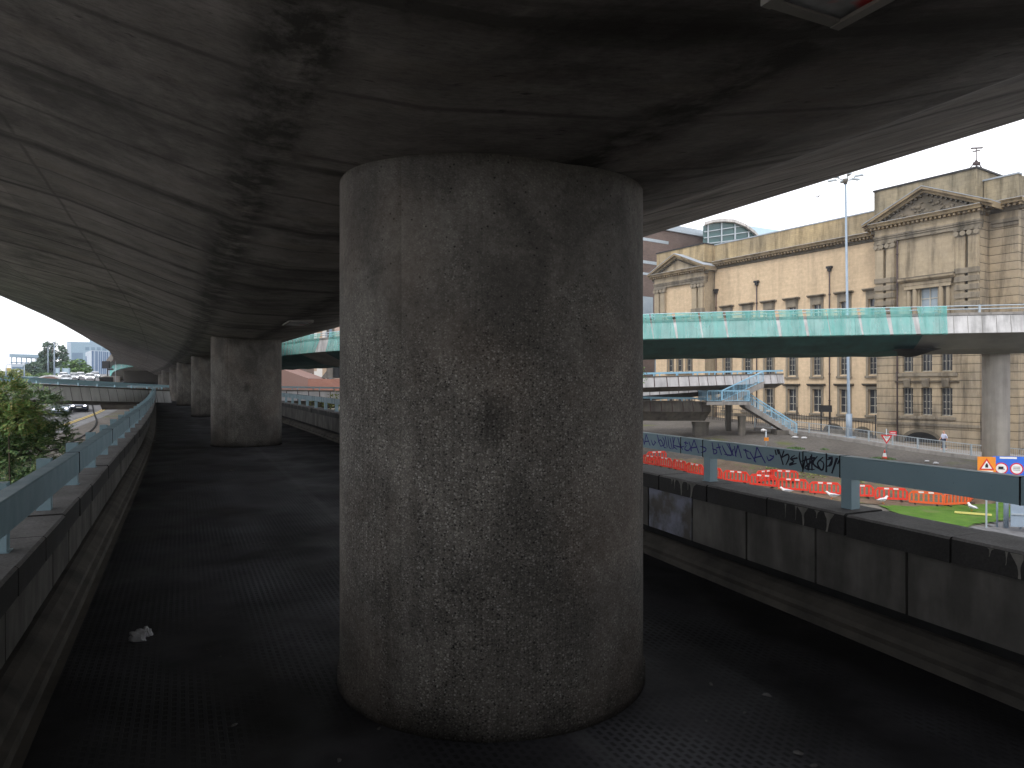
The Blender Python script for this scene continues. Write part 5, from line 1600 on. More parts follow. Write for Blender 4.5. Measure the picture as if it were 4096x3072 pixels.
mb.box8([(A.x, 118, -3), (B.x, 118, -3), (B.x, 130, -3), (A.x, 130, -3), (A.x, 118, 4.9), (B.x, 118, 3.0), (B.x, 130, 3.0), (A.x, 130, 4.9)])
fix_normals(mb.build('gable_wall', M['redbrick'], b6))
block('long_wall', [(B.x, 118.0), (at(352, 0, 117).x, 117), (at(352, 0, 117).x, 130), (B.x, 130)], -3, 2.9, M['redbrick'], b6, M['lead'])
b7 = empty('stair_enclosure', (0, 0, 0), 0, 'grey wedge shaped roof structure with dark doorway behind the low brick building', 'structure')
mb = MB(); P_ = [at(321, 378, 128), at(343, 378, 128), at(343, 365.5, 128), at(330, 366.5, 128)]
mb.loft([[p for p in P_], [p + Vector((0, 4, 0)) for p in P_]], 0, True, False); fix_normals(mb.build('wedge_roof', M['conc_dark'], b7))
mb = MB(); a = at(333, 377.5, 127.9); b = at(339.8, 367, 127.9); mb.box(a.x, b.x, 127.8, 127.9, a.z, b.z); mb.build('doorway', M['dark'], b7)
mb = MB(); a = at(340, 378, 127.5); b = at(352, 366, 127.5); mb.box(a.x, b.x, 127.3, 127.6, a.z, b.z); mb.build('pale_panel', M['farpale'], b7)

# ------------------------------------------------------------------ ground areas and roads
drape('paving', [(4, 66), (12, 63), (19, 58.5), (28, 55), (40, 50.5), (60, 46), (70, 60), (42, 72), (30, 88), (12, 110), (-5, 100), (-20, 84)], M['paving'], .03, .8, 1.2)
drape('soil', [(-6, 44), (4, 67), (12, 63.5), (19, 59.0), (28, 55.6), (36, 52), (30, 44.2), (24, 45), (17, 45), (10, 40)], M['soil'], .055, .5, 1.0)
def gp(u, v, z): 
    Y = (CAMZ - z) * F / (v - VH); return ((u - 512) / F * Y, Y)
drape('lawn', [gp(880, 505.5, -5.9), gp(925, 503.5, -5.9), gp(975, 502.5, -5.9), gp(1006, 501.5, -5.9), gp(1016, 512, -6.0), gp(1006, 519, -6.0), gp(975, 524, -6.0), (23.5, 37), (23, 41)], M['grass'], .08, .3, .25)
drape('side_road', [(16, 12), (24, 37.2), (27.2, 39.4), (33, 43.5), (80, 46), (80, 12)], M['asphalt'], .05, .8, 0)
strip('road_line', [(24, 30, 0), (27.8, 37.6, 0), (34, 41.5, 0), (50, 44, 0)], .07, M['yellow'], .09, .8)
drape('grass_verge', [(-30, 24), (-28, 36), (-24, 41), (-17, 36), (-12, 24), (-18, 18)], M['grass'], .03, 1.0, 2.0)
# left carriageway
road = [(-42, 20, 0), (-45, 40, 0), (-49, 58, 0), (-54.0, 74, 0), (-61.5, 92, 0), (-73, 113, 0), (-93, 150, 0), (-122, 205, 0), (-150, 260, 0)]
strip('road', road, 9.5, M['asphalt'], .04, 1.5)
strip('road_line', [(x, y, 0) for x, y, z in road[:8]], .07, M['yellow'], .09, 1.5, off=7.9)
strip('road_line', [(x, y, 0) for x, y, z in road[:8]], .07, M['yellow'], .092, 1.5, off=8.2)
for o_ in (-4.2, -.3, 3.6): strip('lane_line', [(x, y, 0) for x, y, z in road[:8]], .09, M['linewhite'], .09, 1.5, off=o_, dash=(2.5, 3))
strip('pavement', [(x, y, 0) for x, y, z in road[:7]], 2.4, M['paving'], .05, 1.5, off=11.95)
strip('slip_road', [(-23, 30, 0), (-26.5, 46, 0), (-33.5, 66, 0), (-43.5, 84, 0), (-54.5, 100, 0)], 3.3, M['asphalt'], .045, 1.5)
def kerb(path, label, mat_='kerb', h=.14, w_=.18, cat='kerb'):
    fr = frames(resample(path, 1.2)); mb = MB()
    rings = []
    for f in fr:
        z = gz(f[0][0], f[0][1]); rings.append([P3(f, o, z + q) for o, q in ((-w_, -.1), (w_, -.1), (w_, h), (-w_, h))])
    mb.loft(rings, 0, True, False); o = mb.build('kerb', M[mat_]); fix_normals(o); return tag(o, label, cat)
kerb([(-28.5, 30, 0), (-31.8, 46, 0), (-39.5, 66, 0), (-49, 82, 0), (-59, 98, 0)], 'dark curving kerb line between the footway and slip road at the left', 'dark', .12, .07)
# footway by the museum with its retaining kerb
fence_line = [(25.5, 73.5), (28.2, 70.0), (30.3, 67.6), (32.6, 64), (37, 60), (38.9, 58.2), (41.2, 56.2), (46, 53)]
drape('pavement', [(26.0, 74.0), (28.4, 70.3), (30.5, 68.0), (32.8, 64.4), (37.2, 60.4), (39.1, 58.6), (46.2, 53.4), (52, 57), (43.5, 66), (36, 73), (30, 80)], M['pavement'], .06, .5, 0)
kerb([(a, b, 0) for a, b in fence_line], 'pale concrete kerb wall carrying the grey handrail beside the museum footway', 'conc', .32, .14, 'kerb')
rf = empty('handrail_fence', (0, 0, 0), 0, 'pale grey handrail fence along the footway from the stair foot to the right', 'fence')
mb = MB(); mi_ = MB(); fr_ = frames(resample([(a, b, 0) for a, b in fence_line], .5))
for f, g in zip(fr_, fr_[1:]):
    a = Vector((f[0][0], f[0][1], gz(f[0][0], f[0][1]) + .32)); b = Vector((g[0][0], g[0][1], gz(g[0][0], g[0][1]) + .32))
    mb.bar(a + Vector((0, 0, .95)), b + Vector((0, 0, .95)), .06, .06); mb.bar(a + Vector((0, 0, .08)), b + Vector((0, 0, .08)), .04, .04)
mb.build('rail', M['steel'], rf)
for f, g in zip(fr_, fr_[1:]):
    for k in range(4):
        t = k / 4; q = f[0] * (1 - t) + g[0] * t; z = gz(q[0], q[1]) + .32
        mi_.bar((q[0], q[1], z + .08), (q[0], q[1], z + .95), .016, .016)
mi_.build('infill_bars', M['steel'], rf)
for f in fr_[::4]:
    m2 = MB(); m2.box(-.05, .05, -.05, .05, 0, 1.0); o = m2.build('post', M['steel'], rf); o.location = (f[0][0], f[0][1], gz(f[0][0], f[0][1]) + .3)

# ------------------------------------------------------------------ vegetation
def rand_rot(rn):
    return Matrix.Rotation(rn.uniform(0, 6.283), 3, 'Z') @ Matrix.Rotation(rn.uniform(-1.2, 1.2), 3, 'X') @ Matrix.Rotation(rn.uniform(-.8, .8), 3, 'Y')
def sprig(mb, p, d, ln, lw, n, rn, mi=0):
    """pinnate sprig of small leaflets"""
    d = d.normalized(); up = Vector((rn.uniform(-.5, .5), rn.uniform(-.5, .5), 1)).normalized()
    s_ = d.cross(up).normalized(); up = s_.cross(d)
    for i in range(n):
        t = (i + 1) / n; c = p + d * ln * t - Vector((0, 0, .12 * ln * t * t))
        for sg in (-1, 1):
            q = c + s_ * sg * lw * .9 + d * lw * .35
            a = (q - c); w_ = d * lw * .22 + up * lw * rn.uniform(-.1, .1)
            mb.face([c, c + a * .5 + w_, q, c + a * .5 - w_], mi)
def crown_points(lobes, n, rn, shell=.55):
    out = []
    tot = sum(l[3] * l[4] * l[5] for l in lobes); 
    for l in lobes:
        k = int(n * l[3] * l[4] * l[5] / tot)
        for _ in range(k):
            v = Vector((rn.gauss(0, 1), rn.gauss(0, 1), rn.gauss(0, 1))).normalized() * (rn.uniform(shell, 1) ** .7)
            if mnoise.noise(Vector((v.x * 2.3 + l[0], v.y * 2.3 + l[1], v.z * 2.3 + l[2]))) < -.18: continue
            out.append((Vector((l[0] + v.x * l[3], l[1] + v.y * l[4], l[2] + v.z * l[5])), v))
    return out
def limbs(mb, base, tips, r0, rn):
    for t in tips:
        b = Vector(base); t = Vector(t); m_ = b.lerp(t, .5) + Vector((rn.uniform(-.1, .1), rn.uniform(-.1, .1), .12)) * (t - b).length
        mb.tube([b, m_, t], [r0, r0 * .55, r0 * .12], 6)
def tree(name, label, x, y, lobes, mat_, n, size, seed, group=None, trunk_r=.18, pinnate=False, cat='tree', z=None, flat=.5):
    rn = random.Random(seed); g = gz(x, y) if z is None else z
    e = empty(name, (0, 0, 0), 0, label, cat, group)
    mb = MB()
    zc = min(l[2] for l in lobes); top_ = Vector((x, y, max(g + .3, zc - .2)))
    mb.tube([(x, y, g - .2), ((x + top_.x) / 2 + .05, y, (g + top_.z) / 2), tuple(top_)], [trunk_r * 1.3, trunk_r, trunk_r * .8], 8)
    limbs(mb, top_, [(l[0], l[1], l[2] + l[5] * .4) for l in lobes], trunk_r * .6, rn)
    for l in lobes:
        for k in range(4):
            v = Vector((rn.uniform(-1, 1), rn.uniform(-1, 1), rn.uniform(-.3, 1))).normalized()
            limbs(mb, (l[0], l[1], l[2]), [(l[0] + v.x * l[3] * .85, l[1] + v.y * l[4] * .85, l[2] + v.z * l[5] * .85)], trunk_r * .25, rn)
    mb.build('trunk', M['bark'], e)
    mb = MB()
    for p, v in crown_points(lobes, n, rn, .45):
        if pinnate:
            d = (v + Vector((rn.uniform(-.7, .7), rn.uniform(-.7, .7), rn.uniform(-.5, .3))))
            sprig(mb, p, d, size * rn.uniform(.7, 1.2), size * .42, 6, rn)
        else:
            s_ = size * rn.uniform(.6, 1.3); m3 = rand_rot(rn)
            mb.face([p + m3 @ Vector((-s_ / 2, 0, 0)), p + m3 @ Vector((0, -s_ * flat / 2, 0)), p + m3 @ Vector((s_ / 2, 0, 0)), p + m3 @ Vector((0, s_ * flat / 2, 0))])
    mb.build('crown', M[mat_], e)
    return e
# rowan beyond the left parapet
tree('rowan_tree', 'leafy rowan tree with reddening tips rising beside the left parapet', -21.5, 28.5,
     [(-21.6, 28.5, -.2, 2.3, 2.3, 1.7), (-19.6, 28.0, .55, 1.5, 1.8, 1.25), (-18.6, 27.6, -.9, 1.5, 1.8, 1.1), (-20.6, 27.2, -1.7, 2.4, 2.0, 1.2), (-16.9, 28.0, -1.7, 1.2, 1.3, .8), (-16.3, 27.0, -2.7, 1.2, 1.3, .9), (-23.5, 28.5, .1, 2.0, 2.0, 1.4), (-20.0, 27.0, -3.0, 2.0, 1.8, 1.0), (-18.1, 27.3, -2.4, 1.2, 1.4, .8)],
     'leaf_near', 14000, .27, 3, trunk_r=.14, pinnate=True)
tree('rowan_sapling', 'thin upright tree top with reddish leaf clusters in front of the left footbridge', -18.7, 26.0,
     [(-18.7, 26.0, 1.2, .55, .6, .85), (-18.2, 26, .55, .8, .8, .5), (-19.3, 26, .5, .8, .8, .5)], 'leaf_red', 1500, .25, 8, trunk_r=.03, pinnate=True)
tree('green_shrub', 'bright yellow green shrub under the rowan tree', -17.6, 24.0, [(-17.6, 24, -2.9, 1.5, 1.5, 1.0), (-16.2, 23.4, -3.1, 1.2, 1.2, .9), (-14.6, 23.0, -3.3, 1.0, 1.0, .7)], 'leaf_yel', 3500, .12, 12, trunk_r=.06, cat='shrub')
# shrub seen over the right rail between the columns
tree('flowering_shrub', 'loose pale green shrub top behind the right rail between the first two columns', -7.2, 30,
     [(-7.9, 30, .75, .9, 1.0, .5), (-6.9, 30, 1.0, 1.2, 1.1, .75), (-8.6, 30, .55, .5, .8, .35), (-7.0, 30, -.3, 1.8, 1.5, .9)], 'leaf_yel', 3200, .12, 21, trunk_r=.08, cat='shrub')
tree('young_tree', 'small green tree tip just right of the big column below the netted flyover', 10.3, 60, [(10.3, 60, 2.6, 1.35, 1.2, 1.1), (9.2, 60, 1.4, 1.5, 1.3, 1.2)], 'leaf_mid', 1500, .2, 22, trunk_r=.1)
# far trees at the left
def px_lobe(u, v, Y, ru, rv): 
    p = at(u, v, Y); return (p.x, Y, p.z, ru / F * Y, ru / F * Y, rv / F * Y)
Yt = 185
tree('tall_tree', 'tallest dark ragged tree in front of the far office blocks', at(49, 0, Yt).x, Yt, [px_lobe(48, 347, Yt, 5.0, 6), px_lobe(44, 355, Yt, 5, 5.5), px_lobe(53, 355, Yt, 5, 6), px_lobe(48, 364, Yt, 8, 7), px_lobe(47, 373, Yt, 8, 6), px_lobe(55, 344.5, Yt, 2.2, 4.0), px_lobe(41, 361, Yt, 4, 4)], 'leaf_dark', 3600, .75, 31, 'trees beyond the road', .5, z=4)
tree('tall_tree', 'second tall dark tree, narrower and right of the tallest', at(62.5, 0, Yt).x, Yt + 1, [px_lobe(62.5, 352, Yt, 3.5, 7), px_lobe(64, 360, Yt, 4.5, 6), px_lobe(61, 367, Yt, 6, 6), px_lobe(66, 353, Yt, 2.2, 4), px_lobe(59, 348, Yt, 1.4, 3)], 'leaf_dark', 2200, .7, 32, 'trees beyond the road', .4, z=4)
Yt = 168
tree('round_tree', 'rounded light green tree behind the approaching cars', at(76, 0, Yt).x, Yt + 4, [px_lobe(71, 364.5, Yt, 8, 5), px_lobe(78, 364, Yt, 8, 5.5), px_lobe(84, 369, Yt, 7.5, 5), px_lobe(67, 370, Yt, 8, 4.5), px_lobe(76, 371, Yt, 12, 5.5)], 'leaf_mid', 3400, .6, 33, 'trees beyond the road', .35, z=3)
tree('bushy_tree', 'mid green bushy tree left of the tallest tree', at(33, 0, 175).x, 176, [px_lobe(33, 368, 175, 8, 6.5), px_lobe(26, 373, 175, 6, 4), px_lobe(37, 373, 175, 7, 5)], 'leaf_dark', 1800, .65, 34, 'trees beyond the road', .3, z=3)
tree('bushy_tree', 'low pale green bush mass at the far left picture edge', at(14, 0, 172).x, 172, [px_lobe(17, 372.5, 170, 8, 4), px_lobe(7, 374.5, 170, 7, 3.5), px_lobe(23, 375, 170, 7, 3), px_lobe(-5, 373, 170, 8, 4), px_lobe(2, 377, 170, 5, 2)], 'leaf_yel', 2200, .55, 35, 'trees beyond the road', .3, z=2)
tree('bushy_tree', 'low hedge like bush beneath the tall trees', at(45, 0, 165).x, 166, [px_lobe(45, 376, 165, 9, 3.5), px_lobe(56, 376.5, 165, 6, 3), px_lobe(33, 377.5, 165, 7, 2.5)], 'leaf_mid', 1500, .5, 36, 'trees beyond the road', .3, z=2)
# weeds and scrub on the soil: ground cover
mb = MB(); rn = random.Random(55)
for c in range(60):
    cx, cy = rn.uniform(2, 26), rn.uniform(46, 62)
    if not inside((cx, cy), [(4, 48), (4, 66), (12, 62.5), (19, 58.5), (27, 55), (27, 50.5), (17, 51.5), (14, 56)]): continue
    rr_ = rn.uniform(.3, 1.5)
    for k in range(int(rr_ * 130)):
        a = rn.uniform(0, 6.28); r_ = rr_ * rn.random() ** .6; px_, py_ = cx + r_ * math.cos(a), cy + r_ * math.sin(a)
        p = Vector((px_, py_, gz(px_, py_) + .08 + rn.uniform(0, .38) * (1 - r_ / rr_ * .6))); m3 = rand_rot(rn); s_ = rn.uniform(.08, .22)
        mb.face([p + m3 @ Vector((-s_ / 2, 0, 0)), p + m3 @ Vector((0, -s_ * .3, 0)), p + m3 @ Vector((s_ / 2, 0, 0)), p + m3 @ Vector((0, s_ * .3, 0))])
tag(mb.build('ground_cover', M['leaf_yel']), kind='stuff')
mb = MB(); rn = random.Random(56)
for (cx, cy, rx, ry) in ((11.8, 69.5, 1.3, .8), (25.1, 62.0, .9, .6), (30.9, 58.4, 1.2, .5), (27.5, 61.6, .4, .3)):
    for k in range(int(900 * rx * ry)):
        a = rn.uniform(0, 6.28); r_ = rn.random() ** .5; px_, py_ = cx + rx * r_ * math.cos(a), cy + ry * r_ * math.sin(a)
        b = Vector((px_, py_, gz(px_, py_) + .03)); h = rn.uniform(.06, .26) * (1.1 - r_); d = Vector((rn.uniform(-.1, .1), rn.uniform(-.1, .1), h)); s_ = Vector((rn.uniform(-1, 1), rn.uniform(-1, 1), 0)).normalized() * .035
        mb.face([b - s_, b + s_, b + d])
tag(mb.build('grass_tufts', M['leaf_mid']), kind='stuff')

# ------------------------------------------------------------------ barriers, signs, poles
def make_barrier(e, mat_):
    """two metre plastic pedestrian barrier, local x along, origin on the ground in the middle"""
    mb = MB(); t = .035
    def pl(pts):  # flat plate with thickness
        mb.loft([[(x, -t, z) for x, z in pts], [(x, t, z) for x, z in pts]], 0, True, False)
    pl([(-.98, .10), (.98, .10), (.98, .24), (-.98, .24)])
    pl([(-.80, .80), (.80, .80), (.72, .98), (-.72, .98)])
    pl([(-1.0, .242), (-.88, .242), (-.88, .72), (-1.0, .72)]); pl([(.88, .242), (1.0, .242), (1.0, .72), (.88, .72)])
    pl([(-1.0, .722), (-.88, .722), (-.70, .97), (-.80, .97)]); pl([(.88, .722), (1.0, .722), (.80, .97), (.70, .97)])
    for i in range(6):
        x = -.70 + .28 * i; pl([(x - .05, .242), (x + .05, .242), (x + .05, .798), (x - .05, .798)])
    fix_normals(mb.build('panel', M[mat_], e))
    for x in (-.28, .28):
        mb = MB(); mb.box(x - .15, x + .15, -t - .008, -t - .002, .84, .95); mb.box(x - .15, x + .15, t + .002, t + .008, .84, .95); mb.build('reflective_plate', M['white'], e)
    for x in (-.62, .62):
        mb = MB(); mb.box(x - .05, x + .05, -.28, .28, .0, .05); mb.box(x - .04, x + .04, -.05, .05, .05, .098); mb.build('foot', M['rubber'], e)
bar_px = [(643, 463, 61), (675, 467, 57), (699, 473, 54), (720, 479, 52), (757, 484, 50), (792, 488, 48.5), (826, 491, 47.5), (862, 494.5, 47), (890, 497, 46.5), (919, 499.5, 46), (932, 501, 45.5), (960, 504, 45), (975, 503, 47.3), (997, 500, 51.5)]
bp = resample([((u - 512) / F * Y, Y, 0) for u, v, Y in bar_px], .02)
bl = ['red pedestrian barrier with white plates, nearest the big column in the line', None]
proto_b = None; dist = 0; last = None; nb_ = 0
seg = []; acc = 0; start = bp[0]
for a, b in zip(bp, bp[1:]):
    if np.linalg.norm(b - start) >= 2.02: seg.append((start, b)); start = b
pos_words = {}
def place_barrier(cx, cy, yaw, label, mat_='red'):
    global proto_b, nb_
    key = mat_
    if key not in pos_words:
        e = empty('pedestrian_barrier', (0, 0, 0)); make_barrier(e, mat_); pos_words[key] = e
    else: e = copy_tree(pos_words[key])
    e.location = (cx, cy, gz(cx, cy) + .055); e.rotation_euler = (0, 0, yaw); e.scale = (1, 1, .9)
    tag(e, label, 'barrier', 'red and orange plastic barriers around the soil patch'); nb_ += 1
    return e
rn = random.Random(77); N_ = len(seg)
ordw = ['first', 'second', 'third', 'fourth', 'fifth', 'sixth', 'seventh', 'eighth', 'ninth', 'tenth', 'eleventh', 'twelfth', 'thirteenth', 'fourteenth', 'fifteenth', 'sixteenth', 'seventeenth', 'eighteenth', 'nineteenth', 'twentieth']
for i, (a, b) in enumerate(seg):
    c = (a + b) / 2; yaw = math.atan2(b[1] - a[1], b[0] - a[0]) + rn.uniform(-.10, .10)
    om = 'orange' if c[0] > 27.0 else 'red'
    place_barrier(c[0], c[1], yaw, '%s plastic barrier, %s in the line counted from the big column' % (om, ordw[i]), om)
place_barrier(12.7, 61.5, .35, 'red barrier forming the far arm of the folded pair near the big column')
place_barrier(18.6, 51.4, .55, 'red barrier leaning behind the line, left arm of the middle cluster')
place_barrier(20.0, 51.5, -.45, 'red barrier behind the line, right arm of the middle cluster')

def text_obj(txt, size, material, parent, loc, rot=(R(90), 0, 0), name='lettering', ext=.004):
    cu = bpy.data.curves.new(name, 'FONT'); cu.body = txt; cu.size = size; cu.align_x = 'CENTER'; cu.align_y = 'CENTER'; cu.extrude = ext
    tmp = bpy.data.objects.new(name, cu); COL.objects.link(tmp)
    dg = bpy.context.evaluated_depsgraph_get(); me = bpy.data.meshes.new_from_object(tmp.evaluated_get(dg))
    bpy.data.objects.remove(tmp)
    me.materials.clear(); me.materials.append(material)
    o = bpy.data.objects.new(name, me); COL.objects.link(o); o.parent = parent; o.location = loc; o.rotation_euler = rot
    return o
def disc(mb, cx, y, cz, r, th=.01, n=28, mi=0):
    mb.loft([[(cx + r * math.cos(2 * math.pi * k / n), yy, cz + r * math.sin(2 * math.pi * k / n)) for k in range(n)] for yy in (y, y - th)], mi, True, False)
M['signred'] = mat('sign_red', (0.62, 0.02, 0.03), (0.55, 0.02, 0.03), 4, 0.5, 0.4)
M['signorange'] = mat('sign_orange', (0.80, 0.27, 0.02), (0.72, 0.24, 0.02), 4, 0.5, 0.4)
M['signblue'] = mat('sign_blue', (0.03, 0.15, 0.66), (0.03, 0.13, 0.58), 4, 0.5, 0.4)
M['black'] = mat('sign_black', (0.012, 0.012, 0.014), None, 4, 0.5, 0.4)
# give way sign
c = at(886.5, 450, 60); g = gz(c.x, 60)
e = empty('give_way_sign', (c.x, 60, g), -.35, 'red bordered inverted triangle give way sign on a grey post by the handrail', 'road sign')
mb = MB(); mb.tube([(0, 0, 0), (0, 0, 2.2)], .04, 8); mb.build('post', M['steel'], e)
zt = CAMZ - (434.8 - VH) / F * 60 - g; s_ = .46
mb = MB(); mb.loft([[(-s_, y, zt), (s_, y, zt), (0, y, zt - s_ * 1.73)] for y in (-.05, -.07)], 0, True, False); fix_normals(mb.build('red_triangle', M['signred'], e))
k = .62; zc = zt - s_ * .577
mb = MB(); mb.loft([[(-s_ * k, y, zc + s_ * .577 * k), (s_ * k, y, zc + s_ * .577 * k), (0, y, zc - s_ * 1.155 * k)] for y in (-.071, -.076)], 0, True, False); fix_normals(mb.build('white_triangle', M['white'], e))
text_obj('GIVE', .15, M['black'], e, (0, -.080, zc + .10)); text_obj('WAY', .13, M['black'], e, (0, -.080, zc - .02))
# traffic cone
c = at(884.6, 450, 58.4); g = gz(c.x, 58.4)
e = empty('traffic_cone', (c.x, 58.4, g), 0, 'red and white traffic cone standing beside the give way sign', 'cone')
mb = MB(); mb.tube([(0, 0, .05), (0, 0, .22)], [.21, .16], 16); mb.tube([(0, 0, .52), (0, 0, .78)], [.085, .03], 16); mb.box(-.24, .24, -.24, .24, 0, .05); mb.build('cone_body', M['red'], e)
mb = MB(); mb.tube([(0, 0, .22), (0, 0, .52)], [.162, .087], 16, 0, False); mb.build('white_sleeve', M['white'], e)
# small red notice on the fence
c = at(893, 433.5, 63); e = empty('notice_board', (c.x, c.y, c.z), -.4, 'small red notice board with pale stripes fixed behind the museum handrail', 'sign')
mb = MB(); mb.box(-.28, .28, -.02, .02, -.22, .22); mb.build('board', M['signred'], e)
mb = MB(); mb.box(-.2, .2, -.03, -.022, .04, .10); mb.box(-.2, .2, -.03, -.022, -.08, -.03); mb.build('stripe', M['white'], e)
mb = MB(); mb.tube([(0, .03, -2.2), (0, .03, .1)], .03, 6); mb.build('post', M['steel'], e)
# orange and blue roadworks signs at the right edge
Ys = 38.0
e = empty('roadworks_sign', (at(986.5, 0, Ys).x, Ys, 0), -.3, 'orange roadworks sign with a red warning triangle at the right edge of the picture', 'road sign')
zt, zb = at(0, 456.8, Ys).z, at(0, 472.5, Ys).z; hw = .43
mb = MB(); mb.box(-hw, hw, -.02, .0, zb, zt); mb.build('board', M['signorange'], e)
mb = MB(); mb.box(-.04, .04, .0, .06, gz(25.8, Ys) - .1, zb); mb.build('post', M['steel'], e)
mb = MB(); zz = zt - .08; mb.loft([[(-.36, y, zz - .62), (.36, y, zz - .62), (0, y, zz)] for y in (-.022, -.028)], 0, True, False); fix_normals(mb.build('red_triangle', M['signred'], e))
mb = MB(); mb.loft([[(-.25, y, zz - .56), (.25, y, zz - .56), (0, y, zz - .13)] for y in (-.029, -.034)], 0, True, False); fix_normals(mb.build('white_triangle', M['white'], e))
mb = MB(); mb.box(-.07, .07, -.040, -.035, zz - .50, zz - .36); mb.box(-.045, .045, -.040, -.035, zz - .358, zz - .28); mb.build('symbol', M['black'], e)
mb = MB(); mb.box(-.3, .3, -.030, -.022, zb + .02, zb + .1); mb.build('white_plate', M['white'], e)
e = empty('restriction_sign', (at(1010.5, 0, Ys).x, Ys + .1, 0), -.3, 'blue sign board with two red ringed white circles at the right edge', 'road sign')
zt, zb = at(0, 456.6, Ys).z, at(0, 476.5, Ys).z; hw = .78
mb = MB(); mb.box(-hw, hw, -.02, .0, zb, zt); mb.build('board', M['signblue'], e)
mb = MB(); mb.box(-.45, .35, -.026, -.021, zt - .13, zt - .03); mb.build('white_header', M['white'], e)
for cx in (-.38, .34):
    mb = MB(); disc(mb, cx, -.022, zb + .42, .32, .006); fix_normals(mb.build('red_ring', M['signred'], e))
    mb = MB(); disc(mb, cx, -.029, zb + .42, .255, .006); fix_normals(mb.build('white_disc', M['white'], e))
mb = MB(); mb.box(-.52, -.28, -.040, -.036, zb + .40, zb + .52); mb.box(-.54, -.22, -.040, -.036, zb + .36, zb + .398); mb.build('vehicle_symbol', M['black'], e)
mb = MB()
for z in (.50, .42, .34): mb.box(.18, .50, -.040, -.036, zb + z, zb + z + .025)
mb.build('small_text_lines', M['black'], e)
for x in (-.55, .55):
    mb = MB(); mb.tube([(x, .06, gz(27, Ys) - .2), (x, .06, zb)], .055, 8); mb.build('post', M['mast'], e)
mb = MB(); mb.tube([(-.12, .08, gz(27, Ys) - .2), (-.12, .08, zb)], .13, 10); mb.build('thick_post', M['mast'], e)
e = empty('sign_panel', (at(1024, 0, 37).x, 37, 0), -.25, 'plain grey back of a large sign panel low at the right edge', 'road sign')
mb = MB(); mb.box(-.62, 1.9, -.03, .03, at(0, 527, 37).z, at(0, 499, 37).z); mb.build('panel', M['mast'], e)
mb = MB(); mb.box(-.62, 1.9, -.09, -.031, at(0, 515, 37).z, at(0, 513.6, 37).z); mb.build('stiffener', M['steel'], e)
for x in (0.2, 1.4):
    mb = MB(); mb.tube([(x, .1, gz(27.5, 37) - .2), (x, .1, at(0, 499, 37).z)], .06, 8); mb.build('post', M['steel'], e)
# black board before the museum
c = at(825.5, 408.6, 77.5); g = gz(c.x, c.y)
e = empty('black_sign_board', (c.x, c.y, g), -.5, 'blank black sign board on two posts in front of the museum railings', 'sign')
mb = MB(); mb.box(-.66, .66, -.03, .03, c.z - g - .37, c.z - g + .37); mb.build('board', M['black'], e)
for x in (-.5, .5):
    mb = MB(); mb.box(x - .04, x + .04, .031, .08, 0, c.z - g); mb.build('post', M['blackmetal'], e)
# high mast light
c = at(849, 446.6, 70); g = gz(c.x, 70)
e = empty('high_mast_light', (c.x, 70, g), 0, 'very tall slender grey mast with a ring of floodlights in front of the museum', 'light mast')
H = at(0, 183, 70).z - g
mb = MB(); mb.tube([(0, 0, -.1), (0, 0, .12)], .62, 14); mb.tube([(0, 0, .1), (0, 0, 2.4)], [.30, .29], 12); mb.tube([(0, 0, 2.4), (-.02, 0, 2.45), (-.35, 0, H)], [.16, .15, .09], 12); mb.build('mast', M['mast'], e)
mb = MB(); mb.tube([(-.35, 0, H - .1), (-.35, 0, H + .4)], [.16, .28], 10); mb.build('head_ring', M['conc_dark'], e)
for k in range(6):
    a = 2 * math.pi * (k + .3) / 6; d = Vector((math.cos(a), math.sin(a), 0)); c0 = Vector((-.35, 0, H + .25)); s_ = Vector((-d.y, d.x, 0))
    mb = MB(); mb.bar(c0 + d * .35, c0 + d * .9 + Vector((0, 0, .15)), .07, .07); P_ = c0 + d * 1.25 + Vector((0, 0, .18))
    mb.loft([[P_ - d * .42 + s_ * .12, P_ - d * .42 - s_ * .12, P_ + d * .42 - s_ * .20, P_ + d * .42 + s_ * .20], [P_ - d * .36 + s_ * .1 + Vector((0, 0, .16)), P_ - d * .36 - s_ * .1 + Vector((0, 0, .16)), P_ + d * .36 - s_ * .16 + Vector((0, 0, .14)), P_ + d * .36 + s_ * .16 + Vector((0, 0, .14))]], 0, True, False)
    fix_normals(mb.build('floodlight', M['steel'], e))
# small lit bollard lamp with yellow plate
c = at(766, 436, 61); g = gz(c.x, 61)
e = empty('short_lamp_post', (c.x, 61, g), 0, 'short grey post with a white lamp head and a yellow plate on the paving', 'lamp post')
mb = MB(); mb.tube([(0, 0, 0), (0, 0, at(0, 431, 61).z - g)], .07, 8); mb.build('post', M['steel'], e)
z = at(0, 430.5, 61).z - g
mb = MB(); mb.tube([(.05, 0, z), (-.25, 0, z + .04), (-.42, 0, z)], [.06, .13, .09], 8); mb.build('lamp_head', M['white'], e)
z = at(0, 439, 61).z - g
mb = MB(); mb.box(-.2, .2, -.10, -.08, z - .16, z + .14); mb.build('yellow_plate', M['signorange'], e)

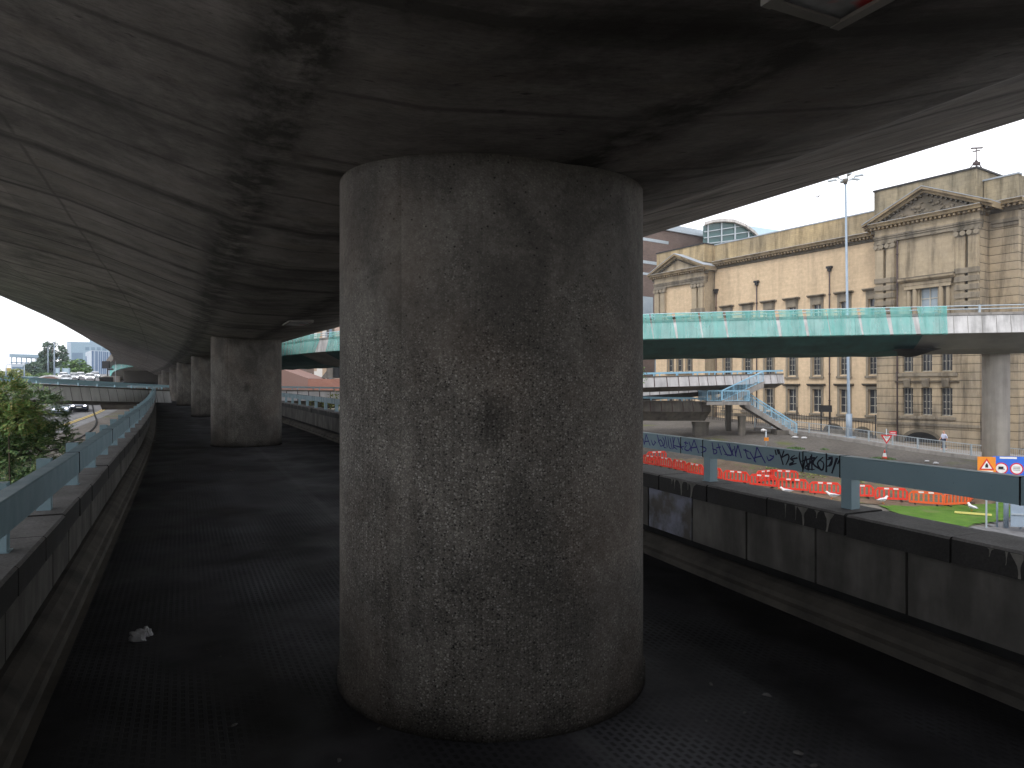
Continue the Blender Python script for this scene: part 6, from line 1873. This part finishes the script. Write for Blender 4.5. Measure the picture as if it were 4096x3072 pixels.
# far street furniture at the left
def lamp_post(u, vt, vb, Y, label, arm=1.6):
    c = at(u, vb, Y); g = gz(c.x, Y); zt = at(0, vt, Y).z
    e = empty('lamp_post', (c.x, Y, g), 0, label, 'lamp post', 'far lamp posts by the road')
    mb = MB(); mb.tube([(0, 0, 0), (0, 0, (zt - g) * .5), (0, 0, zt - g)], [.16, .12, .08], 8); mb.build('pole', M['mast'], e)
    mb = MB(); mb.tube([(0, 0, zt - g), (arm, 0, zt - g + .3)], .06, 6); mb.bar((arm, 0, zt - g + .28), (arm + .7, 0, zt - g + .32), .25, .12); mb.build('lamp_arm', M['mast'], e)
lamp_post(54.2, 342.5, 377, 150, 'tallest pale lamp post in front of the dark trees', .2)
lamp_post(48.0, 347, 373, 175, 'thin distant lamp post among the dark trees', .3)
lamp_post(24.3, 365, 378, 140, 'short distant lamp post left of the dark trees', .3)
lamp_post(6.0, 366, 378, 140, 'faint distant lamp post near the left picture edge', .3)
for (u0, u1, v0, v1, lab) in ((54.9, 59.8, 368, 373.2, 'left one of two plain grey sign backs before the round tree'), (62.2, 69.8, 368.3, 374.2, 'right and larger one of two grey sign backs before the round tree')):
    Y = 158; a, b = at(u0, v0, Y), at(u1, v1, Y); g = gz((a.x + b.x) / 2, Y)
    e = empty('direction_sign', ((a.x + b.x) / 2, Y, g), .1, lab, 'road sign', 'sign backs by the road'); w_ = (b.x - a.x) / 2
    mb = MB(); mb.box(-w_, w_, -.04, .04, b.z - g, a.z - g); mb.build('panel', M['farpale'], e)
    for x in (-w_ * .8, w_ * .8):
        mb = MB(); mb.box(x - .08, x + .08, -.14, -.041, 0, a.z - g + .1); mb.build('post', M['mast'], e)
Y = 118; c = at(106, 364.8, Y); g = gz(at(107.6, 0, Y).x, Y)
e = empty('message_sign', (c.x, Y, g), 0, 'square black back of an electronic message sign on a dark pole by the road', 'road sign')
mb = MB(); mb.box(-.62, .62, -.12, .12, c.z - g - .62, c.z - g + .62); mb.build('cabinet', M['farglass'] if False else M['black'], e)
mb = MB(); mb.tube([(.27, 0, 0), (.27, 0, c.z - g)], .09, 8); mb.bar((.27, 0, c.z - g - .8), (1.2, 0, c.z - g - .75), .3, .28); mb.build('pole', M['blackmetal'], e)
Y = 112; c = at(115.3, 359.2, Y)
e = empty('warning_sign', (c.x, Y, gz(c.x, Y)), 0, 'tiny red triangle warning sign tucked under the flyover edge', 'road sign'); zz = c.z - gz(c.x, Y)
mb = MB(); mb.loft([[(-.34, y, zz - .28), (.34, y, zz - .28), (0, y, zz + .3)] for y in (0, -.02)], 0, True, False); fix_normals(mb.build('red_triangle', M['signred'], e))
mb = MB(); mb.loft([[(-.19, y, zz - .20), (.19, y, zz - .20), (0, y, zz + .13)] for y in (-.022, -.03)], 0, True, False); fix_normals(mb.build('white_triangle', M['white'], e))
mb = MB(); mb.tube([(0, .04, 0), (0, .04, zz)], .04, 6); mb.build('post', M['steel'], e)
# arched brick parapet and a shelter
Y = 136; e = empty('arched_wall', (0, 0, 0), 0, 'low brown wall with a pale arched coping beside the far road', 'wall')
pts = [(36, 380), (40, 378.2), (45, 376.8), (50, 376.2), (55, 376.9), (60, 379)]
P_ = [at(u, v, Y) for u, v in pts]; gb = min(gz(p.x, Y) for p in P_) - 1.5
mb = MB()
for a, b in zip(P_, P_[1:]): mb.box8([(a.x, Y, gb), (b.x, Y, gb), (b.x, Y + .5, gb), (a.x, Y + .5, gb), a, b, b + Vector((0, .5, 0)), a + Vector((0, .5, 0))])
fix_normals(mb.build('brick_face', M['redbrick'], e)); mb = MB()
for a, b in zip(P_, P_[1:]): mb.bar(a + Vector((0, .25, .12)), b + Vector((0, .25, .12)), .7, .28)
mb.build('coping', M['conc_pale'], e)
Y = 128; a, b = at(17, 376.6, Y), at(33, 380, Y); g = gz((a.x + b.x) / 2, Y)
e = empty('bus_shelter', (0, 0, 0), 0, 'small pale flat roofed shelter by the far road at the left', 'shelter')
mb = MB(); mb.box(a.x, b.x, Y, Y + 1.6, a.z - .12, a.z); mb.build('roof', M['farpale'], e)
mb = MB(); mb.box(a.x + 1.4, b.x - .1, Y + 1.5, Y + 1.56, g, a.z - .13); mb.build('back_panel', M['farglass'], e)
for x in (a.x + .1, b.x - .1):
    mb = MB(); mb.box(x - .05, x + .05, Y + .1, Y + .2, g, a.z - .13); mb.build('post', M['steel'], e)

# ------------------------------------------------------------------ cars
M['tyre'] = mat('tyre_rubber', (0.015, 0.015, 0.015), None, 5, 0.9, 0.2)
M['carglass'] = mat('car_glass', (0.03, 0.04, 0.05), None, 2, 0.08, 0.7)
hl = NT('lit_headlight', 0.3, 0.5); hl.col((.9, .9, .9)); hl.b.inputs['Emission Color'].default_value = (0.95, 0.92, 1.0, 1); hl.b.inputs['Emission Strength'].default_value = 3.0; M['headlight'] = hl.m
def carpaint(nm, c):
    n = NT(nm, 0.25, 0.6); n.col(c); n.b.inputs['Coat Weight'].default_value = .6; return n.m
M['p_white'] = carpaint('white_car_paint', (.78, .78, .80)); M['p_silver'] = carpaint('silver_car_paint', (.55, .57, .60)); M['p_navy'] = carpaint('navy_car_paint', (.02, .03, .06)); M['p_grey'] = carpaint('light_blue_grey_car_paint', (.32, .40, .46))
def make_car(paint, sc=1.0, lit=True):
    """front faces -y; length 4.2, width 1.76, height 1.5"""
    e = empty('car', (0, 0, 0))
    st_ = [(-2.08, .30, .62, .70), (-2.0, .22, .70, .82), (-1.6, .20, .80, .87), (-1.0, .20, .90, .88), (0, .20, .95, .88), (1.2, .20, .96, .88), (1.9, .24, .95, .84), (2.08, .32, .80, .74)]
    mb = MB(); rings = []
    for y, zl, zh, hw in st_:
        rings.append([(-hw * .94, y, zl), (-hw, y, zl + .14), (-hw, y, zl + (zh - zl) * .6), (-hw * .93, y, zh), (0, y, zh + .03), (hw * .93, y, zh), (hw, y, zl + (zh - zl) * .6), (hw, y, zl + .14), (hw * .94, y, zl), (0, y, zl - .02)])
    mb.loft(rings, 0, True, True); fix_normals(mb.build('body', M[paint], e))
    cab = [(-1.05, .92, .93, .80), (-.45, 1.36, .93, .64), (.1, 1.47, .93, .62), (1.1, 1.44, .93, .62), (1.75, .98, .93, .74)]
    mb = MB(); rings = []
    for y, zt_, zb_, hw in cab: rings.append([(-min(.82, hw + .15), y, zb_ - .03), (-hw, y, zt_ - .04), (0, y, zt_), (hw, y, zt_ - .04), (min(.82, hw + .15), y, zb_ - .03)])
    mb.loft(rings, 0, True, True); fix_normals(mb.build('windows', M['carglass'], e))
    mb = MB(); mb.loft([[(-.60, -.40, 1.385), (.60, -.40, 1.385), (.60, -.40, 1.345), (-.60, -.40, 1.345)], [(-.61, .1, 1.50), (.61, .1, 1.50), (.61, .1, 1.44), (-.61, .1, 1.44)], [(-.61, 1.1, 1.47), (.61, 1.1, 1.47), (.61, 1.1, 1.42), (-.61, 1.1, 1.42)]], 0, True, True); fix_normals(mb.build('roof', M[paint], e))
    for x in (-.80, .80):
        for y in (-1.30, 1.30):
            mb = MB(); mb.loft([[(x + dx, y + .32 * math.cos(2 * math.pi * k / 18), .32 + .32 * math.sin(2 * math.pi * k / 18)) for k in range(18)] for dx in (-.1, .1)], 0, True, True)
            wv = mb.build('wheel', M['tyre'], e)
    for x in (-.60, .60):
        mb = MB(); mb.loft([[(x + .17 * math.cos(2 * math.pi * k / 12), -2.04 + d, .66 + .09 * math.sin(2 * math.pi * k / 12)) for k in range(12)] for d in (0, -.06)], 0, True, True); fix_normals(mb.build('headlight', M['headlight' if lit else 'glass_pale'], e))
    mb = MB(); mb.box(-.45, .45, -2.10, -2.06, .52, .62); mb.box(-.62, .62, -2.11, -2.05, .26, .38); mb.build('grille', M['black'], e)
    mb = MB(); mb.box(-.26, .26, -2.135, -2.112, .42, .52); mb.build('number_plate', M['white'], e)
    for x in (-.93, .93):
        mb = MB(); mb.box(x - .09, x + .09, -.85, -.70, .93, 1.06); mb.build('wing_mirror', M[paint], e)
    return e
cprot = {}
def car(paint, u, v, Y, yaw, label, lit=True):
    k = (paint, lit)
    if k not in cprot: e = make_car(paint, 1, lit); cprot[k] = e
    else: e = copy_tree(cprot[k])
    x = (u - 512) / F * Y
    e.location = (x, Y, gz(x, Y) + .06); e.rotation_euler = (0, 0, yaw)
    tag(e, label, 'car', 'cars driving down the road at the left')
hd = .52
car('p_navy', 79.5, 0, 83, hd, 'dark blue car with lit headlights just beneath the left footbridge')
car('p_navy', 91, 0, 91.5, hd + .1, 'dark car half hidden behind the nearest dark blue one', False)
car('p_grey', 61, 0, 79, hd, 'pale blue grey car half hidden by the rowan tree')
car('p_white', 90.0, 0, 140, hd, 'large white car leading on the right of the far group')
car('p_silver', 95.3, 0, 152, hd, 'silver car tucked behind the large white one')
car('p_white', 80.5, 0, 147, hd, 'white car in the middle of the far group')
car('p_silver', 74, 0, 142, hd, 'silver car beside the middle white one')
car('p_white', 63.5, 0, 146, hd, 'white car at the back left of the far group')
car('p_silver', 66.5, 0, 132, hd, 'silver car nearest on the left of the far group', False)
car('p_navy', 87, 0, 106, hd, 'dark blue car seen through the rail of the left footbridge', False)
car('p_white', 14, 0, 112, .1, 'white car behind the footbridge rail at the far left', False)

# ------------------------------------------------------------------ gulls, person, litter
M['gull'] = mat('white_feathers', (.80, .80, .80), (.72, .72, .74), 8, .8, .2); M['gullgrey'] = mat('grey_feathers', (.36, .38, .42), None, 8, .8, .2)
def make_gull():
    e = empty('gull', (0, 0, 0))
    mb = MB()
    pts = [(-.30, .20), (-.22, .19), (-.10, .19), (.04, .20), (.13, .25), (.18, .31), (.22, .345), (.265, .34)]; rs = [.015, .045, .085, .09, .065, .048, .05, .02]
    mb.tube([(x, 0, z) for x, z in pts], rs, 12); mb.build('body', M['gull'], e)
    for s_ in (-1, 1):
        mb = MB(); mb.tube([(.08, s_ * .07, .22), (-.06, s_ * .085, .22), (-.34, s_ * .03, .20)], [.03, .05, .008], 8); mb.build('wing', M['gullgrey'], e)
        mb = MB(); mb.tube([(0, s_ * .03, .13), (0, s_ * .03, 0)], .008, 5); mb.tube([(0, s_ * .03, .005), (.05, s_ * .03, .005)], .01, 5); mb.build('leg', M['signorange'], e)
    mb = MB(); mb.tube([(.26, 0, .335), (.33, 0, .32)], [.014, .004], 6); mb.build('beak', M['yellow'], e)
    return e
gl = None
for (u, v, Y, yaw, lab) in ((832, 492.5, 46.0, 2.9, 'white gull on the soil before the barriers, second bird from the left'), (883, 497.5, 45.2, .3, 'white gull with raised tail standing on the soil right of the rail post'), (972, 505, 43.6, 1.6, 'white gull on the edge of the lawn, rightmost bird'), (786, 488.5, 47.0, 3.0, 'white gull crouching before the middle barriers, leftmost bird')):
    e = make_gull() if gl is None else copy_tree(gl); gl = gl or e
    x = (u - 512) / F * Y; e.location = (x, Y, gz(x, Y) + .07); e.rotation_euler = (0, 0, yaw); e.scale = (1.5, 1.5, 1.35); tag(e, lab, 'gull', 'white gulls on the soil and lawn')
e = empty('flying_gull', tuple(at(817.8, 197, 90)), .3, 'tiny gull flying in the sky above the museum parapet', 'gull')
mb = MB(); mb.tube([(-.3, 0, 0), (0, 0, 0), (.3, 0, .03)], [.02, .09, .03], 8); mb.build('body', M['gullgrey'], e)
for s_ in (-1, 1):
    mb = MB(); mb.loft([[(-.08, 0, 0), (.1, 0, 0), (.1, 0, .02), (-.08, 0, .02)], [(-.06, s_ * .35, .22), (.08, s_ * .35, .22), (.08, s_ * .35, .235), (-.06, s_ * .35, .235)], [(-.10, s_ * .7, .12), (-.06, s_ * .7, .12), (-.06, s_ * .7, .13), (-.10, s_ * .7, .13)]], 0, True, True); mb.build('wing', M['gullgrey'], e)

def skin_mesh(name, verts, edges, radii, material, parent, root=0, sub=2):
    me = bpy.data.meshes.new(name); me.from_pydata(verts, edges, [])
    o = bpy.data.objects.new(name, me); COL.objects.link(o)
    md = o.modifiers.new('skin', 'SKIN'); s2 = o.modifiers.new('sub', 'SUBSURF'); s2.levels = sub; s2.render_levels = sub
    for i, r_ in enumerate(radii):
        me.skin_vertices[0].data[i].radius = (r_, r_) if not isinstance(r_, tuple) else r_
    me.skin_vertices[0].data[root].use_root = True
    dg = bpy.context.evaluated_depsgraph_get(); dg.update()
    m2 = bpy.data.meshes.new_from_object(o.evaluated_get(dg)); bpy.data.objects.remove(o)
    m2.materials.clear(); m2.materials.append(material)
    for p in m2.polygons: p.use_smooth = True
    q = bpy.data.objects.new(name, m2); COL.objects.link(q); q.parent = parent
    return q
M['skin'] = mat('skin', (.52, .30, .22), (.46, .26, .19), 8, .6, .3); M['hair'] = mat('reddish_hair', (.20, .09, .05), None, 8, .8, .2); M['shirt'] = mat('pale_blue_white_top', (.55, .58, .72), (.48, .50, .66), 6, .8, .2); M['trouser'] = mat('dark_navy_trousers', (.03, .035, .07), None, 6, .85, .2); M['shoe'] = mat('white_shoes', (.6, .6, .6), None, 6, .7, .3)
Yp = 63.5; xp = at(944, 0, Yp).x
pe = empty('person', (xp, Yp, gz(xp, Yp) + .06), .15, 'person in a pale top and dark trousers walking left on the museum footway', 'person')
# walking towards -x ; body as one continuous skin
V = [(0, 0, .95), (0, 0, 1.12), (0, 0, 1.36), (0, 0, 1.48), (-.02, 0, 1.56), (-.03, 0, 1.66), (-.02, 0, 1.74),
     (0, -.10, .92), (-.18, -.10, .50), (-.34, -.10, .09), (-.46, -.10, .05), (0, .10, .92), (.10, .10, .50), (.34, .10, .14), (.27, .10, .05),
     (0, -.19, 1.42), (.12, -.23, 1.15), (.05, -.24, .93), (0, .19, 1.42), (-.08, .23, 1.15), (-.24, .22, .98)]
E_ = [(0, 1), (1, 2), (2, 3), (3, 4), (4, 5), (5, 6), (0, 7), (7, 8), (8, 9), (9, 10), (0, 11), (11, 12), (12, 13), (13, 14), (2, 15), (15, 16), (16, 17), (2, 18), (18, 19), (19, 20)]
RD = [.14, .13, .15, .07, .06, .10, .07, .095, .062, .045, .04, .095, .062, .045, .04, .055, .042, .035, .055, .042, .035]
skin_mesh('body', V, E_, RD, M['skin'], pe)
skin_mesh('top', [V[0], V[1], V[2], (0, 0, 1.45), V[15], V[16], (.09, -.235, 1.05), V[18], V[19]], [(0, 1), (1, 2), (2, 3), (2, 4), (4, 5), (5, 6), (2, 7), (7, 8)], [.165, .16, .18, .08, .075, .062, .055, .075, .062], M['shirt'], pe)
skin_mesh('trousers', [V[0], V[7], V[8], (-.31, -.10, .16), V[11], V[12], (.31, .10, .19)], [(0, 1), (1, 2), (2, 3), (0, 4), (4, 5), (5, 6)], [.155, .115, .08, .065, .115, .08, .065], M['trouser'], pe)
skin_mesh('hair', [(.02, 0, 1.66), (.0, 0, 1.72), (-.03, 0, 1.76)], [(0, 1), (1, 2)], [.09, .10, .06], M['hair'], pe)
for (a, b, c_) in (((-.32, -.10, .07), (-.40, -.10, .055), (-.50, -.10, .045)), ((.36, .10, .13), (.29, .10, .06), (.21, .10, .05))):
    skin_mesh('shoe', [a, b, c_], [(0, 1), (1, 2)], [.055, .05, .04], M['shoe'], pe, sub=1)
for s_ in (-1, 1):   # hands with five fingers
    h = Vector((.05, -.24, .90)) if s_ < 0 else Vector((-.26, .22, .955))
    vs = [tuple(h + Vector((0, 0, .05))), tuple(h), tuple(h + Vector((0, 0, -.05)))]; es = [(0, 1), (1, 2)]; rs = [.024, .03, .028]
    for k in range(4):
        fx = (k - 1.5) * .018; L_ = (.055, .065, .06, .045)[k]
        vs.append(tuple(h + Vector((fx, 0, -.075)))); vs.append(tuple(h + Vector((fx - .01, 0, -.075 - L_ * .6)))); vs.append(tuple(h + Vector((fx - .025, 0, -.075 - L_)))); n0 = len(vs)
        es += [(2, n0 - 3), (n0 - 3, n0 - 2), (n0 - 2, n0 - 1)]; rs += [.010, .009, .008]
    vs += [tuple(h + Vector((-.035, 0, -.01))), tuple(h + Vector((-.055, 0, -.045)))]; n0 = len(vs); es += [(1, n0 - 2), (n0 - 2, n0 - 1)]; rs += [.011, .009]
    skin_mesh('hand', vs, es, rs, M['skin'], pe, sub=1)

M['tissue'] = mat('white_tissue', (.62, .62, .62), (.5, .5, .52), 14, .9, .1); M['scrap'] = mat('pale_litter', (.22, .21, .20), (.15, .15, .15), 14, .9, .1)
def crumple(name, p, sx, sy, sz, material, seed, label, cat, group=None, rz=0.0):
    bm = bmesh.new(); bmesh.ops.create_icosphere(bm, subdivisions=3, radius=1)
    for v in bm.verts:
        n1 = mnoise.noise(v.co * 1.6 + Vector((seed, 0, 0))); n2 = abs(mnoise.noise(v.co * 4.0 + Vector((0, seed, 0))))
        v.co *= 1 + .45 * n1 - .35 * n2
        v.co.x *= sx; v.co.y *= sy; v.co.z = max(v.co.z, -.45) * sz + .45 * sz
    me = bpy.data.meshes.new(name); bm.to_mesh(me); bm.free(); me.materials.append(material)
    o = bpy.data.objects.new(name, me); o.location = p; o.rotation_euler = (0, 0, rz); COL.objects.link(o)
    return tag(o, label, cat, group)
def deck_pt(u, v):
    Y = (CAMZ) * F / (v - VH)
    for _ in range(4): Y = (CAMZ - rise(Y)) * F / (v - VH)
    return Vector(((u - 512) / F * Y, Y, rise(Y) + .002))
crumple('crumpled_tissue', deck_pt(137, 640.5), .068, .035, .05, M['tissue'], 3, 'crumpled white tissue lying alone on the dark walkway at the lower left', 'tissue')
crumple('crumpled_tissue', deck_pt(147, 636) , .035, .03, .045, M['tissue'], 9, 'small folded end of tissue touching the crumpled one at lower left', 'tissue')
def q3(x, y): return (x * .23146, 384 + y * .23146)
def q4(x, y): return (512 + x * .23146, 384 + y * .23146)
lit = [(q3(665, 247), .05, 'pale scrap in the left gutter, farthest one'), (q3(632, 318), .035, 'pale scrap in the left gutter, second farthest'), (q3(597, 421), .035, 'pale scrap in the left gutter, about halfway'),
       (q3(251, 1194), .014, 'tiny pale scrap in the left gutter, nearest the camera'), (q3(1012, 1476), .016, 'small scrap on the walkway left of the big column base'), (q3(1465, 1629), .016, 'small scrap below the big column at the bottom edge'),
       (q3(895, 1151), .014, 'tiny scrap left of the big column on the studded surface'), (q3(950, 1181), .012, 'tiny scrap just below another left of the column'), (q3(1140, 690), .022, 'reddish scrap on the walkway midway to the second column'),
       (q3(1000, 376), .05, 'pale flake on the walkway before the second column'), (q3(1270, 172), .11, 'white carton lying against the right kerb beyond the big column'), (q4(860, 1300), .018, 'pale scrap right of the big column, nearest to it'),
       (q4(1100, 1347), .024, 'pale scrap on the studded surface toward the right kerb'), (q4(1005, 1422), .012, 'tiny white fleck between two larger scraps at lower right'), (q4(840, 1458), .010, 'tiny white fleck low and right of the big column'),
       (q4(1236, 1598), .022, 'grey white scrap near the bottom edge right of the column'), (q4(1305, 1652), .018, 'scrap cut by the bottom edge of the picture'), (q3(1637, 1491), .013, 'yellowish leaf at the foot of the big column')]
for i, ((u, v), s_, lab) in enumerate(lit):
    crumple('litter_scrap', deck_pt(u, v), s_, s_ * .6, s_ * .35, M['scrap'], i * 3 + 1, lab, 'litter', 'litter on the walkway', i)
def ground_litter(u, v, Y, s_, lab, i, m_='tissue'):
    x = (u - 512) / F * Y; crumple('litter_scrap', Vector((x, Y, gz(x, Y) + .08)), s_, s_ * .6, s_ * .4, M[m_], i, lab, 'litter', 'litter on the ground below')
ground_litter(804, 0, 66.5, .28, 'white scrap beside the foot of the handrail fence', 41); ground_litter(795, 0, 66.8, .30, 'flat white scrap just right of the stair foot', 42)
ground_litter(647, 0, 57, .16, 'white scrap near the big column on the soil', 43); ground_litter(936, 0, 56.8, .22, 'white scrap at the kerb left of the walking person', 44); ground_litter(927, 0, 57.4, .2, 'smaller white scrap at the kerb, left of another', 45)
# plank, yellow bar
a, b = (at(684, 0, 53.2).x, 53.2), (at(711, 0, 51.0).x, 51.0)
mb = MB(); A = Vector((a[0], a[1], gz(*a) + .14)); B = Vector((b[0], b[1], gz(*b) + .14)); mb.bar(A, B, .14, .1); tag(mb.build('white_plank', M['white']), 'long white plank lying on the soil behind the rail post', 'plank')
a, b = gp(954.6, 511.8, -5.95), gp(991.7, 514.2, -5.95)
mb = MB(); A = Vector((a[0], a[1], gz(*a) + .16)); B = Vector((b[0], b[1], gz(*b) + .16)); mb.bar(A, B, .13, .1); tag(mb.build('yellow_bar', mat('pale_yellow_paint', (.75, .68, .22), None, 4, .6, .3)), 'pale yellow bar lying on the bright green lawn', 'bar')

# ------------------------------------------------------------------ air
hz_ = MB(); hz_.box(-320, 160, -60, 420, -12, 60)
ho = hz_.build('haze', [bpy.data.materials.new('air')])
bm = bmesh.new(); bm.from_mesh(ho.data); bmesh.ops.remove_doubles(bm, verts=bm.verts, dist=1e-3); bmesh.ops.recalc_face_normals(bm, faces=bm.faces); bm.to_mesh(ho.data); bm.free()
hm = ho.data.materials[0]; hm.use_nodes = True; hm.node_tree.nodes.clear()
h_o = hm.node_tree.nodes.new('ShaderNodeOutputMaterial'); h_v = hm.node_tree.nodes.new('ShaderNodeVolumePrincipled')
h_v.inputs['Color'].default_value = (.86, .91, 1.0, 1); h_v.inputs['Density'].default_value = 0.0003
hm.node_tree.links.new(h_v.outputs[0], h_o.inputs['Volume'])
tag(ho, kind='stuff')
